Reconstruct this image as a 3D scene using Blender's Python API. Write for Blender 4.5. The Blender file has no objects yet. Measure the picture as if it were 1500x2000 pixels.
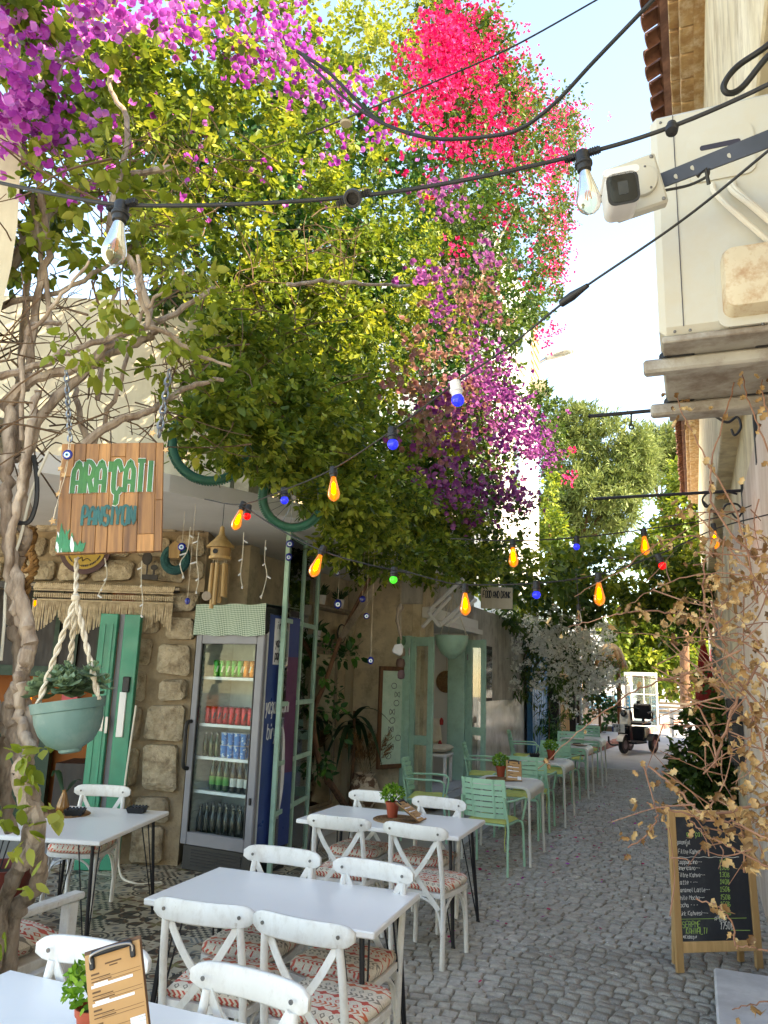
import bpy, bmesh, math, random
import numpy as np
from mathutils import Matrix, Vector
random.seed(7); RNG = np.random.default_rng(11)
C = bpy.context.scene.collection
SC = bpy.context.scene
PI = math.pi
# ------------------------------------------------------------------ camera
FPX, PITCH, ROLL, EYE, YAW = 1500.0, .2097, .0329, 1.85, math.radians(22)
_cy, _sy, _cp, _sp, _cr, _sr = math.cos(YAW), math.sin(YAW), math.cos(PITCH), math.sin(PITCH), math.cos(ROLL), math.sin(ROLL)
_R = np.array([_cy, _sy, 0.]); _F = np.array([-_sy*_cp, _cy*_cp, _sp]); _U = np.array([_sy*_sp, -_cy*_sp, _cp])
_R, _U = _cr*_R + _sr*_U, -_sr*_R + _cr*_U
FH = np.array([-_sy, _cy, 0.])                       # horizontal viewing direction
UH = np.array([_cy, _sy, 0.])
O = np.array([0, 0, EYE])
cam = bpy.data.cameras.new('camera'); camo = bpy.data.objects.new('camera', cam); C.objects.link(camo)
cam.sensor_fit = 'VERTICAL'; cam.sensor_height = 32; cam.lens = 24; cam.clip_start = .05; cam.clip_end = 3000
camo.matrix_world = Matrix(((_R[0], _U[0], -_F[0], 0), (_R[1], _U[1], -_F[1], 0), (_R[2], _U[2], -_F[2], EYE), (0, 0, 0, 1)))
SC.camera = camo
# ------------------------------------------------------------------ sky, sun, exposure
SUN_EL, SUN_ROT = math.radians(38), math.radians(99)
w = bpy.data.worlds.new('World'); SC.world = w; w.use_nodes = True
nt = w.node_tree; bg = nt.nodes['Background']
sky = nt.nodes.new('ShaderNodeTexSky'); sky.sky_type = 'NISHITA'; sky.sun_disc = False
sky.sun_elevation = SUN_EL; sky.sun_rotation = SUN_ROT; sky.air_density = 1.0; sky.dust_density = 0.; sky.ozone_density = 3.
nt.links.new(sky.outputs[0], bg.inputs[0]); bg.inputs[1].default_value = .15
sl = bpy.data.lights.new('sun', 'SUN'); sl.energy = 3.7; sl.angle = math.radians(.5); sl.color = (1, .945, .86)
so = bpy.data.objects.new('sun', sl); C.objects.link(so)
_sd = Vector((math.sin(SUN_ROT)*math.cos(SUN_EL), math.cos(SUN_ROT)*math.cos(SUN_EL), math.sin(SUN_EL)))
so.rotation_euler = _sd.to_track_quat('Z', 'Y').to_euler(); so.location = (20, -8, 30)
SC.view_settings.view_transform = 'Standard'; SC.view_settings.look = 'None'; SC.view_settings.gamma = 1
SC.view_settings.use_curve_mapping = False; SC.view_settings.exposure = 2.56
SC.view_settings.use_white_balance = True; SC.view_settings.white_balance_temperature = 9000; SC.view_settings.white_balance_tint = 10
SC.render.engine = 'CYCLES'
cy = SC.cycles; cy.use_denoising = True; cy.max_bounces = 7; cy.diffuse_bounces = 4; cy.glossy_bounces = 3
cy.transmission_bounces = 5; cy.transparent_max_bounces = 12; cy.caustics_reflective = False; cy.caustics_refractive = False
cy.sample_clamp_indirect = 6
# ------------------------------------------------------------------ where things stand
def ray(px, py): return _F + (px-750)/FPX*_R + (1000-py)/FPX*_U
def at(px, py, d):                                   # the point seen at (px, py) on the upright plane d metres ahead
    r = ray(px, py); return O + r*(d/(r @ FH))
def onx(px, py, x): r = ray(px, py); return O + r*(x/r[0])
def ony(px, py, y): r = ray(px, py); return O + r*(y/r[1])
def onz(px, py, z): r = ray(px, py); return O + r*((z-EYE)/r[2])
def gz(y):                                           # the lane climbs gently away from the camera
    if y < 3: return 0.
    if y < 13.4: return .0012*(y-3)**2
    return .13 + .025*(min(y, 45)-13.4)
def sz(a, b, d): return abs(b-a)*d/FPX
# ------------------------------------------------------------------ mesh building
def crv(pts, k=6, closed=False):                     # a smooth line through points
    P = [np.array(p, float) for p in pts]; n = len(P); out = []
    if n < 3 and not closed: 
        return [P[0]+(P[-1]-P[0])*t/k for t in range(k+1)]
    for i in range(n if closed else n-1):
        a = P[(i-1) % n] if closed or i > 0 else 2*P[0]-P[1]
        b, c = P[i], P[(i+1) % n]
        e = P[(i+2) % n] if closed or i+2 < n else 2*P[-1]-P[-2]
        for t in range(k):
            t = t/k
            out.append(.5*((2*b)+(c-a)*t+(2*a-5*b+4*c-e)*t*t+(3*b-a-3*c+e)*t**3))
    if not closed: out.append(P[-1])
    return out
class MB:
    def __init__(s): s.v = []; s.f = []
    def add(s, V, F, M=None):
        k = len(s.v)
        for p in V:
            if M is not None: p = M @ Vector(p)
            s.v.append((float(p[0]), float(p[1]), float(p[2])))
        s.f += [tuple(i+k for i in q) for q in F]; return s
    def box(s, c, d, M=None, ch=0., rz=0.):
        x, y, z = d[0]/2, d[1]/2, d[2]/2
        R = Matrix.Translation(c) @ Matrix.Rotation(rz, 4, 'Z')
        if M is not None: R = M @ R
        if ch <= 0:
            V = [(-x,-y,-z),(x,-y,-z),(x,y,-z),(-x,y,-z),(-x,-y,z),(x,-y,z),(x,y,z),(-x,y,z)]
            F = [(3,2,1,0),(4,5,6,7),(0,1,5,4),(1,2,6,5),(2,3,7,6),(3,0,4,7)]
            return s.add(V, F, R)
        ch = min(ch, x*.9, y*.9, z*.9)
        V = []; 
        for sx, sy in ((-1,-1),(1,-1),(1,1),(-1,1)):
            for szn in (-1, 1):
                V += [(sx*x, sy*(y-ch), szn*(z-ch)), (sx*(x-ch), sy*y, szn*(z-ch)), (sx*(x-ch), sy*(y-ch), szn*z)]
        I = lambda c, t, a: c*6+t*3+a                # corner, top, axis
        F = [(I(3,0,2),I(2,0,2),I(1,0,2),I(0,0,2)), (I(0,1,2),I(1,1,2),I(2,1,2),I(3,1,2)),
             (I(0,0,1),I(1,0,1),I(1,1,1),I(0,1,1)), (I(2,0,1),I(3,0,1),I(3,1,1),I(2,1,1)),
             (I(1,0,0),I(2,0,0),I(2,1,0),I(1,1,0)), (I(3,0,0),I(0,0,0),I(0,1,0),I(3,1,0))]
        for t in (0, 1):
            for a, b, ax in ((0,1,1),(1,2,0),(2,3,1),(3,0,0)):
                q = (I(a,t,2),I(b,t,2),I(b,t,ax),I(a,t,ax)); F.append(q if t == 0 else q[::-1])
        for c_ in range(4):
            q = (I(c_,0,0),I(c_,1,0),I(c_,1,1),I(c_,0,1)); F.append(q if c_ in (0, 2) else q[::-1])
            for t in (0, 1):
                q = (I(c_,t,0),I(c_,t,1),I(c_,t,2)); F.append(q)
        return s.add(V, F, R)
    def tube(s, pts, r, n=8, caps=True, squash=None, twist=0.):
        P = [np.array(p, float) for p in pts]; m = len(P)
        R = [r]*m if isinstance(r, (int, float)) else [r[0]+(r[-1]-r[0])*i/(m-1) for i in range(m)] if len(r) == 2 else list(r)
        T = []
        for i in range(m):
            t = P[min(i+1, m-1)]-P[max(i-1, 0)]; l = np.linalg.norm(t); T.append(t/l if l > 1e-9 else np.array([0, 0, 1.]))
        a = np.array([0, 0, 1.]) if abs(T[0][2]) < .9 else np.array([1., 0, 0])
        x = np.cross(T[0], a); x /= np.linalg.norm(x); V = []
        for i in range(m):
            x = x - T[i]*(x @ T[i]); x /= max(1e-9, np.linalg.norm(x)); y = np.cross(T[i], x)
            for k in range(n):
                g = 2*PI*k/n + twist*i
                o = (math.cos(g)*x + math.sin(g)*y)*R[i]
                if squash is not None:
                    o = o - np.array(squash[0])*(o @ np.array(squash[0]))*(1-squash[1])
                V.append(P[i]+o)
        F = [(i*n+k, i*n+(k+1) % n, (i+1)*n+(k+1) % n, (i+1)*n+k) for i in range(m-1) for k in range(n)]
        if caps: F += [tuple(range(n))[::-1], tuple((m-1)*n+k for k in range(n))]
        return s.add(V, F)
    def ring(s, pts, r, n=6):                        # a closed tube
        P = [np.array(p, float) for p in pts]; m = len(P); c = sum(P)/m; V = []
        nn = np.cross(P[0]-c, P[m//4]-c); nn /= np.linalg.norm(nn)
        for i in range(m):
            t = P[(i+1) % m]-P[i-1]; t /= np.linalg.norm(t); x = np.cross(t, nn); x /= np.linalg.norm(x)
            for k in range(n): V.append(P[i]+r*(math.cos(2*PI*k/n)*x+math.sin(2*PI*k/n)*nn))
        return s.add(V, [(i*n+k, i*n+(k+1) % n, ((i+1) % m)*n+(k+1) % n, ((i+1) % m)*n+k) for i in range(m) for k in range(n)])
    def lathe(s, prof, n=20, M=None, wav=0, wn=16):
        V = []; F = []; m = len(prof)
        for r, z in prof:
            for k in range(n):
                g = 2*PI*k/n; q = r*(1+wav*math.cos(g*wn)); V.append((q*math.cos(g), q*math.sin(g), z))
        F = [(i*n+k, i*n+(k+1) % n, (i+1)*n+(k+1) % n, (i+1)*n+k) for i in range(m-1) for k in range(n)]
        if prof[0][0] > 1e-4: F.append(tuple(range(n))[::-1])
        if prof[-1][0] > 1e-4: F.append(tuple((m-1)*n+k for k in range(n)))
        return s.add(V, F, M)
    def prism(s, poly, z0, z1, M=None):
        n = len(poly); V = [(p[0], p[1], z0) for p in poly]+[(p[0], p[1], z1) for p in poly]
        F = [tuple(range(n))[::-1], tuple(range(n, 2*n))]+[(i, (i+1) % n, n+(i+1) % n, n+i) for i in range(n)]
        return s.add(V, F, M)
    def slabq(s, q, t):                              # a plate of thickness t behind four corners
        q = [np.array(p, float) for p in q]; nn = np.cross(q[1]-q[0], q[3]-q[0]); nn /= np.linalg.norm(nn)
        return s.add(list(q)+[p-nn*t for p in q], [(0,1,2,3),(7,6,5,4),(1,0,4,5),(2,1,5,6),(3,2,6,7),(0,3,7,4)])
    def grid(s, fn, nu, nv):
        V = [fn(i/nu, j/nv) for j in range(nv+1) for i in range(nu+1)]
        return s.add(V, [(j*(nu+1)+i, j*(nu+1)+i+1, (j+1)*(nu+1)+i+1, (j+1)*(nu+1)+i) for j in range(nv) for i in range(nu)])
    def hull(s, pts, M=None):
        bm = bmesh.new()
        for p in pts: bm.verts.new(p)
        bmesh.ops.convex_hull(bm, input=bm.verts); bm.verts.ensure_lookup_table()
        vs = [v for v in bm.verts if v.link_faces]; ix = {v: i for i, v in enumerate(vs)}
        s.add([v.co[:] for v in vs], [tuple(ix[v] for v in f.verts) for f in bm.faces], M); bm.free(); return s
    def mesh(s, name, mat, smooth=True, ang=40):
        me = bpy.data.meshes.new(name); me.from_pydata(s.v, [], s.f); me.validate()
        if smooth:
            me.shade_smooth()
            try: me.set_sharp_from_angle(angle=math.radians(ang))
            except Exception: pass
        if mat: me.materials.append(mat)
        return me
def put(name, me, parent=None, loc=None, rz=None, kind=None, world=False):
    o = bpy.data.objects.new(name, me); C.objects.link(o)
    if loc is not None: o.location = loc
    if rz is not None: o.rotation_euler = (0, 0, rz) if isinstance(rz, (int, float)) else rz
    if parent is not None:
        o.parent = parent
        if world:
            top = parent; Mx = Matrix()
            while top is not None:
                Mx = top.matrix_basis @ Mx
                top = top.parent if not top.get('_w') else None
            o.matrix_parent_inverse = Mx.inverted(); o['_w'] = 1
    if kind: o['kind'] = kind
    return o
def part(name, mb, mat, parent, world=False, kind=None, smooth=True, ang=40):
    return put(name, mb.mesh(name, mat, smooth, ang), parent, kind=kind, world=world)
def wp(name, mb, mat, parent, **k): return part(name, mb, mat, parent, world=True, **k)
def tag(o, label, cat, group=None):
    o['label'] = label; o['category'] = cat
    if group: o['group'] = group
    return o
def thing(name, label, cat, loc=(0, 0, 0), rz=0., group=None):
    o = bpy.data.objects.new(name, None); C.objects.link(o); o.empty_display_size = .1
    o.location = [float(v) for v in loc]; o.rotation_euler = (0, 0, rz) if isinstance(rz, (int, float)) else rz
    return tag(o, label, cat, group)
def dup(src, loc, rz=None, label=None, group=None):
    kids = {}
    for o in bpy.data.objects:
        if o.parent is not None: kids.setdefault(o.parent.name, []).append(o)
    def cp(o, par):
        c = o.copy(); C.objects.link(c)
        if par is not None: c.parent = par
        for ch in kids.get(o.name, []): cp(ch, c)
        return c
    r = cp(src, None); r.location = [float(v) for v in loc]
    if rz is not None: r.rotation_euler = (0, 0, rz) if isinstance(rz, (int, float)) else rz
    if label: r['label'] = label
    if group: r['group'] = group
    return r
def struct(name, mb, mat, smooth=False):
    return put(name, mb.mesh(name, mat, smooth), kind='structure')
# ------------------------------------------------------------------ leaves: many small faces joined into one mesh
TMPL = {}
def _t(name, side, crease, wave=0.):
    # side: [(half width, along)], centre crease sinks by crease
    V = [(0, 0, 0)]; F = []
    for wd, y in side: V += [(-wd, y, 0), (0, y, -crease), (wd, y, 0)]
    V.append((0, 1, wave)); n = len(side); L = lambda i: 1+3*i
    F += [(0, L(0)+1, L(0)), (0, L(0)+2, L(0)+1)]
    for i in range(n-1):
        a, b = L(i), L(i+1)
        F += [(a, a+1, b+1), (a, b+1, b), (a+1, a+2, b+2), (a+1, b+2, b+1)]
    a = L(n-1); F += [(a, a+1, len(V)-1), (a+1, a+2, len(V)-1)]
    TMPL[name] = (np.array(V, float), np.array(F, int))
_t('ovate', [(.27, .22), (.30, .48), (.16, .8)], .07, -.06)
_t('small', [(.31, .4)], .07, -.05)
_t('bract', [(.33, .25), (.40, .55)], .10, .12)
_t('lance', [(.09, .3), (.08, .7)], .03, -.12)
_t('petal', [(.36, .6)], -.08, .1)
_t('curl', [(.12, .1), (.33, .27), (.17, .42), (.30, .6), (.07, .82)], .24, .5)
_t('needle', [(.045, .5)], .0, -.04)
_t('grass', [(.05, .4), (.035, .75)], .01, -.15)
def unit(a): return a/np.maximum(1e-9, np.linalg.norm(a, axis=-1, keepdims=True))
def leaf_mesh(name, P, D, N, S, T, mat, tmpl):
    tv, tf = TMPL[tmpl]; n = len(P); nv = len(tv); nf = len(tf)
    D = unit(D); X = unit(np.cross(D, N)); N = np.cross(X, D)
    V = P[:, None, :] + S[:, None, None]*(tv[None, :, 0, None]*X[:, None, :] + tv[None, :, 1, None]*D[:, None, :] + tv[None, :, 2, None]*N[:, None, :])
    V = V.reshape(-1, 3); Fi = (tf[None] + (np.arange(n)*nv)[:, None, None]).reshape(-1, 3)
    me = bpy.data.meshes.new(name)
    me.vertices.add(len(V)); me.vertices.foreach_set('co', V.astype(np.float32).ravel())
    me.loops.add(Fi.size); me.loops.foreach_set('vertex_index', Fi.astype(np.int32).ravel())
    me.polygons.add(len(Fi)); me.polygons.foreach_set('loop_start', (np.arange(len(Fi))*3).astype(np.int32))
    me.update(calc_edges=True)
    a = me.attributes.new('tint', 'FLOAT', 'POINT'); a.data.foreach_set('value', np.repeat(T, nv).astype(np.float32))
    me.polygons.foreach_set('use_smooth', np.ones(len(Fi), bool))
    me.materials.append(mat); return me
def rv(n): return unit(RNG.normal(size=(n, 3)))
def cloud(blobs):                                    # blobs: (centre, (rx, ry, rz), number of sprigs) -> sprig places and outward directions
    Ps, Ds = [], []
    for c, r, n in blobs:
        c = np.array(c); r = np.array(r, float); n = int(n); m = max(4, n//9)
        u = rv(m)*(RNG.uniform(.45, 1., (m, 1))); sub = RNG.integers(0, m, n)
        p = u[sub] + RNG.normal(size=(n, 3))*.16
        Ps.append(c + p*r); Ds.append(unit(unit(p)*.7 + rv(n)*.6 + np.array([0, 0, .05])))
    return np.vstack(Ps), np.vstack(Ds)
def sprigs(P, D, k, size, spread=1.6, droop=.35, length=1.8, jit=.36):
    n = len(P); D = unit(D); st = RNG.uniform(.15, 1., (n, k)); A = rv(n*k).reshape(n, k, 3)
    S = size*RNG.uniform(1-2*jit*.9, 1+jit, (n, k))
    pos = P[:, None, :] + D[:, None, :]*(st*length*size)[..., None] + A*.25*size
    ld = unit(D[:, None, :]*(.5+st[..., None]*.5) + A*spread*.7 + np.array([0, 0, -droop]))
    nn = unit(np.array([0, 0, 1.]) + A[:, ::-1]*.7 + D[:, None, :]*.35)
    tint = np.clip(RNG.uniform(0, 1, (n, 1))*.65 + RNG.uniform(0, 1, (n, k))*.35, 0, 1)
    return pos.reshape(-1, 3), ld.reshape(-1, 3), nn.reshape(-1, 3), S.ravel(), tint.ravel()
def foliage(name, blobs, k, size, mat, parent, tmpl='ovate', world=True, **kw):
    P, D = cloud(blobs)
    return put(name, leaf_mesh(name, *sprigs(P, D, k, size, **kw), mat, tmpl), parent, kind='stuff', world=world)
def blossoms(name, P, D, size, mat, parent, world=True, tmpl='bract', clump=3, spread=.07):
    # each blossom: three papery bracts round a stalk; clump of them at each place
    n = len(P); P = np.repeat(P, clump, 0) + RNG.normal(size=(n*clump, 3))*spread; D = unit(np.repeat(D, clump, 0) + rv(n*clump)*.7); n = len(P)
    a = unit(np.cross(D, rv(n))); b = np.cross(D, a); Q = []; T = np.repeat(RNG.uniform(0, 1, n), 3)
    S = np.repeat(size*RNG.uniform(.7, 1.15, n), 3)
    for j in range(3):
        g = 2*PI*j/3; o = math.cos(g)*a+math.sin(g)*b; Q.append((unit(D*.75+o*.75), unit(o*.8-D*.5)))
    DD = np.stack([q[0] for q in Q], 1).reshape(-1, 3); NN = np.stack([q[1] for q in Q], 1).reshape(-1, 3)
    return put(name, leaf_mesh(name, np.repeat(P, 3, 0), DD, -NN, S, np.clip(T+RNG.normal(size=len(T))*.12, 0, 1), mat, tmpl), parent, kind='stuff', world=world)
def pb(px, py, x, rx, ry, n, rd=None):               # a blob of foliage where the photo shows it, on the upright plane x
    c = onx(px, py, x*1.12); d = (c-O) @ _F; a, b = rx*d/FPX, ry*d/FPX
    return (c, (a, rd or a, b), n)
# ------------------------------------------------------------------ materials
def lin(r, g, b):
    f = lambda c: (c/255/12.92) if c/255 <= .04045 else ((c/255+.055)/1.055)**2.4
    return (f(r), f(g), f(b), 1)
class NT:
    def __init__(s, name):
        s.m = bpy.data.materials.new(name); s.m.use_nodes = True; s.t = s.m.node_tree
        s.b = s.t.nodes['Principled BSDF']; s.out = s.t.nodes['Material Output']
    def n(s, typ, ins={}, **kw):
        o = s.t.nodes.new('ShaderNode'+typ)
        for k, v in kw.items(): setattr(o, k, v)
        for k, v in ins.items(): s.set(o.inputs[k], v)
        return o
    def set(s, sock, v):
        if isinstance(v, bpy.types.NodeSocket): s.t.links.new(v, sock)
        elif isinstance(v, bpy.types.Node): s.t.links.new(v.outputs[0], sock)
        else: sock.default_value = v
    def math(s, op, a, b=0., c=None):
        o = s.n('Math', operation=op); s.set(o.inputs[0], a); s.set(o.inputs[1], b)
        if c is not None: s.set(o.inputs[2], c)
        return o.outputs[0]
    def vec(s, rnd=True, coord='Object'):
        v = s.n('TexCoord').outputs[coord]
        if rnd:
            r = s.n('ObjectInfo').outputs['Random']; k = s.n('VectorMath', {0: v, 1: (0, 0, 0)}, operation='ADD')
            m = s.n('CombineXYZ', {0: s.math('MULTIPLY', r, 37.), 1: s.math('MULTIPLY', r, 91.), 2: s.math('MULTIPLY', r, 53.)})
            s.set(k.inputs[1], m); v = k.outputs[0]
        return v
    def scale(s, v, sc): return s.n('VectorMath', {0: v, 1: sc}, operation='MULTIPLY').outputs[0]
    def noise(s, v, sc, det=4., rough=.6): return s.n('TexNoise', {'Vector': v, 'Scale': sc, 'Detail': det, 'Roughness': rough}).outputs[0]
    def ramp(s, f, stops, interp='LINEAR'):
        o = s.n('ValToRGB', {0: f}); e = o.color_ramp; e.interpolation = interp
        while len(e.elements) < len(stops): e.elements.new(.5)
        for q, (p, c) in zip(e.elements, stops): q.position = p; q.color = c if isinstance(c, tuple) else (c, c, c, 1)
        return o.outputs[0]
    def mix(s, f, a, b, mode='MIX'):
        o = s.n('Mix', data_type='RGBA', blend_type=mode); s.set(o.inputs[0], f); s.set(o.inputs[6], a); s.set(o.inputs[7], b); return o.outputs[2]
    def xyz(s, v): return s.n('SeparateXYZ', {0: v}).outputs
    def bump(s, h, st, dist=.01):
        o = s.n('Bump', {'Height': h, 'Strength': st, 'Distance': dist}); s.set(s.b.inputs['Normal'], o.outputs[0])
    def col(s, c): s.set(s.b.inputs['Base Color'], c)
    def r(s, v): s.set(s.b.inputs['Roughness'], v)
def M(name, c1, c2=None, sc=6., rough=.6, metal=0., bump=0., bsc=None, dist=.004, spec=.5, lo=.35, hi=.68, dirt=None, dsc=2.5, stretch=None, rnd=True, damt=.75, rvar=1., ovar=0., chips=None, streak=None):
    a = NT(name); v = a.vec(rnd)
    if stretch: v = a.scale(v, stretch)
    c2 = c2 or tuple(min(1, x*.8) for x in c1[:3])+(1,)
    n = a.noise(v, sc); c = a.ramp(n, [(lo, c2), (hi, c1)])
    if dirt:
        c = a.mix(a.ramp(a.noise(v, dsc, 6., .7), [(.48, 0.), (.66, damt)]), c, dirt)
    if streak:
        c = a.mix(a.math('MULTIPLY', a.ramp(a.noise(a.scale(v, (1, 1, .07)), 5., 6., .65), [(.45, 0.), (.72, 1.)]), .55), c, streak)
    if chips:
        c = a.mix(a.math('MULTIPLY', a.ramp(a.noise(v, 34., 3., .7), [(.68, 0.), (.72, 1.)]), .5), c, chips)
    if ovar:
        c = a.mix(1., c, a.ramp(a.n('ObjectInfo').outputs['Random'], [(0, 1-ovar), (1, 1.)]), 'MULTIPLY')
    a.col(c); a.b.inputs['Metallic'].default_value = metal
    a.set(a.b.inputs['Roughness'], a.ramp(a.noise(v, sc*3), [(.3, max(.02, rough-.08*rvar)), (.7, min(1, rough+.1*rvar))]))
    a.b.inputs['Specular IOR Level'].default_value = spec
    if bump: a.bump(a.noise(v, bsc or sc*5, 5.), bump, dist)
    return a.m
def leafmat(name, stops, trans=.35, rough=.5, spec=.35, tcol=None):
    a = NT(name); t = a.n('Attribute', attribute_name='tint').outputs['Fac']
    c = a.ramp(t, stops); a.col(c); a.r(rough); a.b.inputs['Specular IOR Level'].default_value = spec
    tl = a.n('BsdfTranslucent'); a.set(tl.inputs[0], a.mix(1., c, tcol, 'MULTIPLY') if tcol else c)
    mx = a.n('MixShader', {0: trans, 1: a.b.outputs[0], 2: tl.outputs[0]}); a.set(a.out.inputs[0], mx.outputs[0])
    return a.m
def glassmat(name, tint=(1, 1, 1, 1), refl=.12, rough=.02, fk=1.):
    a = NT(name); tr = a.n('BsdfTransparent', {0: tint}); gl = a.n('BsdfGlossy', {0: (1, 1, 1, 1), 'Roughness': rough})
    fr = a.n('Fresnel', {0: 1.45}).outputs[0]
    f = a.math('ADD', a.math('MULTIPLY', fr, fk), refl); mx = a.n('MixShader', {0: f, 1: tr.outputs[0], 2: gl.outputs[0]})
    a.set(a.out.inputs[0], mx.outputs[0]); return a.m
def emit(name, c, st, tr=0.):
    a = NT(name); e = a.n('Emission', {0: c, 1: st})
    if tr:
        t = a.n('BsdfTransparent', {0: c}); a.set(a.out.inputs[0], a.n('MixShader', {0: tr, 1: e.outputs[0], 2: t.outputs[0]}).outputs[0])
    else: a.set(a.out.inputs[0], e.outputs[0])
    return a.m
def wood(name, dark, light, along=(1, 1, .12), sc=14., rough=.55, bump=.25):
    a = NT(name); v = a.scale(a.vec(), along); n = a.noise(v, sc, 6., .65); wv = a.noise(v, sc*4, 3., .5)
    f = a.math('ADD', a.math('MULTIPLY', n, .75), a.math('MULTIPLY', wv, .25))
    r = a.n('ObjectInfo').outputs['Random']
    c = a.ramp(f, [(.3, dark), (.5, tuple((x+y)/2 for x, y in zip(dark, light))), (.7, light)])
    c = a.mix(a.math('MULTIPLY', r, .55), c, tuple(x*.55 for x in dark[:3])+(1,)) if bump else c
    a.col(c); a.r(rough); a.bump(f, bump or .1, .003); return a.m
def kilim(name):                                     # cream cloth woven with red, orange and grey chevrons and diamonds in bands
    a = NT(name); v = a.vec(False); X, Y, Z = a.xyz(v)
    yy = a.math('ADD', a.math('ADD', Y, a.math('MULTIPLY', Z, 1.)), a.math('MULTIPLY', a.noise(v, 3.), .03))
    band = a.math('MULTIPLY', yy, 22.); fb = a.math('FRACT', band); ib = a.math('FLOOR', band)
    tri = lambda x, k: a.math('ABSOLUTE', a.math('SUBTRACT', a.math('FRACT', a.math('MULTIPLY', x, k)), .5))
    chev = a.math('LESS_THAN', a.math('FRACT', a.math('ADD', a.math('MULTIPLY', X, 40.), a.math('MULTIPLY', a.math('ABSOLUTE', a.math('SUBTRACT', fb, .5)), 1.6))), .5)
    dia = a.math('LESS_THAN', a.math('ADD', a.math('MULTIPLY', tri(X, 24.), 1.3), a.math('ABSOLUTE', a.math('SUBTRACT', fb, .5))), .42)
    dia2 = a.math('LESS_THAN', a.math('ADD', a.math('MULTIPLY', tri(X, 24.), 1.3), a.math('ABSOLUTE', a.math('SUBTRACT', fb, .5))), .2)
    star = a.math('LESS_THAN', a.math('MULTIPLY', tri(X, 15.), a.math('ABSOLUTE', a.math('SUBTRACT', fb, .5))), .035)
    sel = a.math('MODULO', a.math('ADD', ib, 60.), 3.)
    m = a.mix(a.math('GREATER_THAN', sel, .5), chev, a.math('SUBTRACT', dia, dia2)); m = a.mix(a.math('GREATER_THAN', sel, 1.5), m, star)
    edge = a.math('MULTIPLY', a.math('GREATER_THAN', fb, .1), a.math('LESS_THAN', fb, .9))
    m = a.math('MULTIPLY', a.math('MULTIPLY', m, edge), .92)
    hue = a.ramp(a.math('FRACT', a.math('MULTIPLY', ib, .381)), [(0, lin(196, 60, 44)), (.3, lin(206, 92, 50)), (.52, lin(130, 118, 104)), (.7, lin(210, 74, 56)), (.86, lin(150, 142, 128))], 'CONSTANT')
    base = a.ramp(a.noise(v, 180., 2.), [(.3, lin(206, 192, 172)), (.7, lin(232, 220, 202))])
    a.col(a.mix(m, base, hue)); a.r(.9); a.bump(a.noise(v, 160., 3.), .3, .002); return a.m
def tilemat(name, kind, bgc, fg, fg2):               # patterned cement tile, object space, tile .2 m wide
    a = NT(name); v = a.vec(False); X, Y, Z = a.xyz(v); k = 10.
    x = a.math('MULTIPLY', X, k); y = a.math('MULTIPLY', Y, k); ax = a.math('ABSOLUTE', x); ay = a.math('ABSOLUTE', y)
    rr = a.math('SQRT', a.math('ADD', a.math('MULTIPLY', x, x), a.math('MULTIPLY', y, y))); th = a.math('ARCTAN2', y, x)
    S = lambda e, w=0.: a.math('GREATER_THAN', e, w)
    if kind == 0: m = S(a.math('SINE', a.math('MULTIPLY', rr, 17.))); m2 = a.math('LESS_THAN', a.math('ADD', ax, ay), .35)
    elif kind == 1:
        p = a.math('ADD', .45, a.math('MULTIPLY', a.math('COSINE', a.math('MULTIPLY', th, 8.)), .25)); m = a.math('LESS_THAN', a.math('ABSOLUTE', a.math('SUBTRACT', rr, p)), .1); m2 = a.math('LESS_THAN', rr, .2)
    elif kind == 2: m = S(a.math('MULTIPLY', a.math('SINE', a.math('MULTIPLY', x, 9.4)), a.math('SINE', a.math('MULTIPLY', y, 9.4)))); m2 = a.math('LESS_THAN', rr, .01)
    elif kind == 3:
        d = a.math('ADD', ax, ay); m = S(a.math('SINE', a.math('MULTIPLY', d, 13.))); m2 = a.math('LESS_THAN', rr, .3)
    elif kind == 4:
        p = a.math('ADD', .55, a.math('MULTIPLY', a.math('COSINE', a.math('MULTIPLY', th, 4.)), .4)); m = a.math('LESS_THAN', rr, p); m2 = a.math('LESS_THAN', rr, a.math('MULTIPLY', p, .55))
    elif kind == 5:
        cx = a.math('SUBTRACT', ax, 1.); cyy = a.math('SUBTRACT', ay, 1.); d = a.math('SQRT', a.math('ADD', a.math('MULTIPLY', cx, cx), a.math('MULTIPLY', cyy, cyy)))
        m = a.math('MULTIPLY', S(d, .55), a.math('LESS_THAN', d, .72)); m2 = a.math('LESS_THAN', a.math('MAXIMUM', ax, ay), .22)
    elif kind == 6:
        m = a.math('LESS_THAN', a.math('MULTIPLY', ax, ay), .07); m2 = a.math('LESS_THAN', a.math('ABSOLUTE', a.math('SUBTRACT', rr, .7)), .06)
    else:
        q = a.math('SINE', a.math('ADD', a.math('MULTIPLY', th, 6.), a.math('MULTIPLY', rr, 8.))); m = a.math('MULTIPLY', S(q), a.math('LESS_THAN', rr, .85)); m2 = a.math('LESS_THAN', rr, .22)
    c = a.mix(m, bgc, fg); c = a.mix(m2, c, fg2); n = a.noise(a.vec(), 9., 6.)
    c = a.mix(a.ramp(n, [(.35, .45), (.65, 0.)]), c, lin(96, 84, 70)); a.col(c); a.r(.42); a.bump(n, .12, .002); return a.m
W = (1, 1, 1, 1)
m_white = M('white_paint', lin(226, 226, 226), lin(208, 207, 205), sc=5, rough=.42, bump=.1, bsc=40)
m_chairw = M('chair_white', lin(230, 228, 224), lin(220, 217, 211), sc=8, rough=.48, bump=.15, bsc=55, dirt=lin(196, 188, 178), dsc=22, stretch=(1, 1, .6), damt=.5, chips=lin(158, 140, 122))
m_top = M('table_laminate', lin(242, 240, 238), lin(239, 238, 236), sc=3, rough=.3, rvar=.3)
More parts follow.
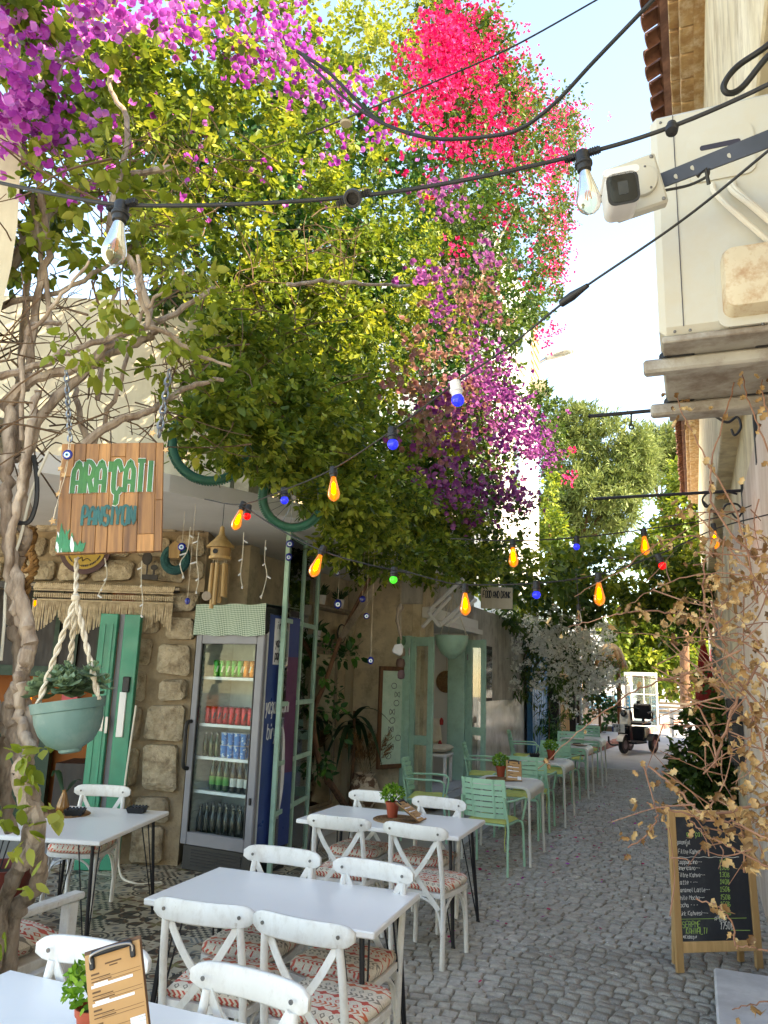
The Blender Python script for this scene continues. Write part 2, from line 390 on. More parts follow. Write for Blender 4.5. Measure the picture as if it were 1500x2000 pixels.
m_black = M('black_metal', lin(26, 26, 32), rough=.45, spec=.4)
m_blackp = M('black_plastic', lin(30, 30, 31), lin(22, 22, 23), rough=.5, bump=.1, bsc=300)
m_steel = M('steel', lin(150, 150, 152), rough=.35, metal=1.)
m_screw = M('screw_steel', lin(120, 118, 116), rough=.4, metal=.9)
m_green = M('mint_metal', lin(162, 208, 178), lin(154, 200, 170), sc=3, rough=.45)
m_cream = M('cream_metal', lin(214, 212, 202), lin(206, 203, 192), sc=3, rough=.4)
m_yell = M('yellow_cloth', lin(206, 208, 118), lin(190, 192, 104), sc=14, rough=.9, bump=.25, bsc=260)
m_kilim = kilim('kilim_cloth')
m_mint = M('mint_paint', lin(162, 200, 182), lin(148, 186, 168), sc=4, rough=.5, bump=.15, bsc=30, dirt=lin(128, 156, 140), dsc=7, damt=.5)
m_teal = M('teal_paint', lin(24, 140, 108), lin(18, 122, 94), sc=3, rough=.4)
m_cob = M('cobble_stone', lin(190, 184, 172), lin(148, 143, 134), sc=16, rough=.75, bump=.55, bsc=40, dist=.006, dirt=lin(146, 138, 124), dsc=7, damt=.5, ovar=.3)
m_cobs = None
m_bed = M('joint_dirt', lin(156, 146, 129), lin(116, 108, 95), sc=16, rough=.95, bump=.6, bsc=60, dist=.01)
m_conc = M('pale_concrete', lin(176, 178, 182), lin(160, 161, 164), sc=1.3, rough=.85, bump=.2, bsc=40, dirt=lin(146, 144, 142), dsc=.8)
m_earth = M('pale_paving', lin(186, 180, 168), lin(168, 161, 149), sc=.4, rough=.95)  # pale so the unseen square behind the camera bounces sun into the lane
m_stone = M('tuff_stone', lin(212, 194, 166), lin(178, 160, 132), sc=9, rough=.95, bump=1., bsc=16, dist=.05, dirt=lin(120, 100, 76), dsc=7, ovar=.32)
m_mortar = M('mortar', lin(168, 148, 120), lin(136, 118, 94), sc=7, rough=.95, bump=.6, bsc=30, dist=.015)
m_cwall = M('cream_plaster', lin(194, 183, 158), lin(176, 165, 140), sc=1.4, rough=.85, bump=.2, bsc=18, dist=.006, dirt=lin(170, 156, 132), dsc=1.6, streak=lin(150, 136, 116))
m_swall = M('sandy_render', lin(218, 202, 174), lin(194, 178, 150), sc=2.2, rough=.9, bump=.45, bsc=20, dist=.012, dirt=lin(140, 124, 102), dsc=5, damt=.6)
m_wwall = M('white_render', lin(236, 234, 230), lin(222, 220, 216), sc=.8, rough=.85, bump=.15, bsc=20)
m_gwall = M('stained_render', lin(204, 200, 192), lin(182, 176, 166), sc=1.6, rough=.8, bump=.2, bsc=24, dirt=lin(138, 132, 122), dsc=3, streak=lin(120, 114, 106))
m_ceil = M('ceiling_paint', lin(224, 220, 216), lin(212, 208, 203), sc=2, rough=.85)
m_oran = M('orange_wall', lin(150, 84, 28), lin(128, 68, 20), sc=2, rough=.8)
m_dkgrn = M('dark_green_paint', lin(20, 52, 30), rough=.6)
m_dark = M('dark_wood', lin(44, 32, 25), lin(26, 20, 16), sc=8, rough=.6, stretch=(1, 1, .2))
m_brown = wood('brown_wood', lin(78, 48, 28), lin(132, 88, 54))
m_ply = wood('pale_wood', lin(196, 150, 96), lin(226, 184, 130), bump=.08)
m_plank = wood('sign_plank', lin(98, 60, 32), lin(206, 146, 84), sc=22., along=(1, 1, .06), bump=.4)
m_gwood = wood('grey_wood', lin(112, 96, 80), lin(176, 160, 140), sc=12)
m_bamboo = wood('bamboo_slat', lin(150, 114, 66), lin(206, 170, 112), sc=8)
m_bark = M('vine_bark', lin(186, 168, 150), lin(132, 112, 96), sc=14, rough=.9, bump=.9, bsc=30, dist=.012, dirt=lin(88, 70, 56), dsc=16, stretch=(1, 1, .3))
m_bark2 = M('brown_bark', lin(128, 92, 66), lin(84, 58, 42), sc=12, rough=.9, bump=.7, bsc=30, dist=.008, stretch=(1, 1, .4))
m_twig = M('twig', lin(112, 88, 66), lin(82, 62, 46), sc=8, rough=.9)
m_dtwig = M('dry_twig', lin(166, 124, 100), lin(124, 86, 68), sc=6, rough=.85)
m_cord = M('cotton_cord', lin(218, 206, 186), lin(186, 172, 150), sc=30, rough=.95, bump=.5, bsc=150, dist=.004)
m_macr = M('macrame_cotton', lin(206, 186, 156), lin(166, 146, 118), sc=20, rough=.95, bump=.4, bsc=130, dist=.004)
m_rope = M('jute_rope', lin(152, 112, 66), lin(104, 72, 40), sc=24, rough=.95, bump=.6, bsc=80, dist=.006)
m_pot = M('glazed_pot', lin(90, 124, 118), lin(76, 108, 103), sc=4, rough=.45, dirt=lin(122, 140, 132), dsc=9, damt=.5)
m_terra = M('terracotta', lin(170, 72, 44), lin(146, 58, 34), sc=4, rough=.6)
m_redpot = M('brown_red_plastic', lin(140, 62, 48), lin(116, 48, 38), sc=3, rough=.55)
m_soil = M('soil', lin(58, 46, 36), rough=1., bump=.8, bsc=60)
m_fridge = M('grey_fridge', lin(128, 128, 134), lin(116, 116, 122), sc=3, rough=.45)
m_fwhite = M('fridge_inner', lin(214, 218, 214), rough=.5)
m_blue = M('blue_decal', lin(46, 68, 130), lin(36, 56, 112), sc=2, rough=.35)
m_navyd = M('purple_decal', lin(92, 46, 84), rough=.35)
m_print = M('white_print', lin(228, 230, 232), rough=.5)
m_darkp = M('dark_print', lin(48, 44, 60), rough=.5)
m_rubber = M('green_rubber', lin(34, 104, 82), lin(26, 84, 66), sc=8, rough=.6)
m_kraft = M('kraft_board', lin(190, 146, 96), lin(178, 132, 84), sc=5, rough=.7)
m_ink = M('brown_ink', lin(104, 74, 48), rough=.8)
m_mat = M('woven_mat', lin(158, 122, 84), lin(118, 86, 56), sc=40, rough=.9, bump=.6, bsc=120, dist=.004)
m_marble = M('white_marble', lin(216, 215, 213), lin(196, 196, 197), sc=2.6, rough=.45, dirt=lin(178, 176, 174), dsc=3)
m_chalk = M('chalkboard', lin(42, 46, 54), lin(34, 38, 46), sc=3, rough=.6, dirt=lin(70, 74, 80), dsc=2)
m_chw = M('white_chalk', lin(226, 226, 222), rough=.95)
m_chg = M('green_chalk', lin(168, 204, 110), rough=.95)
m_acp = M('ac_plastic', lin(192, 191, 181), lin(183, 181, 170), sc=1.2, rough=.5, dirt=lin(188, 180, 160), dsc=3)
m_acc = M('ac_cover', lin(208, 196, 170), lin(198, 184, 156), sc=5, rough=.5, dirt=lin(166, 122, 80), dsc=16)
m_rail = M('painted_rail', lin(178, 174, 164), lin(150, 145, 136), sc=4, rough=.55, dirt=lin(110, 92, 76), dsc=6)
m_pink = M('pinkish_plaster', lin(234, 222, 212), lin(206, 188, 174), sc=1.6, rough=.85, bump=.3, bsc=14, dist=.008, dirt=lin(196, 172, 152), dsc=2.6, streak=lin(176, 152, 134))
m_cream2 = M('yellow_plaster', lin(238, 227, 200), lin(218, 203, 170), sc=1.8, rough=.85, bump=.3, bsc=14, dist=.008, dirt=lin(176, 156, 124), dsc=3, streak=lin(150, 132, 108))
m_tile = M('roof_tile', lin(150, 104, 84), lin(104, 66, 52), sc=8, rough=.85, bump=.4, bsc=30)
m_brick = M('cornice_brick', lin(204, 170, 126), lin(170, 132, 92), sc=9, rough=.9, bump=.5, bsc=30, dirt=lin(224, 208, 184), dsc=7)
m_reddr = M('red_door', lin(206, 58, 70), lin(182, 46, 58), sc=4, rough=.45)
m_blued = M('blue_door', lin(56, 128, 178), lin(44, 108, 156), sc=4, rough=.5)
m_shut = M('shutter_paint', lin(150, 152, 138), lin(130, 132, 120), sc=5, rough=.6)
m_straw = M('straw', lin(176, 152, 116), lin(120, 98, 70), sc=18, rough=.95, stretch=(1, 1, .2), bump=.5, bsc=60)
m_redcl = M('red_canvas', lin(168, 50, 44), lin(140, 38, 34), sc=5, rough=.85)
m_pcream = M('seat_linen', lin(214, 204, 184), lin(196, 184, 162), sc=10, rough=.9)
m_cable = M('rubber_cable', lin(34, 34, 35), rough=.6)
m_wcable = M('white_cable', lin(214, 206, 188), rough=.6)
m_glass = glassmat('clear_glass', (.97, .985, .98, 1), .02, fk=.8)
m_fglass = glassmat('fridge_glass', (.93, .97, .96, 1), .0, fk=.22)
m_bulb = glassmat('bulb_glass', (.96, .88, .68, 1), .03, fk=.8)
m_sglass = glassmat('screen_glass', (.88, .93, .93, 1), .09)
m_amber = None
def ambermat():
    a = NT('amber_glass'); t = a.n('BsdfTransparent', {0: (1, .62, .22, 1)}); e = a.n('Emission', {0: lin(255, 148, 46), 1: .45}); g = a.n('BsdfGlossy', {0: (1, .85, .6, 1), 'Roughness': .05})
    m1 = a.n('MixShader', {0: .38, 1: t.outputs[0], 2: e.outputs[0]}); m2 = a.n('MixShader', {0: a.math('MULTIPLY', a.n('Fresnel', {0: 1.4}).outputs[0], .5), 1: m1.outputs[0], 2: g.outputs[0]}); a.set(a.out.inputs[0], m2.outputs[0]); return a.m
m_amber = ambermat()
def lampmat(name, c, st):
    a = NT(name); a.col(c); a.r(.12); a.b.inputs['Emission Color'].default_value = c; a.b.inputs['Emission Strength'].default_value = st; return a.m
m_mirror = M('mirror_silver', (.86, .88, .87, 1), (.84, .86, .85, 1), rough=.03, metal=1.)
m_fil = emit('lit_filament', lin(255, 200, 110), 40)
m_dfil = M('dull_filament', lin(196, 120, 60), rough=.4)
m_glow = emit('amber_glow', lin(255, 196, 90), 1.6, .35)
m_bblue = lampmat('blue_lamp', lin(10, 40, 255), .16)
m_bred = lampmat('red_lamp', lin(255, 12, 24), .16)
m_bgreen = lampmat('green_lamp', lin(10, 230, 60), .16)
m_lant = emit('lantern_glass', lin(255, 140, 20), .5)
m_eyeb = M('evil_eye_blue', lin(24, 38, 130), rough=.12)
m_eyew = M('evil_eye_white', lin(232, 236, 240), rough=.15)
m_eyel = M('evil_eye_cyan', lin(110, 180, 226), rough=.15)
G_ = lambda *c: lin(*c)
m_lfA = leafmat('vine_leaf', [(0, G_(56, 74, 28)), (.3, G_(84, 109, 39)), (.62, G_(125, 142, 54)), (.88, G_(167, 174, 71)), (1, G_(187, 184, 90))], .42, tcol=(1.15, 1.05, .7, 1))
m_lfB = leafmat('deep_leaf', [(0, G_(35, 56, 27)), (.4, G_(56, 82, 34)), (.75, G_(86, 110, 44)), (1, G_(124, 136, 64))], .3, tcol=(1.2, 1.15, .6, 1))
m_lfY = leafmat('lime_leaf', [(0, G_(87, 106, 33)), (.5, G_(127, 141, 47)), (1, G_(168, 167, 85))], .45, tcol=(1.12, 1.05, .7, 1))
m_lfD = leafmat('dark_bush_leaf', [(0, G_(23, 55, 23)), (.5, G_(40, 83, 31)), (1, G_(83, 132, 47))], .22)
m_mag = leafmat('magenta_bract', [(0, G_(154, 45, 148)), (.5, G_(189, 78, 180)), (1, G_(210, 131, 201))], .4)
m_red = leafmat('crimson_bract', [(0, G_(168, 8, 74)), (.5, G_(206, 18, 92)), (1, G_(224, 62, 128))], .3)
m_dpur = leafmat('dusty_purple_bract', [(0, G_(104, 36, 96)), (.5, G_(150, 62, 140)), (1, G_(182, 104, 164))], .3)
m_pur = leafmat('purple_bract', [(0, G_(115, 42, 98)), (.5, G_(149, 71, 136)), (1, G_(170, 105, 144))], .35)
m_fad = leafmat('faded_bract', [(0, G_(122, 87, 65)), (.5, G_(156, 119, 97)), (1, G_(163, 100, 107))], .3)
m_wfl = leafmat('white_blossom', [(0, G_(236, 234, 226)), (1, G_(250, 250, 246))], .45)
m_dry = leafmat('dry_leaf', [(0, G_(120, 88, 58)), (.45, G_(178, 140, 94)), (.8, G_(206, 172, 122)), (1, G_(226, 200, 152))], .3)
m_pine = leafmat('pine_needle', [(0, G_(74, 90, 47)), (.5, G_(110, 124, 64)), (1, G_(146, 155, 93))], .3)
m_succ = leafmat('succulent_leaf', [(0, G_(78, 104, 78)), (1, G_(142, 166, 130))], .15)
m_basil = leafmat('basil_leaf', [(0, G_(64, 110, 24)), (.6, G_(106, 152, 38)), (1, G_(152, 190, 72))], .35)
m_pamp = leafmat('pampas_plume', [(0, G_(90, 62, 36)), (1, G_(156, 116, 72))], .2)
m_yuc = leafmat('yucca_leaf', [(0, G_(34, 62, 34)), (1, G_(74, 108, 58))], .15)
m_petal = leafmat('fallen_petal', [(0, G_(150, 20, 70)), (.6, G_(196, 30, 90)), (1, G_(180, 60, 180))], .2)
# ================================================================== the setting
def strip(x0, x1, y0, y1, dz, nx=2, ny=60):
    return MB().grid(lambda u, v: (x0+(x1-x0)*u, y0+(y1-y0)*v, gz(y0+(y1-y0)*v)+dz), nx, ny)
g = MB()
ys = [-40, -10, 0, 3, 6, 9, 12, 15, 20, 26, 32, 40, 60, 140, 500]; xs = [-250, -60, -20, -8, -3, 0, 3, 8, 20, 60, 250]
for y in ys:
    for x in xs: g.v.append((x, y, gz(y)-.09))
for j in range(len(ys)-1):
    for i in range(len(xs)-1): k = j*len(xs)+i; g.f.append((k, k+1, k+len(xs)+1, k+len(xs)))
struct('ground', g, m_earth)
COB_END = 16.2
street = struct('street', strip(-2.5, .5, 1.2, COB_END, -.016), m_bed)
struct('road', strip(-3.3, .9, COB_END, 60, -.012), m_conc)
# cobbles: rows across the lane, bowed a little, nearest ones as pieces of their own
cobv = []
for i in range(14):
    rr = random.Random(i); mb = MB(); pts = []
    for sx, sy in ((-1,-1),(1,-1),(1,1),(-1,1)):
        a, b = .5*(1-rr.uniform(.0, .11)), .5*(1-rr.uniform(0, .13)); cut = rr.uniform(.06, .22)
        for q, r2 in ((1, 1-cut), (1-cut, 1)):
            for z, s_ in ((-.05, 1.), (-.005-rr.uniform(0, .004), 1.), (rr.uniform(.0, .005), .88)): pts.append((sx*a*q*s_, sy*b*r2*s_, z))
    pts.append((rr.uniform(-.1, .1), rr.uniform(-.1, .1), .007)); mb.hull(pts); cobv.append(mb)
cob_me = [c.mesh('cobblestone', m_cob, ang=32) for c in cobv]
spots = []; y = 1.9; row = 0
while y < COB_END:
    dy = random.uniform(.072, .098); x = -2.44 + random.uniform(0, .08)
    while x < .46:
        dx = random.uniform(.078, .125); cx = x+dx/2; bow = .16*math.sin((cx+1.0)*1.6+row*.05)+.03*math.sin(cx*5+row)
        spots.append((cx, y+dy/2+bow, dx*.98, dy*.98, random.uniform(-.09, .09)+.24*math.cos((cx+1.0)*1.6+row*.05))); x += dx
    y += dy; row += 1
def seen(x, y, z=0.):
    q = np.array([x, y, z])-O; d = q @ _F
    if d < .3: return None
    return 750+FPX*(q @ _R)/d, 1000-FPX*(q @ _U)/d, d
vis = [(seen(c[0], c[1])[2], c) for c in spots if seen(c[0], c[1]) and -1.2 < c[0] < .4 and 700 < seen(c[0], c[1])[0] < 1510 and seen(c[0], c[1])[1] < 2030]
vis.sort(key=lambda t: t[0]); near = set(c for _, c in vis[:296]); rest = MB()
for c in spots:
    p = seen(c[0], c[1])
    if p is None or p[1] > 2200 or p[0] < 200: continue
    i = random.randrange(14); Mx = Matrix.Translation((c[0], c[1], gz(c[1])-.006+random.uniform(-.004, .006))) @ Matrix.Rotation(c[4], 4, 'Z') @ Matrix.Rotation(random.uniform(-.05, .05), 4, 'X') @ Matrix.Rotation(random.uniform(-.05, .05), 4, 'Y') @ Matrix.Diagonal((c[2], c[3], 1, 1))
    if c in near:
        o = put('cobblestone', cob_me[i], street); o.matrix_basis = Mx
    else: rest.add(cobv[i].v, cobv[i].f, Mx)
m_cobs = NT('cobble_field'); v_ = m_cobs.vec(False); vor = m_cobs.n('TexVoronoi', {'Vector': m_cobs.scale(v_, (9., 10.5, .01)), 'Scale': 1.}).outputs['Color']; vor = m_cobs.n('RGBToBW', {0: vor}).outputs[0]
m_cobs.col(m_cobs.mix(m_cobs.ramp(m_cobs.noise(v_, 1.2, 5.), [(.4, 0.), (.75, .6)]), m_cobs.mix(m_cobs.ramp(m_cobs.noise(v_, 26., 6., .7), [(.3, .0), (.7, 1.)]), m_cobs.mix(.35, lin(144, 139, 131), vor, 'SOFT_LIGHT'), m_cobs.mix(.35, lin(194, 188, 176), vor, 'SOFT_LIGHT')), lin(150, 140, 124)))
m_cobs.r(.72); m_cobs.bump(m_cobs.noise(v_, 45., 5.), .5, .006)
part('cobblestones_beyond', rest, m_cobs.m, street, kind='stuff', ang=32)
# terrace with patterned cement tiles
ter = struct('terrace', MB().box((-4.1, 4.7, -.045), (3.2, 6.6, .09)), m_bed)
cr_, dk_, br_, ol_, gy_ = lin(196, 184, 160), lin(52, 48, 46), lin(112, 74, 48), lin(128, 124, 70), lin(110, 116, 118)
tms = [tilemat('patterned_tile_%d' % i, i, *q) for i, q in enumerate(((cr_, dk_, br_), (cr_, br_, dk_), (cr_, dk_, cr_), (cr_, gy_, br_), (cr_, br_, ol_), (cr_, dk_, gy_), (dk_, cr_, br_), (cr_, gy_, dk_)))]
tmes = [MB().box((0, 0, .006), (.196, .196, .02), ch=.002).mesh('floor_tile', m_, smooth=False) for m_ in tms]
n = 0
for i in range(16):
    for j in range(26):
        x, y = -5.55+.2*i, 2.9+.2*j; p = seen(x, y)
        if p is None or not (-20 < p[0] < 760 and 1500 < p[1] < 2030) or x > -2.5: continue
        o = put('floor_tile', random.choice(tmes), ter, (x, y, random.uniform(0, .002)), random.randrange(4)*PI/2); n += 1
tt = MB().box((-5.2, 8.4, -.02), (2., 4.4, .06)); struct('side_paving', tt, m_conc)
# pavement, kerb of red blocks and the court at the far left
p0, p1 = np.array([-2.35, 18.2]), np.array([-.45, 31.])
pv = MB(); 
A_, B_ = p0, p1; L_ = 24
for i in range(L_):
    a = A_+(B_-A_)*i/L_; b = A_+(B_-A_)*(i+1)/L_
    za, zb = gz(a[1]), gz(b[1])
    pv.add([(a[0]-.15, a[1], za+.10), (b[0]-.15, b[1], zb+.10), (b[0]-9, b[1]+1.2, zb+.10), (a[0]-9, a[1]+1.2, za+.10)], [(0, 1, 2, 3)])
struct('pavement', pv, m_conc)
kb = struct('kerb', MB().slabq([(p0[0]-.15, p0[1], gz(p0[1])-.05), (p1[0]-.15, p1[1], gz(p1[1])-.05), (p1[0]-.15, p1[1], gz(p1[1])+.098), (p0[0]-.15, p0[1], gz(p0[1])+.098)], .05), m_conc)
m_kerb = M('kerb_block_red', lin(176, 120, 104), lin(150, 104, 92), sc=6, rough=.8, bump=.2)
dv = (p1-p0); Lk = np.linalg.norm(dv); ak = math.atan2(dv[1], dv[0]); kme = MB().box((0, 0, 0), (.46, .15, .17), ch=.015).mesh('kerb_block', m_kerb)
for i in range(int(Lk/.48)):
    c = p0+dv*(i+.5)*.48/Lk; put('kerb_block', kme, kb, (c[0]-.06, c[1], gz(c[1])+.035), ak)

# ================================================================== left: the stone guesthouse
def S(px, d): return (at(px, 1200, d)-O) @ UH        # sideways metres of a pixel column at depth d
A2, B2 = UH, FH
def loc(s_, d, z): return s_*UH+d*FH+np.array([0, 0, z])
MW = Matrix.Rotation(YAW, 4, 'Z')                    # local x = sideways, y = depth
gh = thing('guesthouse', 'old stone guesthouse with teal door and sandy rendered walls behind the terrace', 'building', (-5, 6.4, 0))
def wbox(mb, x0, x1, d0, d1, z0, z1, ch=0.): return mb.box(((x0+x1)/2, (d0+d1)/2, (z0+z1)/2), (x1-x0, d1-d0, z1-z0), M=MW, ch=ch)
D0 = 7.8
def Z(px, py, d): return at(px, py, d)[2]
zl, zt = Z(250, 1150, D0), 3.25
# mortared masses behind the stones
wp('wall', wbox(wbox(MB(), S(-160, D0), S(392, D0), D0+.06, D0+.5, zl, zt), S(258, D0), S(384, D0), D0+.06, D0+.6, -.05, zl-.002), m_mortar, gh)
wp('lintel', wbox(MB(), S(-160, D0), S(345, D0), D0-.02, D0+.05, zl-.03, zl+.035), m_dark, gh)
def stone(px0, px1, py0, py1, d, dep=.22, seed=0):
    r = random.Random(seed); x0, x1 = S(px0, d), S(px1, d); z0, z1 = Z((px0+px1)/2, py1, d), Z((px0+px1)/2, py0, d); pts = []
    for X in (x0, x1):
        for Zz in (z0, z1):
            for yy, q in ((0, .022), (.02, .0), (dep, .0)):
                jx, jz = r.uniform(0, .035), r.uniform(0, .035)
                for a, b in ((0, 1), (1, 0)):
                    pts.append((X+(1 if X == x0 else -1)*(q+jx+a*.03), d+yy+r.uniform(0, .012), Zz+(1 if Zz == z0 else -1)*(q+jz+b*.03)))
    for k in range(5): pts.append((x0+(x1-x0)*r.uniform(.2, .8), d-r.uniform(0, .03), z0+(z1-z0)*r.uniform(.2, .8)))
    wp('stone', MB().hull(pts, MW), m_stone, gh, ang=25)
sd = 0
for a, b, c, e in ((318, 384, 1152, 1197), (322, 384, 1201, 1251), (308, 380, 1255, 1320), (318, 380, 1324, 1371), (300, 378, 1375, 1450), (302, 372, 1455, 1550), (296, 362, 1555, 1610), (292, 356, 1614, 1692),
                   (268, 314, 1155, 1240), (266, 302, 1246, 1300), (264, 296, 1310, 1372), (262, 296, 1380, 1452), (260, 298, 1460, 1545), (258, 292, 1550, 1640)):
    stone(a, b, c, e, D0-.03 if a > 290 else D0, seed=sd); sd += 1
x = -150
for rowi, (ya, yb) in enumerate(((1000, 1040), (1044, 1088), (1092, 1136))):
    x = -150-rowi*30
    while x < 385:
        wd = random.uniform(66, 120); stone(x+2, min(x+wd-2, 390), ya, yb, D0-.02, seed=sd); sd += 1; x += wd
# teal door leaves and the room behind
dz0 = .02; zd = Z(240, 1200, 7.62)
lf = wp('door_leaf', wbox(MB(), S(200, 7.6), S(234, 7.6), 7.56, 7.62, dz0, zd, .006), m_teal, gh)
wp('rebate', wbox(wbox(MB(), S(207, 7.6), S(212, 7.6), 7.552, 7.565, dz0+.1, zd-.1), S(222, 7.6), S(227, 7.6), 7.552, 7.565, dz0+.1, zd-.1), m_teal, lf)
wp('latch_plate', wbox(wbox(MB(), S(220, 7.6), S(227, 7.6), 7.545, 7.562, Z(224, 1428, 7.6), Z(224, 1398, 7.6)), S(231, 7.6), S(236, 7.6), 7.54, 7.562, Z(233, 1432, 7.6), Z(233, 1400, 7.6)), m_steel, lf)
wp('door_seal', wbox(MB(), S(234.5, 7.6), S(245, 7.6), 7.62, 7.66, dz0, zd), m_fridge, gh)
l2 = wp('door_leaf', wbox(MB(), S(245.5, 7.6), S(277, 7.6), 7.58, 7.66, dz0, zd, .006), m_teal, gh)
wp('handle_plate', wbox(MB(), S(252, 7.6), S(265, 7.6), 7.56, 7.585, Z(258, 1440, 7.6), Z(258, 1352, 7.6), .004), m_wwall, l2)
wp('lock', wbox(MB(), S(256, 7.6), S(269, 7.6), 7.545, 7.583, Z(260, 1352, 7.6), Z(260, 1322, 7.6), .006), m_blackp, l2)
wp('interior_wall', wbox(MB(), S(-160, 9.2), S(262, 9.2), 9.2, 9.3, 0, 3.2), m_oran, gh)
wp('side_wall', wbox(wbox(MB(), S(262, 9.2), S(268, 9.2), 8.4, 9.2, 0, 3.2), -6.3, -6.2, 7.9, 9.25, 0, 3.2), m_oran, gh)
wp('interior_ceiling', wbox(MB(), S(-160, 9.2), S(268, 9.2), 7.9, 9.25, 2.75, 2.8), m_dark, gh)
wp('wainscot', wbox(MB(), S(-160, 9), S(128, 9), 9.0, 9.1, 0, Z(60, 1435, 9)), m_dkgrn, gh)
wp('wall_shelf', wbox(MB(), S(-160, 9), S(205, 9), 9.0, 9.18, Z(60, 1312, 9), 2.74), m_dark, gh)
for a_ in (60, 112, 150, 196): wp('cupboard_frame', wbox(MB(), S(a_, 8.98), S(a_+9, 8.98), 8.96, 8.998, Z(60, 1312, 9), 2.74), m_dkgrn, gh)
wp('cupboard_rail', wbox(MB(), S(-160, 8.98), S(205, 8.98), 8.93, 8.958, Z(60, 1320, 9), Z(60, 1300, 9)), m_dkgrn, gh)
wp('red_picture', wbox(MB(), S(138, 9.1), S(168, 9.1), 9.12, 9.19, Z(150, 1400, 9.1), Z(150, 1322, 9.1)), m_reddr, gh)
wp('counter', wbox(MB(), S(150, 8.6), S(204, 8.6), 8.5, 9.0, 0, Z(170, 1490, 8.6)), m_dark, gh)
# ceiling slab over the terrace, its lit edge and the storey above
sp = [(-3.9, 4.98), (-3.2, 6.6), (-3.3, 11.0), (-6.5, 11.0), (-8.5, 7.5), (-6.6, 2.9), (-4.9, 3.6)]
wp('balcony_slab', MB().prism(sp, 3.25, 3.40), m_ceil, gh, smooth=False)
wp('upper_wall', wbox(MB(), S(-500, 7.2), S(430, 7.2), 7.2, 7.4, 3.402, 5.5), m_cwall, gh)
wp('upper_wall', MB().box((-4.75, 9.3, 4.2), (.2, 3.9, 1.6)), m_swall, gh)
# sandy walls beyond the fridge
wp('side_wall', MB().box((-5.0, 8.95, 1.6), (.3, 3.7, 3.29)), m_swall, gh)
bw = MB().box((-4.25, 11.0, 1.6), (1.2, .4, 3.29)); wp('cross_wall', bw, m_swall, gh)
wp('quoin', MB().box((-4.80, 10.72, 1.6), (.1, .12, 3.29), ch=.01), m_cwall, gh)
wp('pilaster', MB().box((-3.78, 10.86, 1.6), (.14, .16, 3.27), ch=.01), m_cream2, gh)
wp('back_wall', MB().box((-4.9, 7.5, 1.6), (.6, .2, 3.29)), m_swall, gh)

# ------------------------------------------------------------------ mint fronted room
mh = thing('garden_room', 'cream walled room with open mint green folding doors beside the lane', 'building', (-3.9, 12, .1))
wp('rear_wall', MB().box((-5.2, 12.4, 1.4), (.1, 2.3, 2.5)), m_wwall, mh)
wp('end_wall', MB().box((-4.5, 13.25, 1.4), (1.6, .2, 3.)), m_wwall, mh)
wp('room_floor', MB().box((-4.35, 12.1, .12), (1.75, 2.4, .16)), m_conc, mh)
wp('room_ceiling', MB().box((-4.4, 12.4, 2.66), (1.8, 2.35, .08)), m_ceil, mh)
wp('step', MB().box((-3.38, 12.0, .12), (.22, 1.8, .12), ch=.01), m_conc, mh)
wp('fascia', MB().box((-3.62, 12.1, 2.78), (.14, 2.7, .16), ch=.01), m_wwall, mh)
wp('upper_wall', MB().box((-3.85, 12.2, 4.2), (.3, 3.0, 2.6)), m_gwall, mh)
def leafdoor(root, a, b, z0, z1, bottom=.55):        # a glazed mint leaf between two ground points
    a, b = np.array(a), np.array(b); L = np.linalg.norm(b-a); an = math.atan2(b[1]-a[1], b[0]-a[0]); Mx = Matrix.Translation((a[0], a[1], 0)) @ Matrix.Rotation(an, 4, 'Z')
    e = put('folding_door', None, root); m = MB(); st = .085
    for x in (st/2, L-st/2): m.box((x, 0, (z0+z1)/2), (st, .045, z1-z0), M=Mx, ch=.004)
    for z in (z0+.07, z0+bottom+.3, z1-.07): m.box((L/2, 0, z), (L-2*st+.004, .04, .13), M=Mx, ch=.004)
    bpy.data.objects.remove(e)
    lf = wp('folding_door', m, m_mint, root)
    wp('glazing', MB().box((L/2, 0, (z0+z1)/2), (L-2*st, .006, z1-z0-.2), M=Mx), m_glass, lf)
    return lf
leafdoor(mh, (-3.84, 10.74), (-3.47, 10.68), .12, 2.42); 
wp('door_post', MB().box((-3.86, 10.70, 1.27), (.07, .07, 2.32), ch=.006), m_mint, mh)
wp('door_post', MB().box((-3.93, 10.715, 1.27), (.06, .06, 2.32), ch=.006), m_mint, mh)
leafdoor(mh, (-3.60, 12.98), (-3.27, 12.9), .14, 2.5)
wp('door_panel', MB().box((-3.78, 12.9, 1.32), (.30, .05, 2.36), ch=.006), m_mint, mh)
wp('door_panel', MB().box((-3.625, 13.0, 1.32), (.05, .05, 2.36), ch=.006), m_mint, mh)
for i, (x, z) in enumerate(((-3.84, 2.2), (-3.84, .5), (-3.60, 2.2), (-3.60, .5))):
    wp('hinge', MB().tube([(x, 10.66 if i < 2 else 12.94, z-.05), (x, 10.66 if i < 2 else 12.94, z+.05)], .012, 8), m_steel, mh)
# lane wall beyond it
lw = thing('lane_wall', 'stained grey rendered wall with a dark window past the mint doors', 'wall', (-3.6, 15, .2))
wp('wall', MB().box((-3.75, 15.5, 1.6), (.3, 4.4, 3.)), m_gwall, lw)
wn = wp('window', MB().box((-3.59, 14.1, 1.95), (.05, .9, 1.0), ch=.006), m_dark, lw)
wp('pane', MB().box((-3.555, 14.1, 1.95), (.01, .78, .88)), M('dark_pane', lin(20, 20, 22), rough=.12), wn)
wp('white_panel', MB().box((-3.575, 15.5, .83), (.03, 3.9, 1.25), ch=.004), M('glossy_panel', lin(222, 218, 208), lin(206, 202, 192), sc=1.2, rough=.16, dirt=lin(170, 164, 150), dsc=2), lw)
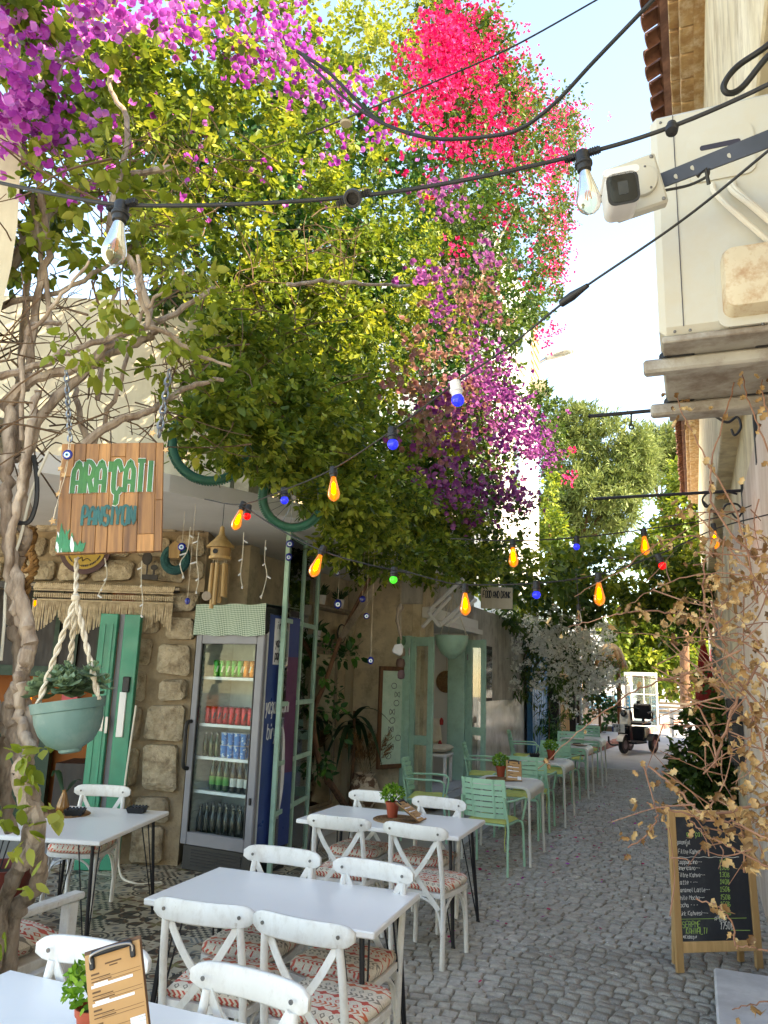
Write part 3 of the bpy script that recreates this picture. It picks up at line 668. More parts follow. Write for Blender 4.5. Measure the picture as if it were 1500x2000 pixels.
# ------------------------------------------------------------------ blue door and bamboo fronted shop
shp = thing('bamboo_shop', 'low shop front with bright blue door and bamboo panels between dark posts', 'building', (-3.4, 21, .3))
wp('wall', MB().box((-3.75, 22.3, 1.8), (.2, 9.2, 3.2)), m_gwall, shp)
bd = wp('door', MB().box((-3.5, 18.7, 1.5), (.08, 2.0, 2.5)), m_blued, shp)
for i in range(7): wp('plank', MB().box((-3.44, 17.85+i*.28, 1.5), (.04, .25, 2.46), ch=.012), m_blued, bd)
for y in (19.95, 22.8, 24.1, 25.7): wp('post', MB().box((-3.30, y, 1.7), (.26, .26, 2.9), ch=.02), m_dark, shp)
for y0, y1 in ((20.2, 22.6), (23.0, 24.0), (24.3, 25.5)):
    k = int((y1-y0)/.085)
    for i in range(k):
        y = y0+(i+.5)*(y1-y0)/k; wp('bamboo_slat', MB().tube([(-3.36, y, .3), (-3.36, y+.005, 2.9)], .04, 6), m_bamboo, shp)
for y in (23.45, 26.2): wp('white_post', MB().tube([(-3.12, y, .3), (-3.12, y, 2.9)], .045, 8), m_white, shp)
# ------------------------------------------------------------------ tall white building above
wb = thing('white_building', 'tall sunlit white building rising behind the red bougainvillea', 'building', (-4.2, 19, .3))
wp('wall', MB().box((-8.2, 20.0, 8.2), (8., 6.0, 9.8)), m_wwall, wb)
for yy, zz, h in ((19.6, 7.4, 1.5), (20.2, 11.4, 1.7)):
    wn = wp('window', MB().box((-4.19, yy, zz), (.06, 1.1, h), ch=.01), m_cwall, wb)
    wp('pane', MB().box((-4.155, yy, zz), (.012, .8, h-.25)), M('grey_pane', lin(98, 104, 108), rough=.15), wn)
    wp('sill', MB().box((-4.12, yy, zz-h/2-.06), (.18, 1.3, .1), ch=.01), m_wwall, wn)
wp('balcony', MB().box((-4.0, 22.3, 10.6), (.5, 1.1, .14), ch=.01), m_cwall, wb)
for i in range(6): wp('shutter_slat', MB().box((-4.1, 22.3, 10.9+i*.28), (.05, .9, .2), ch=.01), m_ply, wb)

# ================================================================== right: the long plastered house
rh = thing('plaster_house', 'long cream plastered house with tiled eave along the lane, dry vine on its wall', 'building', (.6, 8, 0))
wp('wall', MB().box((2.46, 11.5, 3.6), (4., 24., 7.24)), m_cream2, rh); wp('upper_storey', MB().box((.40, 11.5, 5.6), (.18, 23.9, 3.2), ch=.01), m_cream2, rh)
wp('wall_patch', MB().box((.452, 5.0, 1.7), (.02, 9.0, 3.5)), m_pink, rh)
for y, wd_, mt in ((9.6, .5, m_cwall), (12.6, .34, m_swall), (16.4, .5, m_cwall), (23.1, .5, m_wwall)):
    wp('pilaster', MB().box((.43, y, 1.95), (.08, wd_, 3.9), ch=.012), mt, rh)
for y in (14.2, 18.4):
    sh = wp('shutter', MB().box((.40, y, 2.1), (.05, .75, 1.5), ch=.006), m_shut, rh)
    for k in range(9): wp('slat', MB().box((.368, y, 1.48+k*.155), (.03, .6, .11), ch=.006), m_shut, sh)
rd = wp('red_door', MB().box((.425, 21.2, 1.5), (.06, 1.7, 2.5), ch=.01), m_reddr, rh)
for k in range(10): wp('plank', MB().box((.388, 20.45+k*.17, 1.5), (.02, .15, 2.44), ch=.006), m_reddr, rd)
# cornice of bricks and the tiled eave
bm_ = MB().box((0, 0, 0), (.22, .27, .10), ch=.008).mesh('cornice_brick', m_brick); ce = [bm_]
cor = wp('cornice', MB().box((.30, 11.5, 7.05), (.14, 23., .3)), m_brick, rh)
for i in range(80):
    for k in range(2):
        o = put('brick', bm_, cor, (.235-.075*k, .3+i*.285+k*.14+random.uniform(-.01, .01), 6.96+.13*k), random.uniform(-.03, .03), world=True)
roof = wp('roof', MB().slabq([(-.01, -.2, 7.24), (-.01, 23.4, 7.24), (2.6, 23.4, 8.46), (2.6, -.2, 8.46)], .06), m_tile, rh)
tl = MB(); n_ = 10
prof = [(math.cos(PI*i/n_)*.09, math.sin(PI*i/n_)*.06) for i in range(n_+1)]
tl.add([(x_, y_*1., z_) for x_, y_, z_ in [( -.22, p[0], p[1]) for p in prof]+[(.22, p[0]*.8, p[1]*.8+.02) for p in prof]+[(-.22, p[0]*.82, p[1]*.72-.012) for p in prof]],
       [(i, i+1, n_+2+i, n_+1+i) for i in range(n_)]+[(i+1, i, 2*(n_+1)+i, 2*(n_+1)+i+1) for i in range(n_)])
tme = tl.mesh('roof_tile', m_tile)
for i in range(120):
    o = put('roof_tile', tme, roof, (.07+random.uniform(-.02, .02), -.1+i*.195, 7.295), (0, -.43, random.uniform(-.03, .03)), world=True)
# left-hand plastered corner close by
wc = thing('white_plaster_corner', 'chipped white plaster corner of a wall at the upper edge of the frame', 'wall', at(-40, 1900, 3.3))
q = [at(-120, 200, 3.4), at(46, 200, 3.4), at(40, 330, 3.4), at(34, 440, 3.4), at(22, 520, 3.4), at(6, 590, 3.4), at(-20, 700, 3.4), at(-30, 2100, 3.4), at(-120, 2100, 3.4)]
wp('wall', MB().add([p for p in q]+[p-FH*.0+FH*.5-UH*.5 for p in q], [tuple(range(9))[::-1], tuple(range(9, 18))]+[(i, (i+1) % 9, 9+(i+1) % 9, 9+i) for i in range(9)]), m_cwall, wc, smooth=False)
# ================================================================== furniture
def cross_chair():
    t = thing('cross_back_chair', '', 'chair')
    for sx in (-1, 1):
        part('leg', MB().tube(crv([(sx*.185, -.20, 0), (sx*.19, -.205, .25), (sx*.19, -.215, .46), (sx*.185, -.245, .66), (sx*.175, -.268, .80)]), [.017]*25, 10), m_chairw, t)
        part('leg', MB().tube(crv([(sx*.195, .20, 0), (sx*.19, .195, .2), (sx*.18, .18, .44)]), [.016]*13, 10), m_chairw, t)
    # curved top rail with rounded ends
    m = MB(); n = 20; V = []
    for i in range(n+1):
        u = -1+2*i/n; x = u*.238; yy = -.262-.035*(1-u*u)+.004; h = .046*max(.16, (1-abs(u)**9))**.5
        for dy, hh in ((-.011, h*.86), (-.007, h), (.007, h), (.011, h*.86)): V.append((x, yy+dy, .838+hh))
        for dy, hh in ((.011, h*.86), (.007, h), (-.007, h), (-.011, h*.86)): V.append((x, yy+dy, .838-hh))
    F = [(i*8+k, i*8+(k+1) % 8, (i+1)*8+(k+1) % 8, (i+1)*8+k) for i in range(n) for k in range(8)]+[tuple(range(8))[::-1], tuple(n*8+k for k in range(8))]
    m.add(V, F); rl = part('backrest', m, m_chairw, t, ang=60)
    for sx in (-1, 1):
        for yo in (-.298, -.252):
            part('screw', MB().tube([(sx*.178, yo-.004+.012, .838), (sx*.178, yo+.012+.0, .838)], .008, 8), m_screw, rl)
    for sx in (-1, 1):
        p = [(sx*.168, -.262-.006*sx, .80), (sx*.09, -.262-.01*sx, .67), (-sx*.03, -.245-.01*sx, .52), (-sx*.165, -.222-.006*sx, .36)]
        m = MB(); P = crv(p, 6); V = []
        for i, q in enumerate(P):
            a = np.array(P[min(i+1, len(P)-1)])-np.array(P[max(i-1, 0)]); a /= np.linalg.norm(a); wv = np.cross(a, (0, 1, 0)); wv /= np.linalg.norm(wv)
            for s_, dy in ((-1, -.004), (1, -.004), (1, .004), (-1, .004)): V.append(q+wv*.0155*s_+np.array([0, dy, 0]))
        m.add(V, [(i*4+k, i*4+(k+1) % 4, (i+1)*4+(k+1) % 4, (i+1)*4+k) for i in range(len(P)-1) for k in range(4)]+[(3, 2, 1, 0), tuple((len(P)-1)*4+k for k in range(4))])
        part('cross_slat', m, m_chairw, t)
    def plan(s_=1.):
        return [(sx*a*s_, b*s_) for sx, a, b in ((-1, .19, -.20), (-1, .215, 0), (-1, .215, .16), (-1, .19, .21), (-1, .1, .235), (1, .1, .235), (1, .19, .21), (1, .215, .16), (1, .215, 0), (1, .19, -.20))]
    part('seat', MB().prism(plan(), .425, .455), m_chairw, t)
    cu = MB()
    ring0 = plan(.98); k = len(ring0); L = []
    for z, s_ in ((.456, .93), (.468, 1.0), (.492, 1.0), (.508, .92), (.514, .6), (.516, .2)): L.append([(x*s_, y*s_+.005, z) for x, y in ring0])
    cu.add([p for l in L for p in l], [(i*k+j, i*k+(j+1) % k, (i+1)*k+(j+1) % k, (i+1)*k+j) for i in range(len(L)-1) for j in range(k)]+[tuple(range(k))[::-1], tuple((len(L)-1)*k+j for j in range(k))])
    part('cushion', cu, m_kilim, t, ang=80)
    m = MB()
    for a, b in (((-.185, -.2), (.185, -.2)), ((-.19, .195), (.19, .195)), ((-.188, -.2), (-.19, .195)), ((.188, -.2), (.19, .195))):
        c = ((a[0]+b[0])/2, (a[1]+b[1])/2)
        q = [(a[0], a[1], .18), (a[0]+(c[0]-a[0])*.25, a[1]+(c[1]-a[1])*.25, .36), (c[0], c[1], .42), (b[0]+(c[0]-b[0])*.25, b[1]+(c[1]-b[1])*.25, .36), (b[0], b[1], .18)]
        m.tube(crv(q, 5), .008, 6)
    part('bentwood_brace', m, m_chairw, t)
    return t
CH = cross_chair(); CH_used = False
def chair(x, y, rz, label, z=0.):
    global CH_used
    g_ = 'white cross back chairs with kilim cushions'
    if not CH_used: CH.location = (x, y, z); CH.rotation_euler = (0, 0, rz); CH['label'] = label; CH['group'] = g_; CH_used = True; return CH
    return dup(CH, (x, y, z), rz, label, g_)
def rail_at(x, y, face, ang=0.):                     # chair whose top rail centre stands at x, y; face +1 away from the camera
    a = math.radians(ang)+(0 if face > 0 else PI); return x+math.sin(a)*-.29*(1), y+math.cos(a)*.29, a
def place(x, y, face, ang, label):
    a = math.radians(ang)+(0 if face > 0 else PI); chair(x-math.sin(a)*.29, y+math.cos(a)*.29, a, label)
place(-2.00, 3.02, 1, 6, 'white cross back chair at the near side of the empty middle table, left one')
place(-1.53, 3.02, 1, -4, 'white cross back chair at the near side of the empty middle table, right one')
place(-2.20, 4.12, -1, 2, 'white chair across the empty middle table, nearer the drinks fridge')
place(-1.63, 4.08, -1, -5, 'white chair across the empty middle table, nearer the cobbles')
place(-2.05, 2.46, -1, 4, 'white chair behind the clipboard on the table nearest the camera, beside the bench')
place(-1.40, 2.46, -1, -6, 'white chair tucked in just beyond the nearest table corner, low in the frame')
place(-2.36, 5.16, 1, 3, 'white cross back chair before the basil table, on its fridge side')
place(-1.80, 5.16, 1, -6, 'white cross back chair before the basil table, with one leg on the cobbles')
place(-2.58, 6.42, -1, 0, 'white chair beyond the basil table, left of its basil pot')
place(-2.00, 6.40, -1, -5, 'white chair beyond the basil table, behind the brown clipboard')
place(-4.62, 5.42, -1, 18, 'shaded white chair at the wall table in front of the teal door')
# ---- rectangular tables on black hairpin legs
def hair_table(cx, cy_, rz, L, Wd, label, top=.75):
    t = thing('cafe_table', label, 'table', (cx, cy_, 0), rz, 'white cafe tables on black hairpin legs')
    part('tabletop', MB().box((0, 0, top-.016), (L, Wd, .032), ch=.006), m_top, t)
    for sx in (-1, 1):
        for sy in (-1, 1):
            x, y = sx*(L/2-.09), sy*(Wd/2-.09); m = MB(); fx, fy = sx*(L/2-.045), sy*(Wd/2-.045)
            m.tube([(x, y, top-.036), (fx, fy, .01)], .013, 8)
            for ox, oy in ((-sx*.10, 0), (0, -sy*.10)): m.tube([(x+ox, y+oy, top-.036), (fx+ox*.1, fy+oy*.1, .04)], .005, 6)
            m.box((x-sx*.03, y-sy*.03, top-.036), (.15, .15, .006)); lg = part('leg', m, m_black, t)
            part('foot', MB().tube([(fx, fy, .0), (fx, fy, .02)], .016, 8), m_blackp, lg)
    return t
hair_table(-1.97, 3.73, .04, 1.20, .70, 'white rectangular table with nothing on it, in the middle of the terrace')
hair_table(-2.26, 5.98, 0., 1.30, .76, 'white rectangular table with basil and clipboard, in front of the window screen')
hair_table(-1.81, 2.04, .0, 1.16, .72, 'white table nearest the camera, cut off by the lower frame edge')
ltab = hair_table(-4.17, 4.685, math.radians(105), 1.15, .86, 'shaded white table by the teal door carrying a vase and two ashtrays')
# ---- mint metal armchair
def mint_chair():
    t = thing('mint_armchair', '', 'chair'); n = 14
    for k in range(7):                               # slats of the curved, round cornered back
        z = .50+k*.054; hw = .225*(.90 if k in (0, 6) else 1.0); V = []
        for i in range(n+1):
            u = -1+2*i/n; x = u*hw; lean = (z-.48)*.22; yy = -.235-lean+.055*u*u
            for dy, dz in ((-.004, 0), (.004, 0), (.004, .043), (-.004, .043)): V.append((x, yy+dy, z+dz))
        part('slat', MB().add(V, [(i*4+k2, i*4+(k2+1) % 4, (i+1)*4+(k2+1) % 4, (i+1)*4+k2) for i in range(n) for k2 in range(4)]+[(3, 2, 1, 0), tuple(n*4+q for q in range(4))]), m_green, t)
    for sx in (-1, 1):
        for u, wd in ((.96, .035), (.50, .022)):
            P = []; m = MB()
            for z in (.50, .62, .74, .868):
                x = sx*u*.215; uu = u*.215/.225; P.append((x, -.235-(z-.48)*.22+.055*uu*uu-.002, z))
            V = []
            for q in P:
                for dx, dy in ((-wd/2, -.0035), (wd/2, -.0035), (wd/2, .0035), (-wd/2, .0035)): V.append((q[0]+dx, q[1]+dy, q[2]))
            m.add(V, [(i*4+k2, i*4+(k2+1) % 4, (i+1)*4+(k2+1) % 4, (i+1)*4+k2) for i in range(3) for k2 in range(4)]); part('back_strip', m, m_green, t)
    part('seat', MB().prism([(sx*a, b) for sx, a, b in ((-1, .20, -.22), (-1, .225, -.1), (-1, .225, .16), (-1, .18, .22), (1, .18, .22), (1, .225, .16), (1, .225, -.1), (1, .20, -.22))], .435, .45), m_green, t)
    for sx in (-1, 1):
        part('frame', MB().tube(crv([(sx*.25, -.27, 0), (sx*.245, -.25, .25), (sx*.24, -.225, .44), (sx*.225, -.25, .60), (sx*.215, -.268, .70)], 6), .0125, 8), m_green, t)
        part('armrest', MB().tube(crv([(sx*.222, -.262, .665), (sx*.275, -.12, .668), (sx*.285, .10, .668), (sx*.285, .185, .655), (sx*.275, .215, .60), (sx*.25, .19, .45)], 6), .0115, 8), m_green, t)
        part('leg', MB().tube(crv([(sx*.12, .20, .43), (sx*.21, .205, .43), (sx*.245, .21, .405), (sx*.25, .23, .2), (sx*.252, .245, 0)], 5), .0125, 8), m_green, t)
    m = MB()
    def cs(u, v):
        a, b = (u-.5)*2, (v-.5)*2; e = max(0, 1-abs(a)**6)*max(0, 1-abs(b)**6); d = .5+.5*math.cos(a*3.1*1.5)*math.cos(b*3.1*1.5)
        return (a*.205*(1+.02*math.sin(9*b)), b*.20-.005, .455+.035*e**.5*(.75+.25*d))
    m.grid(cs, 14, 14); m.grid(lambda u, v: (lambda p: (p[0], p[1], .452))(cs(1-u, v)), 2, 2)
    part('cushion', m, m_yell, t, ang=80)
    part('cushion_tie', MB().tube(crv([(.20, -.2, .46), (.225, -.26, .40), (.22, -.27, .30), (.225, -.265, .22)], 4), .004, 5), m_yell, t)
    return t
MC = mint_chair(); MCu = False
def mint(x, y, rz, label):
    global MCu
    g_ = 'mint metal armchairs along the lane'; z = gz(y)
    if not MCu: MC.location = (x, y, z); MC.rotation_euler = (0, 0, rz); MC['label'] = label; MC['group'] = g_; MCu = True
    else: dup(MC, (x, y, z), rz, label, g_)
mint(-1.95, 7.98, math.radians(-6), 'mint armchair with its back to the camera, closest of the lane chairs')
mint(-2.95, 8.95, math.radians(-78), 'mint armchair standing alone between the basil table and the mint doors')
mint(-2.04, 9.62, PI+.12, 'mint armchair facing the camera across the first mint row table')
mint(-2.85, 11.15, math.radians(-75), 'mint armchair against the wall under the open right mint door')
mint(-1.98, 10.25-.1, .05, 'mint armchair backed against another one, before the second lane table')
mint(-2.04, 11.9, PI-.1, 'mint armchair behind the second lane table with the basil')
mint(-2.75, 13.6, math.radians(-75), 'mint armchair beside the white wall panel, farthest on the wall side')
mint(-1.98, 12.35, -.05, 'mint armchair at the near end of the third lane table')
mint(-2.02, 13.75, PI+.1, 'mint armchair between the third and the last lane table')
mint(-1.95, 15.2, PI-.06, 'mint armchair past the last lane table, farthest down the lane')
# ---- cream metal tables with rolled edges
def lane_table(x1, y0, y1, label, w_=.72):
    y = (y0+y1)/2; L = y1-y0; t = thing('lane_table', label, 'table', (x1-w_/2, y, gz(y)), 0, 'cream metal tables along the lane'); h = .745; r = .07; n = 8
    prof = [(-w_/2, h-.10)]+[(-w_/2+r-r*math.cos(a*PI/2/n), h-r+r*math.sin(a*PI/2/n)) for a in range(n+1)]
    prof = prof+[(-a, b) for a, b in prof[::-1]]; k = len(prof)
    V = [(a, s_*L/2, b) for s_ in (-1, 1) for a, b in prof]+[(a*.985, s_*L/2, b-.012) for s_ in (-1, 1) for a, b in prof]
    F = [(i, i+1, k+i+1, k+i) for i in range(k-1)]+[(2*k+i+1, 2*k+i, 3*k+i, 3*k+i+1) for i in range(k-1)]+[(i+1, i, 2*k+i, 2*k+i+1) for i in range(k-1)]+[(k+i, k+i+1, 3*k+i+1, 3*k+i) for i in range(k-1)]
    part('tabletop', MB().add(V, F), m_cream, t, ang=30)
    for s_ in (-1, 1):
        yy = s_*(L/2-.012)
        part('rim_tube', MB().tube(crv([(-w_/2+.02, yy, h-.10), (-w_/2+.03, yy, h-.05), (-w_/2+.085, yy, h-.006), (0, yy, h-.004), (w_/2-.085, yy, h-.006), (w_/2-.03, yy, h-.05), (w_/2-.02, yy, h-.10)], 5), .013, 8), m_cream, t)
        for sx in (-1, 1): part('leg', MB().tube([(sx*(w_/2-.02), yy, h-.09), (sx*(w_/2-.008), yy+s_*.01, 0)], .0135, 8), m_cream, t)
    return t
lane_table(-1.60, 8.16, 8.93, 'cream metal lane table carrying basil and a clipboard, first in the row')
lane_table(-1.58, 10.30, 11.08, 'cream metal lane table with basil and a small black ashtray, second in the row')
lane_table(-1.58, 12.6, 13.25, 'cream metal lane table with only a menu lying on it, third in the row')
lane_table(-1.52, 13.95, 14.6, 'cream metal lane table at the far end of the row')
# ---- small things on the tables
def basil(loc_, label, r=.075, h=.12, seed=0):
    t = thing('basil_pot', label, 'potted plant', loc_, seed*.7, 'basil pots on the tables')
    part('pot', MB().lathe([(.038, 0), (.052, h*.82), (.057, h*.82), (.059, h), (.053, h), (.05, h*.86), (0, h*.86)], 20), m_terra, t)
    part('soil', MB().lathe([(.05, h*.87), (0, h*.89)], 16), m_soil, t)
    m = MB(); rr = random.Random(seed)
    for k in range(14):
        a = rr.uniform(0, 6.3); q = rr.uniform(.02, .07); m.tube(crv([(0, 0, h*.88), (math.cos(a)*q*.5, math.sin(a)*q*.5, h+.03), (math.cos(a)*q, math.sin(a)*q, h+.08)], 3), .0025, 4)
    part('stem', m, m_basil, t)
    P = rv(420)*RNG.uniform(.7, 1.06, (420, 1)); P = P[P[:, 2] > -.55]; n = len(P); pos = P*np.array([.088, .088, .07])+np.array([0, 0, h+.055])
    D = unit(P+rv(n)*.8); put('foliage', leaf_mesh('basil_foliage', pos, D, unit(P+rv(n)*.4), RNG.uniform(.018, .032, n), RNG.uniform(0, 1, n), m_basil, 'ovate'), t, kind='stuff')
_b = onz(178, 2052, .75); basil((_b[0], _b[1], .75), 'basil in terracotta pot half hidden by the upright clipboard, nearest the camera', seed=1)
basil((-2.28, 6.03, .754), 'round basil in terracotta pot on the white table before the window screen', seed=2)
basil((-2.06, 8.82, .75+gz(8.6)), 'basil pot behind the clipboard on the first cream table', seed=3)
basil((-1.86, 10.9, .75+gz(10.7)), 'basil pot beside the ashtray on the second cream table', seed=4)
def placemat(c, label, r=.19):
    t = thing('placemat', label, 'placemat', c, 0, 'round woven placemats'); m = MB()
    m.lathe([(0, .0), (r, 0), (r, .005), (0, .006)], 32); part('mat', m, m_mat, t)
    w_ = MB()
    for k in range(6): w_.ring([(math.cos(a*PI/16)*(r-.01-k*.03), math.sin(a*PI/16)*(r-.01-k*.03), .006) for a in range(32)], .004, 5)
    part('braid', w_, m_mat, t)
placemat((-2.22, 5.98, .75), 'round brown placemat under the basil on the white table')
placemat((-2.02, 8.66, .748+gz(8.6)), 'round brown placemat on the first cream table', .17)
placemat((-1.98, 10.85, .748+gz(10.7)), 'round brown placemat on the second cream table', .17)
placemat((-4.48, 4.84, .75), 'round tan placemat under the vase on the shaded table')
placemat((_b[0], _b[1]-.0, .744), 'round placemat under the nearest basil, mostly cut off by the frame', .15)
def ashtray(c, rz, label):
    t = thing('ashtray', label, 'ashtray', c, rz, 'black plastic ashtrays'); m = MB(); q = .062; b = .048; h = .042
    for z, s_ in ((0, b), (h, q)): m.v += [(-s_*1.15, -s_, z), (s_*1.15, -s_, z), (s_*1.15, s_, z), (-s_*1.15, s_, z)]
    for z, s_ in ((h, q*.86), (.01, b*.84)): m.v += [(-s_*1.15, -s_, z), (s_*1.15, -s_, z), (s_*1.15, s_, z), (-s_*1.15, s_, z)]
    m.f += [(3, 2, 1, 0)]+[(a*4+i, a*4+(i+1) % 4, a*4+4+(i+1) % 4, a*4+4+i) for a in range(3) for i in range(4)]+[(12, 13, 14, 15)]
    part('tray', m, m_blackp, t); k = MB(); rr = random.Random(3)
    for i in range(-2, 3):
        for s_ in (-1, 1): k.box((i*.026, s_*q*.93, h+.003), (.014, .008, .008))
    part('rim_notch', k, m_blackp, t); a = MB()
    for i in range(26): a.hull([(rr.uniform(-.045, .045)+rr.uniform(-.008, .008), rr.uniform(-.035, .035)+rr.uniform(-.008, .008), .02+rr.uniform(0, .022)) for _ in range(6)])
    part('coffee_grounds', a, m_soil, t, kind='stuff')
ashtray((-4.36, 4.82, .756), .5, 'black ashtray on the tan placemat beside the vase')
ashtray((-4.07, 5.17, .75), .35, 'black ashtray alone near the far edge of the shaded table')
ashtray((-2.10, 11.0, .754+gz(10.7)), .2, 'black ashtray on the second cream table, left of its basil')
vs = thing('bud_vase', 'amber ribbed glass bud vase with one long leaf on the shaded table', 'vase', (-4.50, 4.84, .756))
part('glass', MB().lathe([(.03, 0), (.045, .02), (.046, .05), (.03, .10), (.014, .15), (.016, .165), (.011, .165), (.01, .15), (.026, .1), (.04, .05), (.03, .01)], 20, wav=.04, wn=10), M('amber_ribbed', lin(150, 104, 54), lin(120, 80, 40), rough=.15), vs)
part('leaf', MB().grid(lambda u, v: (-.02-.16*v+.02*math.sin(u*3), .03*v+(u-.5)*.06*math.sin(PI*min(1, v*.95+.05)), .14+.16*math.sin(v*2.4)), 4, 10), m_yuc, vs)
part('leaf', MB().grid(lambda u, v: (.02+.13*v, (u-.5)*.06*math.sin(PI*min(1, v*.95+.05)), .15+.10*math.sin(v*2.)), 4, 10), m_yuc, vs)
# ---- clipboards with menus
def clipboard(c, rot, label, w_=.21, h=.30):
    t = thing('menu_clipboard', label, 'menu', c, 0, 'kraft menu clipboards on the tables'); t.rotation_euler = rot
    part('board', MB().box((0, 0, 0), (w_, h, .006), ch=.002), m_brown, t); part('sheet', MB().box((0, -.004, .0065), (w_-.006, h-.012, .004), ch=.001), m_kraft, t)
    cl = part('clip', MB().tube(crv([(-.055, h/2-.045, .012), (-.055, h/2-.015, .02), (0, h/2-.008, .022), (.055, h/2-.015, .02), (.055, h/2-.045, .012)], 4), .003, 6), m_steel, t)
    part('clip_jaw', MB().box((0, h/2-.012, .013), (.115, .016, .012), ch=.004), m_blackp, cl)
    for sx in (-1, 1): part('clip_arm', MB().box((sx*.056, h/2-.034, .0125), (.014, .03, .01), ch=.003), m_blackp, cl)
    rr = random.Random(5); ink = MB(); wh = MB(); y = h/2-.055; z = .0088; k_ = w_/.21
    def bx_(m, c, d): m.box((c[0]*k_, c[1], c[2]), (d[0]*k_, d[1]*k_, d[2]))
    bx_(ink, (0, y+.012, z), (.06, .005, .0006)); bx_(ink, (0, y+.005, z), (.03, .004, .0006))
    for sec in range(4):
        bx_(ink, (-.068, y-.008*k_, z), (.03, .006, .0006)); y -= .02*k_
        for r in range(2):
            wv = rr.uniform(.05, .08); bx_(ink, (-.083+wv/2, y, z), (wv, .0035, .0006)); bx_(ink, (.02, y-.005*k_, z), (.15, .0012, .0006)); y -= .011*k_
        if sec != 2:
            bx_(wh, (-.01, y-.004*k_, z+.0002), (.15, .009, .0006)); bx_(wh, (-.05, y+.004*k_, z+.0002), (.05, .005, .0006)); y -= .014*k_
    part('menu_text', ink, m_ink, t, smooth=False); part('white_strip', wh, m_print, t, smooth=False)
    part('white_label', MB().box((w_/2-.028, -h/2+.03, z), (.04, .04, .0006)), m_print, t)
    return t
def axes(x, y):
    x, y = Vector(x).normalized(), Vector(y); y = (y-x*y.dot(x)).normalized(); z = x.cross(y); return Matrix((x, y, z)).transposed().to_euler()
_r = Matrix.Rotation(YAW-math.radians(6), 3, 'Z') @ Matrix.Rotation(math.radians(74), 3, 'X') @ Matrix.Rotation(math.radians(19), 3, 'Z')
clipboard(at(229, 1938, 2.27), _r.to_euler(), 'upright brown menu clipboard with metal clip, leaning on the nearest basil', .158, .235)
clipboard((-2.10, 5.95, .83), axes((.05, 1, 0), (-.84, 0, .5)), 'brown menu clipboard propped on the basil pot of the white table', .16, .24)
clipboard((-1.88, 8.66, .85+gz(8.6)), axes((.95, .3, -.05), (-.4, .5, .75)), 'brown menu clipboard leaning on the basil of the first cream table', .17, .25)
clipboard((-1.75, 12.85, .762+gz(12.9)), (0, 0, .5), 'brown menu clipboard lying flat on the third cream table', .17, .25)
# ---- wooden bench with kilim cushions
bn = thing('garden_bench', 'whitewashed wooden bench with red kilim cushions at the left edge', 'bench', (-3.6, 3.3, 0))
AX, AY0, AY1 = -3.14, 2.72, 3.58
wp('armrest', MB().box((AX, (AY0+AY1)/2, .645), (.075, AY1-AY0, .035), ch=.008), m_chairw, bn)
wp('leg', MB().box((AX, AY1-.07, .32), (.06, .07, .61), ch=.006), m_chairw, bn); wp('leg', MB().box((AX, AY0+.05, .45), (.06, .07, .9), ch=.006), m_chairw, bn)
wp('rail', MB().box((AX, (AY0+AY1)/2, .30), (.045, AY1-AY0-.18, .09), ch=.006), m_chairw, bn)
wp('seat', MB().box((AX-.85, (AY0+AY1)/2, .35), (1.6, AY1-AY0-.1, .05), ch=.006), m_chairw, bn)
for k in range(4): wp('back_slat', MB().box((AX-.85, AY0+.02, .5+k*.12), (1.62, .03, .08), ch=.006), m_chairw, bn)
def pillow(c, d, rot):
    m = MB(); Mx = Matrix.Translation(c) @ Matrix.Rotation(rot[2], 4, 'Z') @ Matrix.Rotation(rot[0], 4, 'X')
    f = lambda s_: (lambda u, v: Mx @ Vector(((u-.5)*d[0], (v-.5)*d[1], s_*d[2]*.5*(max(0, 1-abs(2*u-1)**5)*max(0, 1-abs(2*v-1)**5))**.45)))
    m.grid(f(1), 14, 14); m.grid(lambda u, v: f(-1)(1-u, v), 14, 14); return m
cu_ = tag(put('seat_cushion', pillow((AX-.42, 3.20, .45), (.72, .66, .15), (0, 0, 0)).mesh('seat_cushion', m_kilim, ang=80)), 'kilim cushion with red stars on the whitewashed bench', 'cushion')
tag(put('seat_cushion', pillow((AX-.30, 2.86, .58), (.52, .44, .14), (1.05, 0, .1)).mesh('back_cushion', m_kilim, ang=80)), 'kilim cushion propped against the bench back', 'cushion')
# ---- brown red tub behind the vine trunk
tb = thing('plastic_tub', 'brown red plastic plant tub behind the twisted vine trunk', 'planter', (-4.62, 4.45, 0))
part('tub', MB().lathe([(.15, 0), (.17, .03), (.20, .40), (.215, .40), (.22, .45), (.2, .45), (.19, .38), (0, .38)], 24), m_redpot, tb); part('soil', MB().lathe([(.19, .385), (0, .40)], 16), m_soil, tb)
part('emblem', MB().prism([(-.02, -.02), (.02, -.02), (.02, .015), (.01, 0), (0, .02), (-.01, 0), (-.02, .015)], 0, .004, Matrix.Rotation(-.5, 4, 'Z') @ Matrix.Translation((0, -.178, .12)) @ Matrix.Rotation(PI/2, 4, 'X')), m_print, tb)
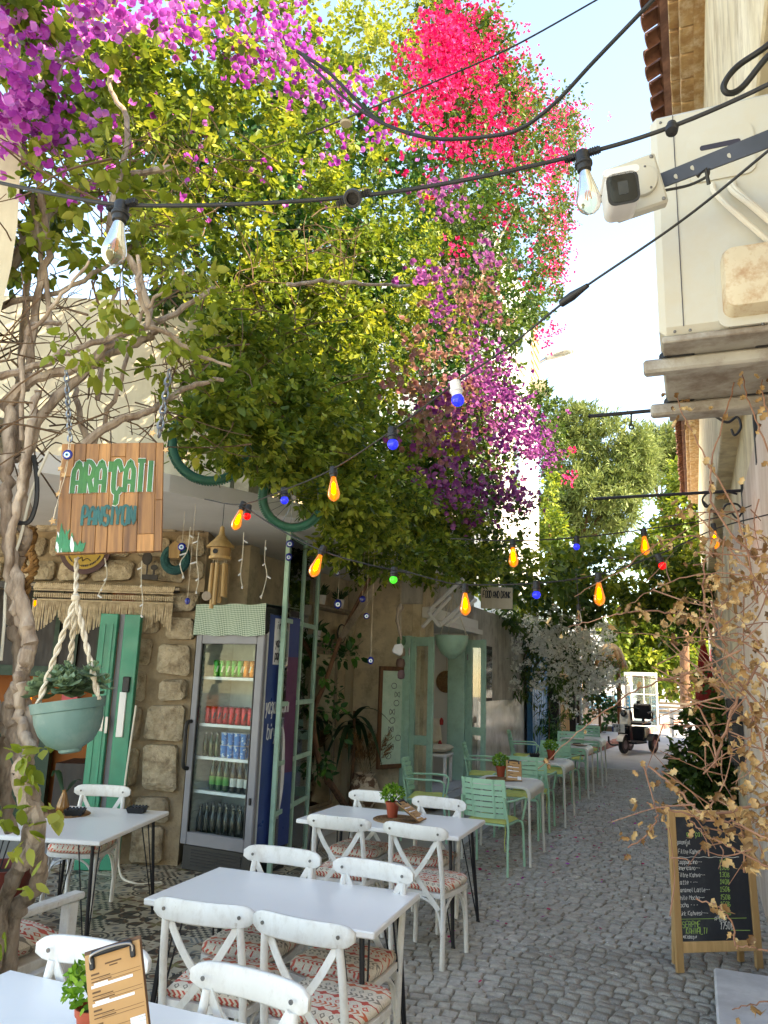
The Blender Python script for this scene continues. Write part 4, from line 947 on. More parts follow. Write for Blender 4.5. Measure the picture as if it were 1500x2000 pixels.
# ================================================================== lettering drawn as strokes
GL = {'A': '00 26 40|12 32', 'B': '00 06 26 35 33 03|33 42 41 30 00', 'C': '45 36 16 05 01 10 30 41', 'D': '00 06 26 44 42 20 00', 'E': '46 06 00 40|03 33', 'F': '00 06 46|03 33',
 'G': '45 36 16 05 01 10 30 41 43 23', 'H': '00 06|40 46|03 43', 'I': '20 26', 'K': '00 06|46 03 40', 'L': '06 00 40', 'M': '00 06 23 46 40', 'N': '00 06 40 46', 'O': '10 01 05 16 36 45 41 30 10',
 'P': '00 06 36 45 44 33 03', 'R': '00 06 36 45 44 33 03|23 40', 'S': '45 36 16 05 04 13 33 42 41 30 10 01', 'T': '06 46|26 20', 'U': '06 01 10 30 41 46', 'V': '06 20 46', 'W': '06 10 24 30 46', 'Y': '06 23 46|23 20',
 'a': '34 14 03 01 10 20 33|34 30 40', 'c': '33 24 14 03 01 10 20 31', 'd': '33 24 14 03 01 10 20 32|36 30', 'e': '02 32 33 24 14 03 01 10 30', 'f': '36 26 15 10|03 23', 'h': '06 00|02 14 24 33 30', 'i': '14 10|16 15',
 'l': '16 11 20', 'm': '00 04|03 14 23 20|23 34 43 40', 'n': '00 04|02 14 24 33 30', 'o': '10 01 03 14 24 33 31 20 10', 'p': '0/ 04|03 14 24 33 31 20 10 01', 'r': '00 04|02 14 24', 's': '33 24 14 03 13 22 31 20 10 01', 't': '16 11 20 30|04 24',
 'u': '04 01 10 20 32|34 30', 'v': '04 10 34', 'y': '04 11|34 1/', 'x': '00 34|04 30', 'z': '04 34 00 30', 'w': '04 10 22 30 44', 'k': '06 00|34 02 30', 'b': '06 00|03 14 24 33 31 20 10 01', 'g': '33 24 14 03 01 10 20 32|34 3/ 0/',
 '0': '10 01 05 16 26 35 31 20 10', '1': '04 16 10|00 20', '3': '05 16 26 35 34 23 13|23 32 31 20 10 01', '4': '20 26 02 32', '5': '36 06 03 23 32 31 20 00', '6': '35 26 16 05 01 10 20 31 32 23 13 02', '7': '06 36 10', '8': '13 04 05 16 26 35 34 23 13 02 01 10 20 31 32 23', '9': '32 33 13 04 05 16 26 35 32 20 00',
 '-': '03 23', '.': '10 11', '+': '03 43|25 21', "'": '16 14', '~': '02 13 22 33 42', '/': '00 46', '₺': '16 10 30 42|03 35|01 33', '*': '03 43|15 31|35 11', '#': '03 43|25 21|12 34|14 32'}
DEC = {'Ç': ('C', '20 2/ 1/'), 'ç': ('c', '10 1/ 0/'), 'İ': ('I', '27 28'), 'ı': ('i', None), 'ü': ('u', '05 06|35 36'), 'Ü': ('U', '17 18|37 38'), 'ş': ('s', '20 2/ 1/'), 'Ş': ('S', '20 2/ 1/')}
def gstrokes(ch):
    def ps(s_): return [[(int(q[0]), -2 if q[1] == '/' else int(q[1])) for q in st.split()] for st in s_.split('|')]
    if ch in DEC:
        b, e = DEC[ch]; r = ps(GL[b]); 
        if ch == 'ı': return r[:1]
        return r+ps(e)
    return ps(GL[ch]) if ch in GL else []
def write(mb, text, x, z, h, r, fn, gap=1.1, wobble=0., rng=random.Random(2), flat=None, sm=3, wsc=.62, slope=0.):
    """strokes of text from x along, baseline z, capital height h; fn(u, v) puts a point on the surface; returns the end"""
    k = h/6.
    for ch in text:
        if ch == ' ': x += 3*k*wsc; continue
        st = gstrokes(ch); mx = max([p[0] for s_ in st for p in s_]+[1]); jz = rng.uniform(-wobble, wobble)*h*.2; js = rng.uniform(-wobble, wobble)*.3
        for s_ in st:
            pts = [(x+(p[0]+p[1]*(.12+js))*k*wsc+rng.uniform(-wobble, wobble)*k, z+jz+slope*x+p[1]*k+rng.uniform(-wobble, wobble)*k) for p in s_]
            if len(pts) > 2 and sm: pts = [tuple(q) for q in crv([(a, b, 0) for a, b in pts], sm)]
            mb.tube([fn(q[0], q[1]) for q in pts], r, 6, squash=flat)
        x += (mx+gap)*k*wsc
    return x
# ================================================================== drinks fridge
FX0, FX1, FY, FZ = -4.56, -3.75, 6.45, 2.20; FD = .62; fw = FX1-FX0
fr = thing('drinks_fridge', 'tall grey glass door drinks fridge stocked with cans and bottles, blue printed side', 'fridge', ((FX0+FX1)/2, FY+FD/2, 0), -.07)
def fl(x, y, z): return (x-(FX0+FX1)/2, y-(FY+FD/2), z)
def fb(x0, x1, y0, y1, z0, z1, m=None, ch=0.): return (m or MB()).box(fl((x0+x1)/2, (y0+y1)/2, (z0+z1)/2), (x1-x0, y1-y0, z1-z0), ch=ch)
ZB = .24
body = fb(FX0, FX0+.03, FY+.07, FY+FD, ZB, FZ+.2); fb(FX1-.03, FX1, FY+.07, FY+FD, ZB, FZ+.2, body); fb(FX0+.03, FX1-.03, FY+FD-.04, FY+FD, ZB, FZ+.2, body); fb(FX0+.03, FX1-.03, FY+.07, FY+FD-.04, ZB, ZB+.04, body); fb(FX0+.03, FX1-.03, FY+.07, FY+FD-.04, FZ-.02, FZ+.2, body)
part('cabinet', body, m_fwhite, fr, smooth=False)
lin_ = MB()
for k in range(34): fb(FX0+.031, FX0+.045, FY+.1, FY+FD-.06, .34+k*.052, .365+k*.052, lin_)
part('ribbed_liner', lin_, m_fwhite, fr, smooth=False)
part('plinth', fb(FX0+.02, FX1-.02, FY+.03, FY+FD-.02, .02, ZB, ch=.006), m_blackp, fr)
gr_ = MB()
for k in range(6): fb(FX0+.12, FX1-.12, FY+.022, FY+.032, .06+k*.026, .072+k*.026, gr_)
part('plinth_grille', gr_, m_black, fr, smooth=False)
dr = MB(); d0 = FY; d1 = FY+.055
fb(FX0, FX0+.075, d0, d1, ZB+.005, FZ, dr, .008); fb(FX1-.085, FX1, d0, d1, ZB+.005, FZ, dr, .008); fb(FX0+.075, FX1-.085, d0+.002, d1, ZB+.005, ZB+.12, dr, .006); fb(FX0+.075, FX1-.085, d0+.002, d1, FZ-.10, FZ, dr, .006)
door = part('door', dr, m_fridge, fr)
part('door_glass', fb(FX0+.07, FX1-.08, d0+.025, d0+.03, ZB+.11, FZ-.09), m_fglass, door, smooth=False)
gk = MB(); fb(FX0+.075, FX0+.085, d0-.002, d0+.02, ZB+.12, FZ-.1, gk); fb(FX1-.095, FX1-.085, d0-.002, d0+.02, ZB+.12, FZ-.1, gk); part('gasket', gk, m_blackp, door, smooth=False)
hz = 1.14
part('handle', MB().tube(crv([fl(FX0+.03, d0, hz-.22), fl(FX0+.01, d0-.05, hz-.19), fl(FX0+.01, d0-.055, hz), fl(FX0+.01, d0-.05, hz+.19), fl(FX0+.03, d0, hz+.22)], 5), .019, 8), m_blackp, door)
part('lock', fb(FX1-.05, FX1-.03, d0-.02, d0, .66, .72, ch=.005), m_blackp, door)
part('canopy', fb(FX0, FX1, FY-.01, FY+FD, FZ+.003, FZ+.27, ch=.02), m_blackp, fr)
SH = [.345, .72, 1.03, 1.335, 1.78]
for z in SH[1:]:
    part('shelf', fb(FX0+.045, FX1-.04, FY+.09, FY+FD-.08, z-.014, z, ch=.003), m_fwhite, fr); part('price_rail', fb(FX0+.045, FX1-.04, FY+.075, FY+.09, z-.022, z+.006), m_print, fr, smooth=False)
part('cooler_vent', fb(FX0+.36, FX1-.06, FY+FD-.16, FY+FD-.041, 1.98, 2.1, ch=.008), m_fwhite, fr)
vs_ = MB()
for k in range(5): fb(FX0+.42, FX1-.09, FY+FD-.166, FY+FD-.158, 2.0+k*.018, 2.008+k*.018, vs_)
part('vent_slot', vs_, m_black, fr, smooth=False)
# printed side, seen through the window screen
part('side_print', fb(FX1+.0005, FX1+.003, FY+.075, FY+FD-.005, ZB, FZ+.19), m_blue, fr, smooth=False)
part('side_print', fb(FX1+.0035, FX1+.005, FY+.32, FY+FD-.008, .9, 2.0), m_navyd, fr, smooth=False)
part('side_label', fb(FX1+.0035, FX1+.006, FY+.16, FY+.42, 1.92, 2.36), m_print, fr, smooth=False)
part('side_swirl', MB().tube(crv([fl(FX1+.005, FY+.36, .5), fl(FX1+.005, FY+.42, .8), fl(FX1+.005, FY+.40, 1.2), fl(FX1+.005, FY+.34, 1.36)], 5), .05, 8, squash=((1, 0, 0), .04)), m_print, fr)
sf = lambda u, v: fl(FX1+.0065, FY+u, v); fx = ((1, 0, 0), .25)
tx = MB(); write(tx, 'yaşamasını', .085, 1.47, .14, .0065, sf, flat=fx, wsc=.42); write(tx, 'biryere', .13, 1.23, .14, .0065, sf, flat=fx, wsc=.5); part('side_lettering', tx, m_print, fr)
tx = MB(); sf2 = lambda u, v: fl(FX1+.0075, FY+u, v); write(tx, 'yaşam', .185, 2.09, .085, .006, sf2, flat=fx, wsc=.5); write(tx, 'parım', .185, 1.97, .085, .006, sf2, flat=fx, wsc=.5); write(tx, 'i r', .20, 2.26, .07, .005, sf2, flat=fx); part('label_lettering', tx, m_darkp, fr)
# checked cloth over the top
m_chk = NT('checked_cloth'); v_ = m_chk.vec(False); X_, Y_, Z_ = m_chk.xyz(v_)
f1 = m_chk.math('GREATER_THAN', m_chk.math('FRACT', m_chk.math('MULTIPLY', X_, 55.)), .5); f2 = m_chk.math('GREATER_THAN', m_chk.math('FRACT', m_chk.math('MULTIPLY', m_chk.math('ADD', Z_, Y_), 55.)), .5)
m_chk.col(m_chk.mix(m_chk.math('MULTIPLY', m_chk.math('ADD', f1, f2), .5), lin(64, 104, 84), lin(196, 206, 190))); m_chk.r(.9); m_chk.bump(m_chk.noise(v_, 200.), .2, .002)
cl = MB(); nn = 30
def clo(u, v):
    x = -fw/2-.015+(fw+.03)*u
    if v < .5: return (x, -.32+.64*(.5-v)*2*.9+.02, FZ+.285+.004*math.sin(u*20)*math.sin(v*9))
    s_ = (v-.5)*2; return (x+.004*math.sin(s_*5+u*9), -.335-.012*math.sin(u*23)*s_-.005, FZ+.28-.30*s_+.006*math.sin(u*14))
cl.grid(clo, nn, 16); tag(put('checked_cloth', cl.mesh('checked_cloth', m_chk.m, ang=80), loc=((FX0+FX1)/2, FY+FD/2, 0), rz=-.07), 'green and white checked cloth hanging over the fridge top', 'cloth')
# what stands in it
def fpos(x, y, z): p = Matrix.Rotation(-.07, 3, 'Z') @ Vector(fl(x, y, z)); return (p.x+(FX0+FX1)/2, p.y+FY+FD/2, p.z)
def can_src(name, label, cat, cmat, mark, group):
    t = thing(name, label, cat, (0, 0, -9), 0, group)
    part('can', MB().lathe([(.022, 0), (.030, .008), (.0325, .02), (.0325, .148), (.029, .158), (.026, .165)], 16), cmat, t); part('lid', MB().lathe([(.027, .163), (.025, .166), (.024, .160), (0, .160)], 16), m_steel, t)
    q = MB()
    for a in range(3):
        g0 = a*2.1; q.grid(lambda u, v: (.0328*math.cos(g0+.5*u+.5*v), .0328*math.sin(g0+.5*u+.5*v), .05+.06*v), 4, 3)
    part('can_print', q, mark, t); return t
m_cg, m_co, m_crd = (M(n_, c_, rough=.25, metal=.35) for n_, c_ in (('can_green', lin(40, 150, 52)), ('can_orange', lin(214, 122, 26)), ('can_red', lin(184, 20, 34))))
m_cl = M('pale_mark', lin(220, 226, 200), rough=.4)
def rowof(src, pts, used=[set()]):
    for p in pts:
        if src.name not in used[0]: used[0].add(src.name); src.location = p; src.rotation_euler = (0, 0, random.uniform(0, 6))
        else: dup(src, p, random.uniform(0, 6))
cg = can_src('drink_can', 'green drink can in the left half of the top fridge shelf', 'can', m_cg, m_cl, 'green cans on the top fridge shelf')
co = can_src('drink_can', 'orange drink can in the right half of the top fridge shelf', 'can', m_co, m_cl, 'orange cans on the top fridge shelf')
cd = can_src('drink_can', 'red drink can among the many on the second fridge shelf', 'can', m_crd, m_darkp, 'red cans on the second fridge shelf')
sx = (lambda z: [(FX0+.155+.072*i, z) for i in range(9)])
rowof(cg, [fpos(x, FY+.16+.07*j, 1.782) for i, (x, _) in enumerate(sx(0)) if i < 5 for j in range(3)])
rowof(co, [fpos(x, FY+.16+.07*j, 1.782) for i, (x, _) in enumerate(sx(0)) if i >= 5 for j in range(2)])
rowof(cd, [fpos(FX0+.11+.072*i, FY+.14+.07*j, 1.337) for i in range(8) for j in range(3)])
def bottle_src(label, mat, lab, group, s=1., lz=.6):
    t = thing('bottle', label, 'bottle', (0, 0, -9), 0, group)
    part('bottle_body', MB().lathe([(.024*s, 0), (.031*s, .006), (.031*s, .15*s), (.028*s, .17*s), (.014*s, .215*s), (.0125*s, .255*s)], 14), mat, t); part('cap', MB().lathe([(.015*s, .25*s), (.015*s, .263*s), (0, .264*s)], 12), m_steel if lz > .5 else m_crd, t)
    if lab: part('bottle_label', MB().lathe([(.0316*s, .05*s), (.0316*s, .12*s)], 14), lab, t)
    return t
m_gb = M('green_bottle_glass', lin(16, 62, 32), rough=.1); m_db = M('dark_bottle_glass', lin(18, 26, 20), rough=.1); m_bb = M('brown_bottle_glass', lin(52, 28, 16), rough=.1); m_wb = M('white_blue_pack', lin(206, 222, 234), lin(60, 130, 200), sc=30, lo=.55, hi=.6, rough=.4)
m_glab = M('green_label', lin(70, 150, 60), rough=.5); m_wlab = M('white_label', lin(206, 206, 200), rough=.5)
b0 = bottle_src('dark green beer bottle on the floor of the fridge', m_db, None, 'beer bottles on the fridge floor', 1.15)
b1 = bottle_src('green beer bottle with green label, left on the fourth fridge shelf', m_gb, m_glab, 'green labelled bottles on the fourth shelf', 1.1)
b2 = bottle_src('dark bottle with white label, right on the fourth fridge shelf', m_db, m_wlab, 'white labelled bottles on the fourth shelf', 1.1)
b3 = bottle_src('small green mineral water bottle, left on the third fridge shelf', m_gb, None, 'mineral water bottles on the third shelf', .82)
rowof(b0, [fpos(FX0+.10+.078*i, FY+.15+.09*j, .285) for i in range(8) for j in range(3)])
rowof(b1, [fpos(FX0+.20+.08*i, FY+.17+.09*j, .722) for i in range(3) for j in range(2)])
rowof(b2, [fpos(FX0+.46+.08*i, FY+.15+.09*j, .722) for i in range(3) for j in range(2)])
rowof(b3, [fpos(FX0+.10+.07*i, FY+.15+.08*j, 1.032) for i in range(3) for j in range(2)])
cup = thing('ayran_cup', 'white and blue drink cup stacked on the third fridge shelf', 'cup', (0, 0, -9), 0, 'white blue cups on the third shelf')
part('cup', MB().lathe([(.026, 0), (.034, .11), (.035, .112)], 16), m_wb, cup); part('foil_lid', MB().lathe([(.036, .112), (.036, .115), (0, .115)], 16), m_print, cup)
rowof(cup, [fpos(FX0+.32+.076*i, FY+.15+.08*j, 1.032+.118*k) for i in range(4) for j in range(2) for k in range(2)])
tag(dup(cd, fpos(FX0+.66, FY+.13, 1.032)), 'single red can right of the white cups on the third fridge shelf', 'can', 'lone can on the third shelf')
t = bottle_src('tall dark red bottle right of the red cans on the second fridge shelf', m_bb, m_crd, 'lone bottle on the second shelf', 1.25, .4); t.location = fpos(FX0+.695, FY+.14, 1.337)
# ================================================================== mint window screen beside the fridge
ws = thing('window_screen', 'tall mint framed glass screen standing edge on beside the fridge', 'screen', (-3.83, 7.5, 0))
wa, wb_ = np.array([-3.70, 6.64]), np.array([-3.95, 7.85]); L = np.linalg.norm(wb_-wa); an = math.atan2(*(wb_-wa)[::-1]); WM = Matrix.Translation((wa[0], wa[1], 0)) @ Matrix.Rotation(an, 4, 'Z'); ZT = 3.23
m = MB()
for x, q in ((.025, .05), (L*.5, .035), (L-.025, .05)): m.box((x, 0, ZT/2+.01), (q, .045, ZT), M=WM, ch=.004)
wp('frame', m, m_mint, ws)
for z in (.55, 1.0, 1.55, 2.35, ZT-.03): 
    wp('glazing_bar', MB().box((L*.25, 0, z), (L*.5-.068, .035, .045), M=WM, ch=.003).box((L*.75, 0, z), (L*.5-.068, .035, .045), M=WM, ch=.003), m_mint, ws)
zz = [.04, .55, 1.0, 1.55, 2.35, ZT-.03]
for i in range(5):
    for a, b in ((.05, L*.5-.0175), (L*.5+.0175, L-.05)):
        wp('pane', MB().box(((a+b)/2, 0, (zz[i]+zz[i+1])/2), (b-a-.002, .005, zz[i+1]-zz[i]-.05), M=WM), m_sglass, ws, smooth=False)
# ================================================================== hanging and standing things of the terrace
SN = np.array([math.sin(YAW), -math.cos(YAW), 0])    # towards the camera
def frame(c, yaw, pitch=0., roll=0.): return Matrix.Translation(c) @ Matrix.Rotation(yaw, 4, 'Z') @ Matrix.Rotation(pitch, 4, 'X') @ Matrix.Rotation(roll, 4, 'Y')
# ---- painted wooden sign on chains
sc_ = at(218, 972, 3.35); SW, SHh = .445, .515
sg = thing('wooden_sign', 'square plank sign painted in green letters, hanging by chains from the vine', 'sign', sc_, 0); sg.rotation_euler = (math.radians(-6), math.radians(-5), YAW+math.radians(7))
xx = -SW/2; r_ = random.Random(4)
k = 0
while xx < SW/2-.001:
    wd_ = min(r_.uniform(.05, .075), SW/2-xx); wd_ = SW/2-xx if SW/2-xx-wd_ < .02 else wd_; cut = sorted([-SHh/2, SHh/2]+[r_.uniform(-SHh*.35, SHh*.4) for _ in range(r_.choice((1, 1, 2)))])
    for a, b in zip(cut, cut[1:]):
        if b-a > .01: part('plank', MB().box((xx+wd_/2, r_.uniform(-.0015, .0015), (a+b)/2), (wd_-.0012, .028, b-a-.0012), ch=.0015), m_plank, sg)
    xx += wd_
m_sgreen, m_steal = M('sign_green', lin(52, 118, 54), lin(40, 98, 44), sc=9, rough=.5), M('sign_teal', lin(18, 92, 88), lin(14, 74, 72), sc=9, rough=.5)
GL.update({'A': '00 04 15 26 35 44 40|02 42', 'R': '00 06|06 26 45 44 33 03|23 40', 'C': '44 35 26 16 05 01 10 30 41', 'I': '10 16'}); DEC['ı'] = ('i', None)
for nm, rad, mt_, yo in (('letter_outline', .0152, m_print, -.0172), ('letter', .0122, m_sgreen, -.0195)):
    q = MB(); write(q, "ARA'ÇATI", -.165, .018, .148, rad, lambda u, v: (u, yo, v), gap=2.0, flat=((0, 1, 0), .22), wsc=.335, rng=random.Random(8), wobble=.02, sm=3); part(nm, q, mt_, sg)
q = MB(); write(q, 'PANSİYON', -.118, -.132, .085, .0074, lambda u, v: (u, -.0185, v), gap=1.9, flat=((0, 1, 0), .25), wsc=.36, rng=random.Random(3), wobble=.03, sm=3); part('letter', q, m_steal, sg)
q = MB(); w2 = MB()
for i in range(34):
    x0, z0 = -SW/2+r_.uniform(.01, .11), -SHh/2+.008; hh = r_.uniform(.03, .15)*(1-.75*(x0+SW/2)/.12); a = r_.uniform(-.35, .5)
    (q if i % 7 else w2).tube(crv([(x0, -.0165-.0006*(i % 5), z0), (max(-SW/2+.006, x0+a*hh*.5), -.0165-.0006*(i % 5), z0+hh*.6), (max(-SW/2+.006, x0+a*hh), -.0165-.0006*(i % 5), z0+hh)], 3), [.004, .008, .010, .008, .006, .004, .0015], 6, squash=((0, 1, 0), .2))
part('painted_leaf', q, M('sign_leaf_green', lin(20, 104, 66), lin(40, 130, 84), sc=20, rough=.5), sg); part('painted_leaf', w2, m_print, sg)
def chain(a, b, name, parent, lk=.038, r=.0042):
    a, b = np.array(a), np.array(b); d = b-a; L = np.linalg.norm(d); n = int(L/(lk*.74)); d /= L; x = np.cross(d, FH); x /= np.linalg.norm(x); y = np.cross(d, x)
    for i in range(n):
        c = a+d*L*(i+.5)/n; s_ = x if i % 2 else y; P = []
        for t_ in range(12):
            g = 2*PI*t_/12; P.append(c+d*lk*.5*math.cos(g)*1.0+s_*lk*.27*math.sin(g))
        wp(name, MB().ring(P, r, 5), m_steel, parent)
chain(at(129, 722, 3.38), at(137, 862, 3.35), 'chain_link', sg); chain(at(331, 724, 3.42), at(310, 852, 3.36), 'chain_link', sg, .05, .0055)
# stars and evil eye at its corners
def star(c, r, rot, label):
    t = thing('wooden_star', label, 'ornament', c, YAW, 'small pale stars strung round the sign'); P = []
    for k in range(10): q = r if k % 2 == 0 else r*.45; P.append((q*math.cos(PI*k/5+rot), q*math.sin(PI*k/5+rot)))
    part('star', MB().prism(P, -.003, .003, Matrix.Rotation(PI/2, 4, 'X')), m_ply, t)
    part('thread', MB().tube([(0, .001, r*.8), (.004, .001, r*.8+.05)], .0014, 5), m_cord, t)
for i, (px, py, rr_) in enumerate(((125, 928, .016), (114, 965, .015), (103, 1018, .018), (324, 879, .015), (298, 846, .017), (118, 915, .014))):
    star(at(px, py, 3.27), rr_, .3*i, ('star on the sign edge left of its letters', 'star lower down beside the left sign edge', 'largest star, hanging low at the left sign edge', 'star on the upper right corner of the sign', 'star lying on the top edge of the sign', 'star close above another at the left sign edge')[i])
st_ = tag(put('star_thread', MB().tube(crv([at(138, 868, 3.27), at(128, 925, 3.26), at(116, 965, 3.26), at(104, 1015, 3.26)], 6), .0016, 5).mesh('star_thread', m_cord)), 'pale string that carries the stars down the left sign edge', 'string')
def eye(c, r, label, cord=None, tear=False, yaw=YAW, face=True):
    t = thing('evil_eye', label, 'ornament', c, yaw, 'blue evil eye charms'); s_ = (1, .35, 1.25 if tear else 1)
    sp = lambda R: [(R*math.sin(PI*i/8), -R*math.cos(PI*i/8)) for i in range(9)]
    part('bead', MB().lathe(sp(r), 16, Matrix.Diagonal((s_[0], s_[1], s_[2], 1))), m_eyeb, t)
    if face:
        for q, mt_, yo in ((.56, m_eyew, .30), (.36, m_eyel, .34), (.19, m_black, .38)): part('iris', MB().lathe([(0, -.0012), (r*q, -.001), (r*q, .001), (0, .0015)], 14, Matrix.Translation((0, -r*yo, -r*.1)) @ Matrix.Rotation(PI/2, 4, 'X')), mt_, t)
    part('cord', MB().tube([(0, 0, r*.9), (.0, 0, cord or .08)], .0022, 5), m_cord, t)
eye(at(132, 888, 3.24), .023, 'evil eye charm at the upper left corner of the wooden sign', .07)
eye(at(566, 1062, 6.9), .036, 'evil eye hanging before the mint screen, upper of two', .45); eye(at(564, 1088, 6.9), .03, 'evil eye hanging before the mint screen, lower of two', .09, True)
eye(at(355, 1068, 6.3), .035, 'evil eye on the wire left of the bamboo chime', .3)
eye(at(659, 1119, 8.), .026, 'small evil eye right of the lit bulb by the screen', .8); eye(at(660, 1180, 8.), .040, 'pair like evil eye above the wall shelf', .55, True)
eye(at(708, 1170, 8.2), .036, 'plain dark blue glass disc on a cord before the wooden strut', .75, face=False)
eye(at(716, 1203, 8.1), .033, 'evil eye just under the wooden strut', .9); eye(at(724, 1290, 8.1), .032, 'lowest evil eye, on the longest cord before the sandy wall', 1.35, True)
eye(at(366, 1174, 6.2), .022, 'small blue charm hanging over the fridge corner', .8, True, face=False)
# ---- hanging planter in macrame
pc = at(135, 1412, 3.3); R_ = .165; hp = thing('hanging_planter', 'grey green bowl planter hung by three macrame cords', 'planter', pc, .5); hp.rotation_euler = (0, math.radians(-9), YAW)
part('bowl', MB().lathe([(.034, -.12), (.044, -.114), (.046, -.104), (.09, -.08), (.120, -.036), (.134, .01), (.136, .048), (.143, .052), (.149, .092), (.14, .092), (.132, .048), (0, .048)], 40, wav=.012, wn=26), m_pot, hp)
part('soil', MB().lathe([(.132, .05), (0, .07)], 20), m_soil, hp)
P_, D_, N_, S_, T_ = [], [], [], [], []; r_ = np.random.default_rng(5)
for k in range(34):
    a, q = r_.uniform(0, 6.3), r_.uniform(0, .13)**1; c = np.array([q*math.cos(a)*1.15, q*math.sin(a), .10+r_.uniform(0, .09)]); up = np.array([c[0]*3, c[1]*3, 1.]); up /= np.linalg.norm(up); x = np.cross(up, (0.3, 1, 0)); x /= np.linalg.norm(x); y = np.cross(up, x)
    for ringi in range(3):
        for j in range(6):
            g = j*PI/3+ringi*.5; e = .35+.4*ringi; d = up*(1-e*.62)+(x*math.cos(g)+y*math.sin(g))*e; P_.append(c+up*.02*(2-ringi)); D_.append(d); N_.append(up-(x*math.cos(g)+y*math.sin(g))*.6); S_.append(.030+.014*ringi); T_.append(r_.uniform(0, 1))
put('succulent', leaf_mesh('succulent', *(np.array(q) for q in (P_, D_, N_, S_, T_)), m_succ, 'petal'), hp, kind='stuff')
apex = at(148, 1168, 3.3)
def braid(name, pts, parent, r=.012, mat=None, amp=.5, tw=55, n=60):
    P = crv(pts, max(3, n//(len(pts)-1))); m = MB(); T = np.array(P[-1])-np.array(P[0]); Ln = np.linalg.norm(T); T /= Ln; x = np.cross(T, FH); x /= np.linalg.norm(x); y = np.cross(T, x)
    for ph in (0, PI):
        Q = []
        for i, p in enumerate(P):
            g = i/len(P)*Ln*tw+ph; Q.append(np.array(p)+r*amp*1.4*(math.cos(g)*x+math.sin(g)*y))
        m.tube(Q, r*.72, 6)
    return wp(name, m, mat or m_cord, parent)
for px, py, dd in ((70, 1388, 3.24), (193, 1366, 3.26), (134, 1330, 3.46)):
    braid('macrame_cord', [apex, (apex+at(px, py, dd))/2+np.array([0, 0, .0]), at(px, py, dd)], hp, .0095)
braid('macrame_cord', [at(150, 1090, 3.42), apex], hp, .0085); wp('knot', MB().lathe([(.0, -.02), (.018, -.01), (.02, 0), (.018, .01), (0, .02)], 12, Matrix.Translation(apex)), m_cord, hp)
# ---- macrame valance over the teal door
mv = thing('macrame_valance', 'beige macrame valance with scalloped fringe over the teal door', 'valance', at(200, 1150, 7.7)); xs0, xs1 = S(62, 7.7), S(337, 7.7); zt_ = Z(200, 1146, 7.7)
LV = lambda x, z, dy=0.: loc(x, 7.7+dy, z)
wp('rod', MB().tube([LV(xs0-.05, zt_), LV(xs1+.05, zt_)], .016, 8), m_gwood, mv)
m = MB(); n = 64
for i in range(n):
    x = xs0+(xs1-xs0)*(i+.5)/n
    m.ring([LV(x, zt_-.01, -.02)+np.array([0, 0, .03*math.cos(a*PI/4)])+UH*.008*math.sin(a*PI/4)+UH*.012*math.cos(a*PI/4) for a in range(8)], .008, 5)
    m.lathe([(0, -.03), (.011, -.015), (.008, 0), (.012, .015), (0, .03)], 6, Matrix.Translation(LV(x, zt_-.10, -.015)))
wp('knot_band', m, m_macr, mv, kind='stuff')
for z in (.05, .145): wp('cord_band', MB().tube([LV(xs0, zt_-z, -.02), LV(xs1, zt_-z, -.02)], .008, 6), m_macr, mv)
m = MB(); n = 120
for i in range(n):
    u = (i+.5)/n; x = xs0+(xs1-xs0)*u; sc = abs(math.sin(u*PI*2.5)); ln = .15+.17*abs(math.cos(u*PI*2.75))+random.uniform(-.012, .012)
    m.tube(crv([LV(x, zt_-.15, -.015), LV(x+random.uniform(-.006, .006), zt_-.15-ln*.5, -.02), LV(x+random.uniform(-.012, .012), zt_-.155-ln, -.015)], 3), .0062, 5)
wp('fringe', m, m_macr, mv, kind='stuff')
# ---- thick knotted rope by the door
rp = thing('knotted_rope', 'thick jute rope tied in loops and knots at the left of the teal door', 'rope', at(60, 1040, 7.0)); rr_ = .030
for name, pts in (('rope_strand', [(62, 1035), (45, 1075), (40, 1150), (42, 1230), (52, 1280), (60, 1240), (52, 1200), (38, 1250)]), ('rope_strand', [(55, 1035), (62, 1080), (66, 1105), (50, 1115), (44, 1095), (62, 1082), (68, 1110), (52, 1150), (48, 1240), (50, 1330)])):
    braid(name, [at(x, y, 6.9+.05*math.sin(i*2)) for i, (x, y) in enumerate(pts)], rp, rr_, m_rope, .45, 60, 110)
wp('tassel', MB().lathe([(.05, -.10), (.06, -.02), (.035, .02), (.05, .04), (0, .06)], 10, Matrix.Translation(at(62, 1040, 6.95))), m_rope, rp)
wp('rope_end', MB().lathe([(.055, -.12), (.05, 0), (.03, .05), (0, .06)], 10, Matrix.Translation(at(48, 1345, 6.9))), m_rope, rp)
for i, (px, py, lb) in enumerate(((48, 1378, 'lit amber glass lantern at the end of the thick rope'), (28, 1376, 'lit amber glass lantern half hidden behind the vine stems'))):
    t = thing('wall_lantern', lb, 'lantern', at(px, py, 6.9), YAW, 'small amber lanterns by the door'); part('shade', MB().lathe([(.04, -.09), (.055, .07)], 6), m_lant, t); part('lantern_cap', MB().lathe([(.062, .07), (.03, .095), (0, .1)], 6), m_black, t); part('flame_bulb', MB().lathe([(0, -.03), (.015, 0), (0, .03)], 8), m_fil, t)
t = thing('fairy_lamp', 'tiny lit lamp on the left end of the macrame valance', 'lamp', at(68, 1179, 7.4)); part('bulb', MB().lathe([(0, -.03), (.014, -.01), (.01, .03), (0, .035)], 10), m_lant, t); part('socket', MB().lathe([(.012, .035), (.012, .055), (0, .055)], 8), m_blackp, t)
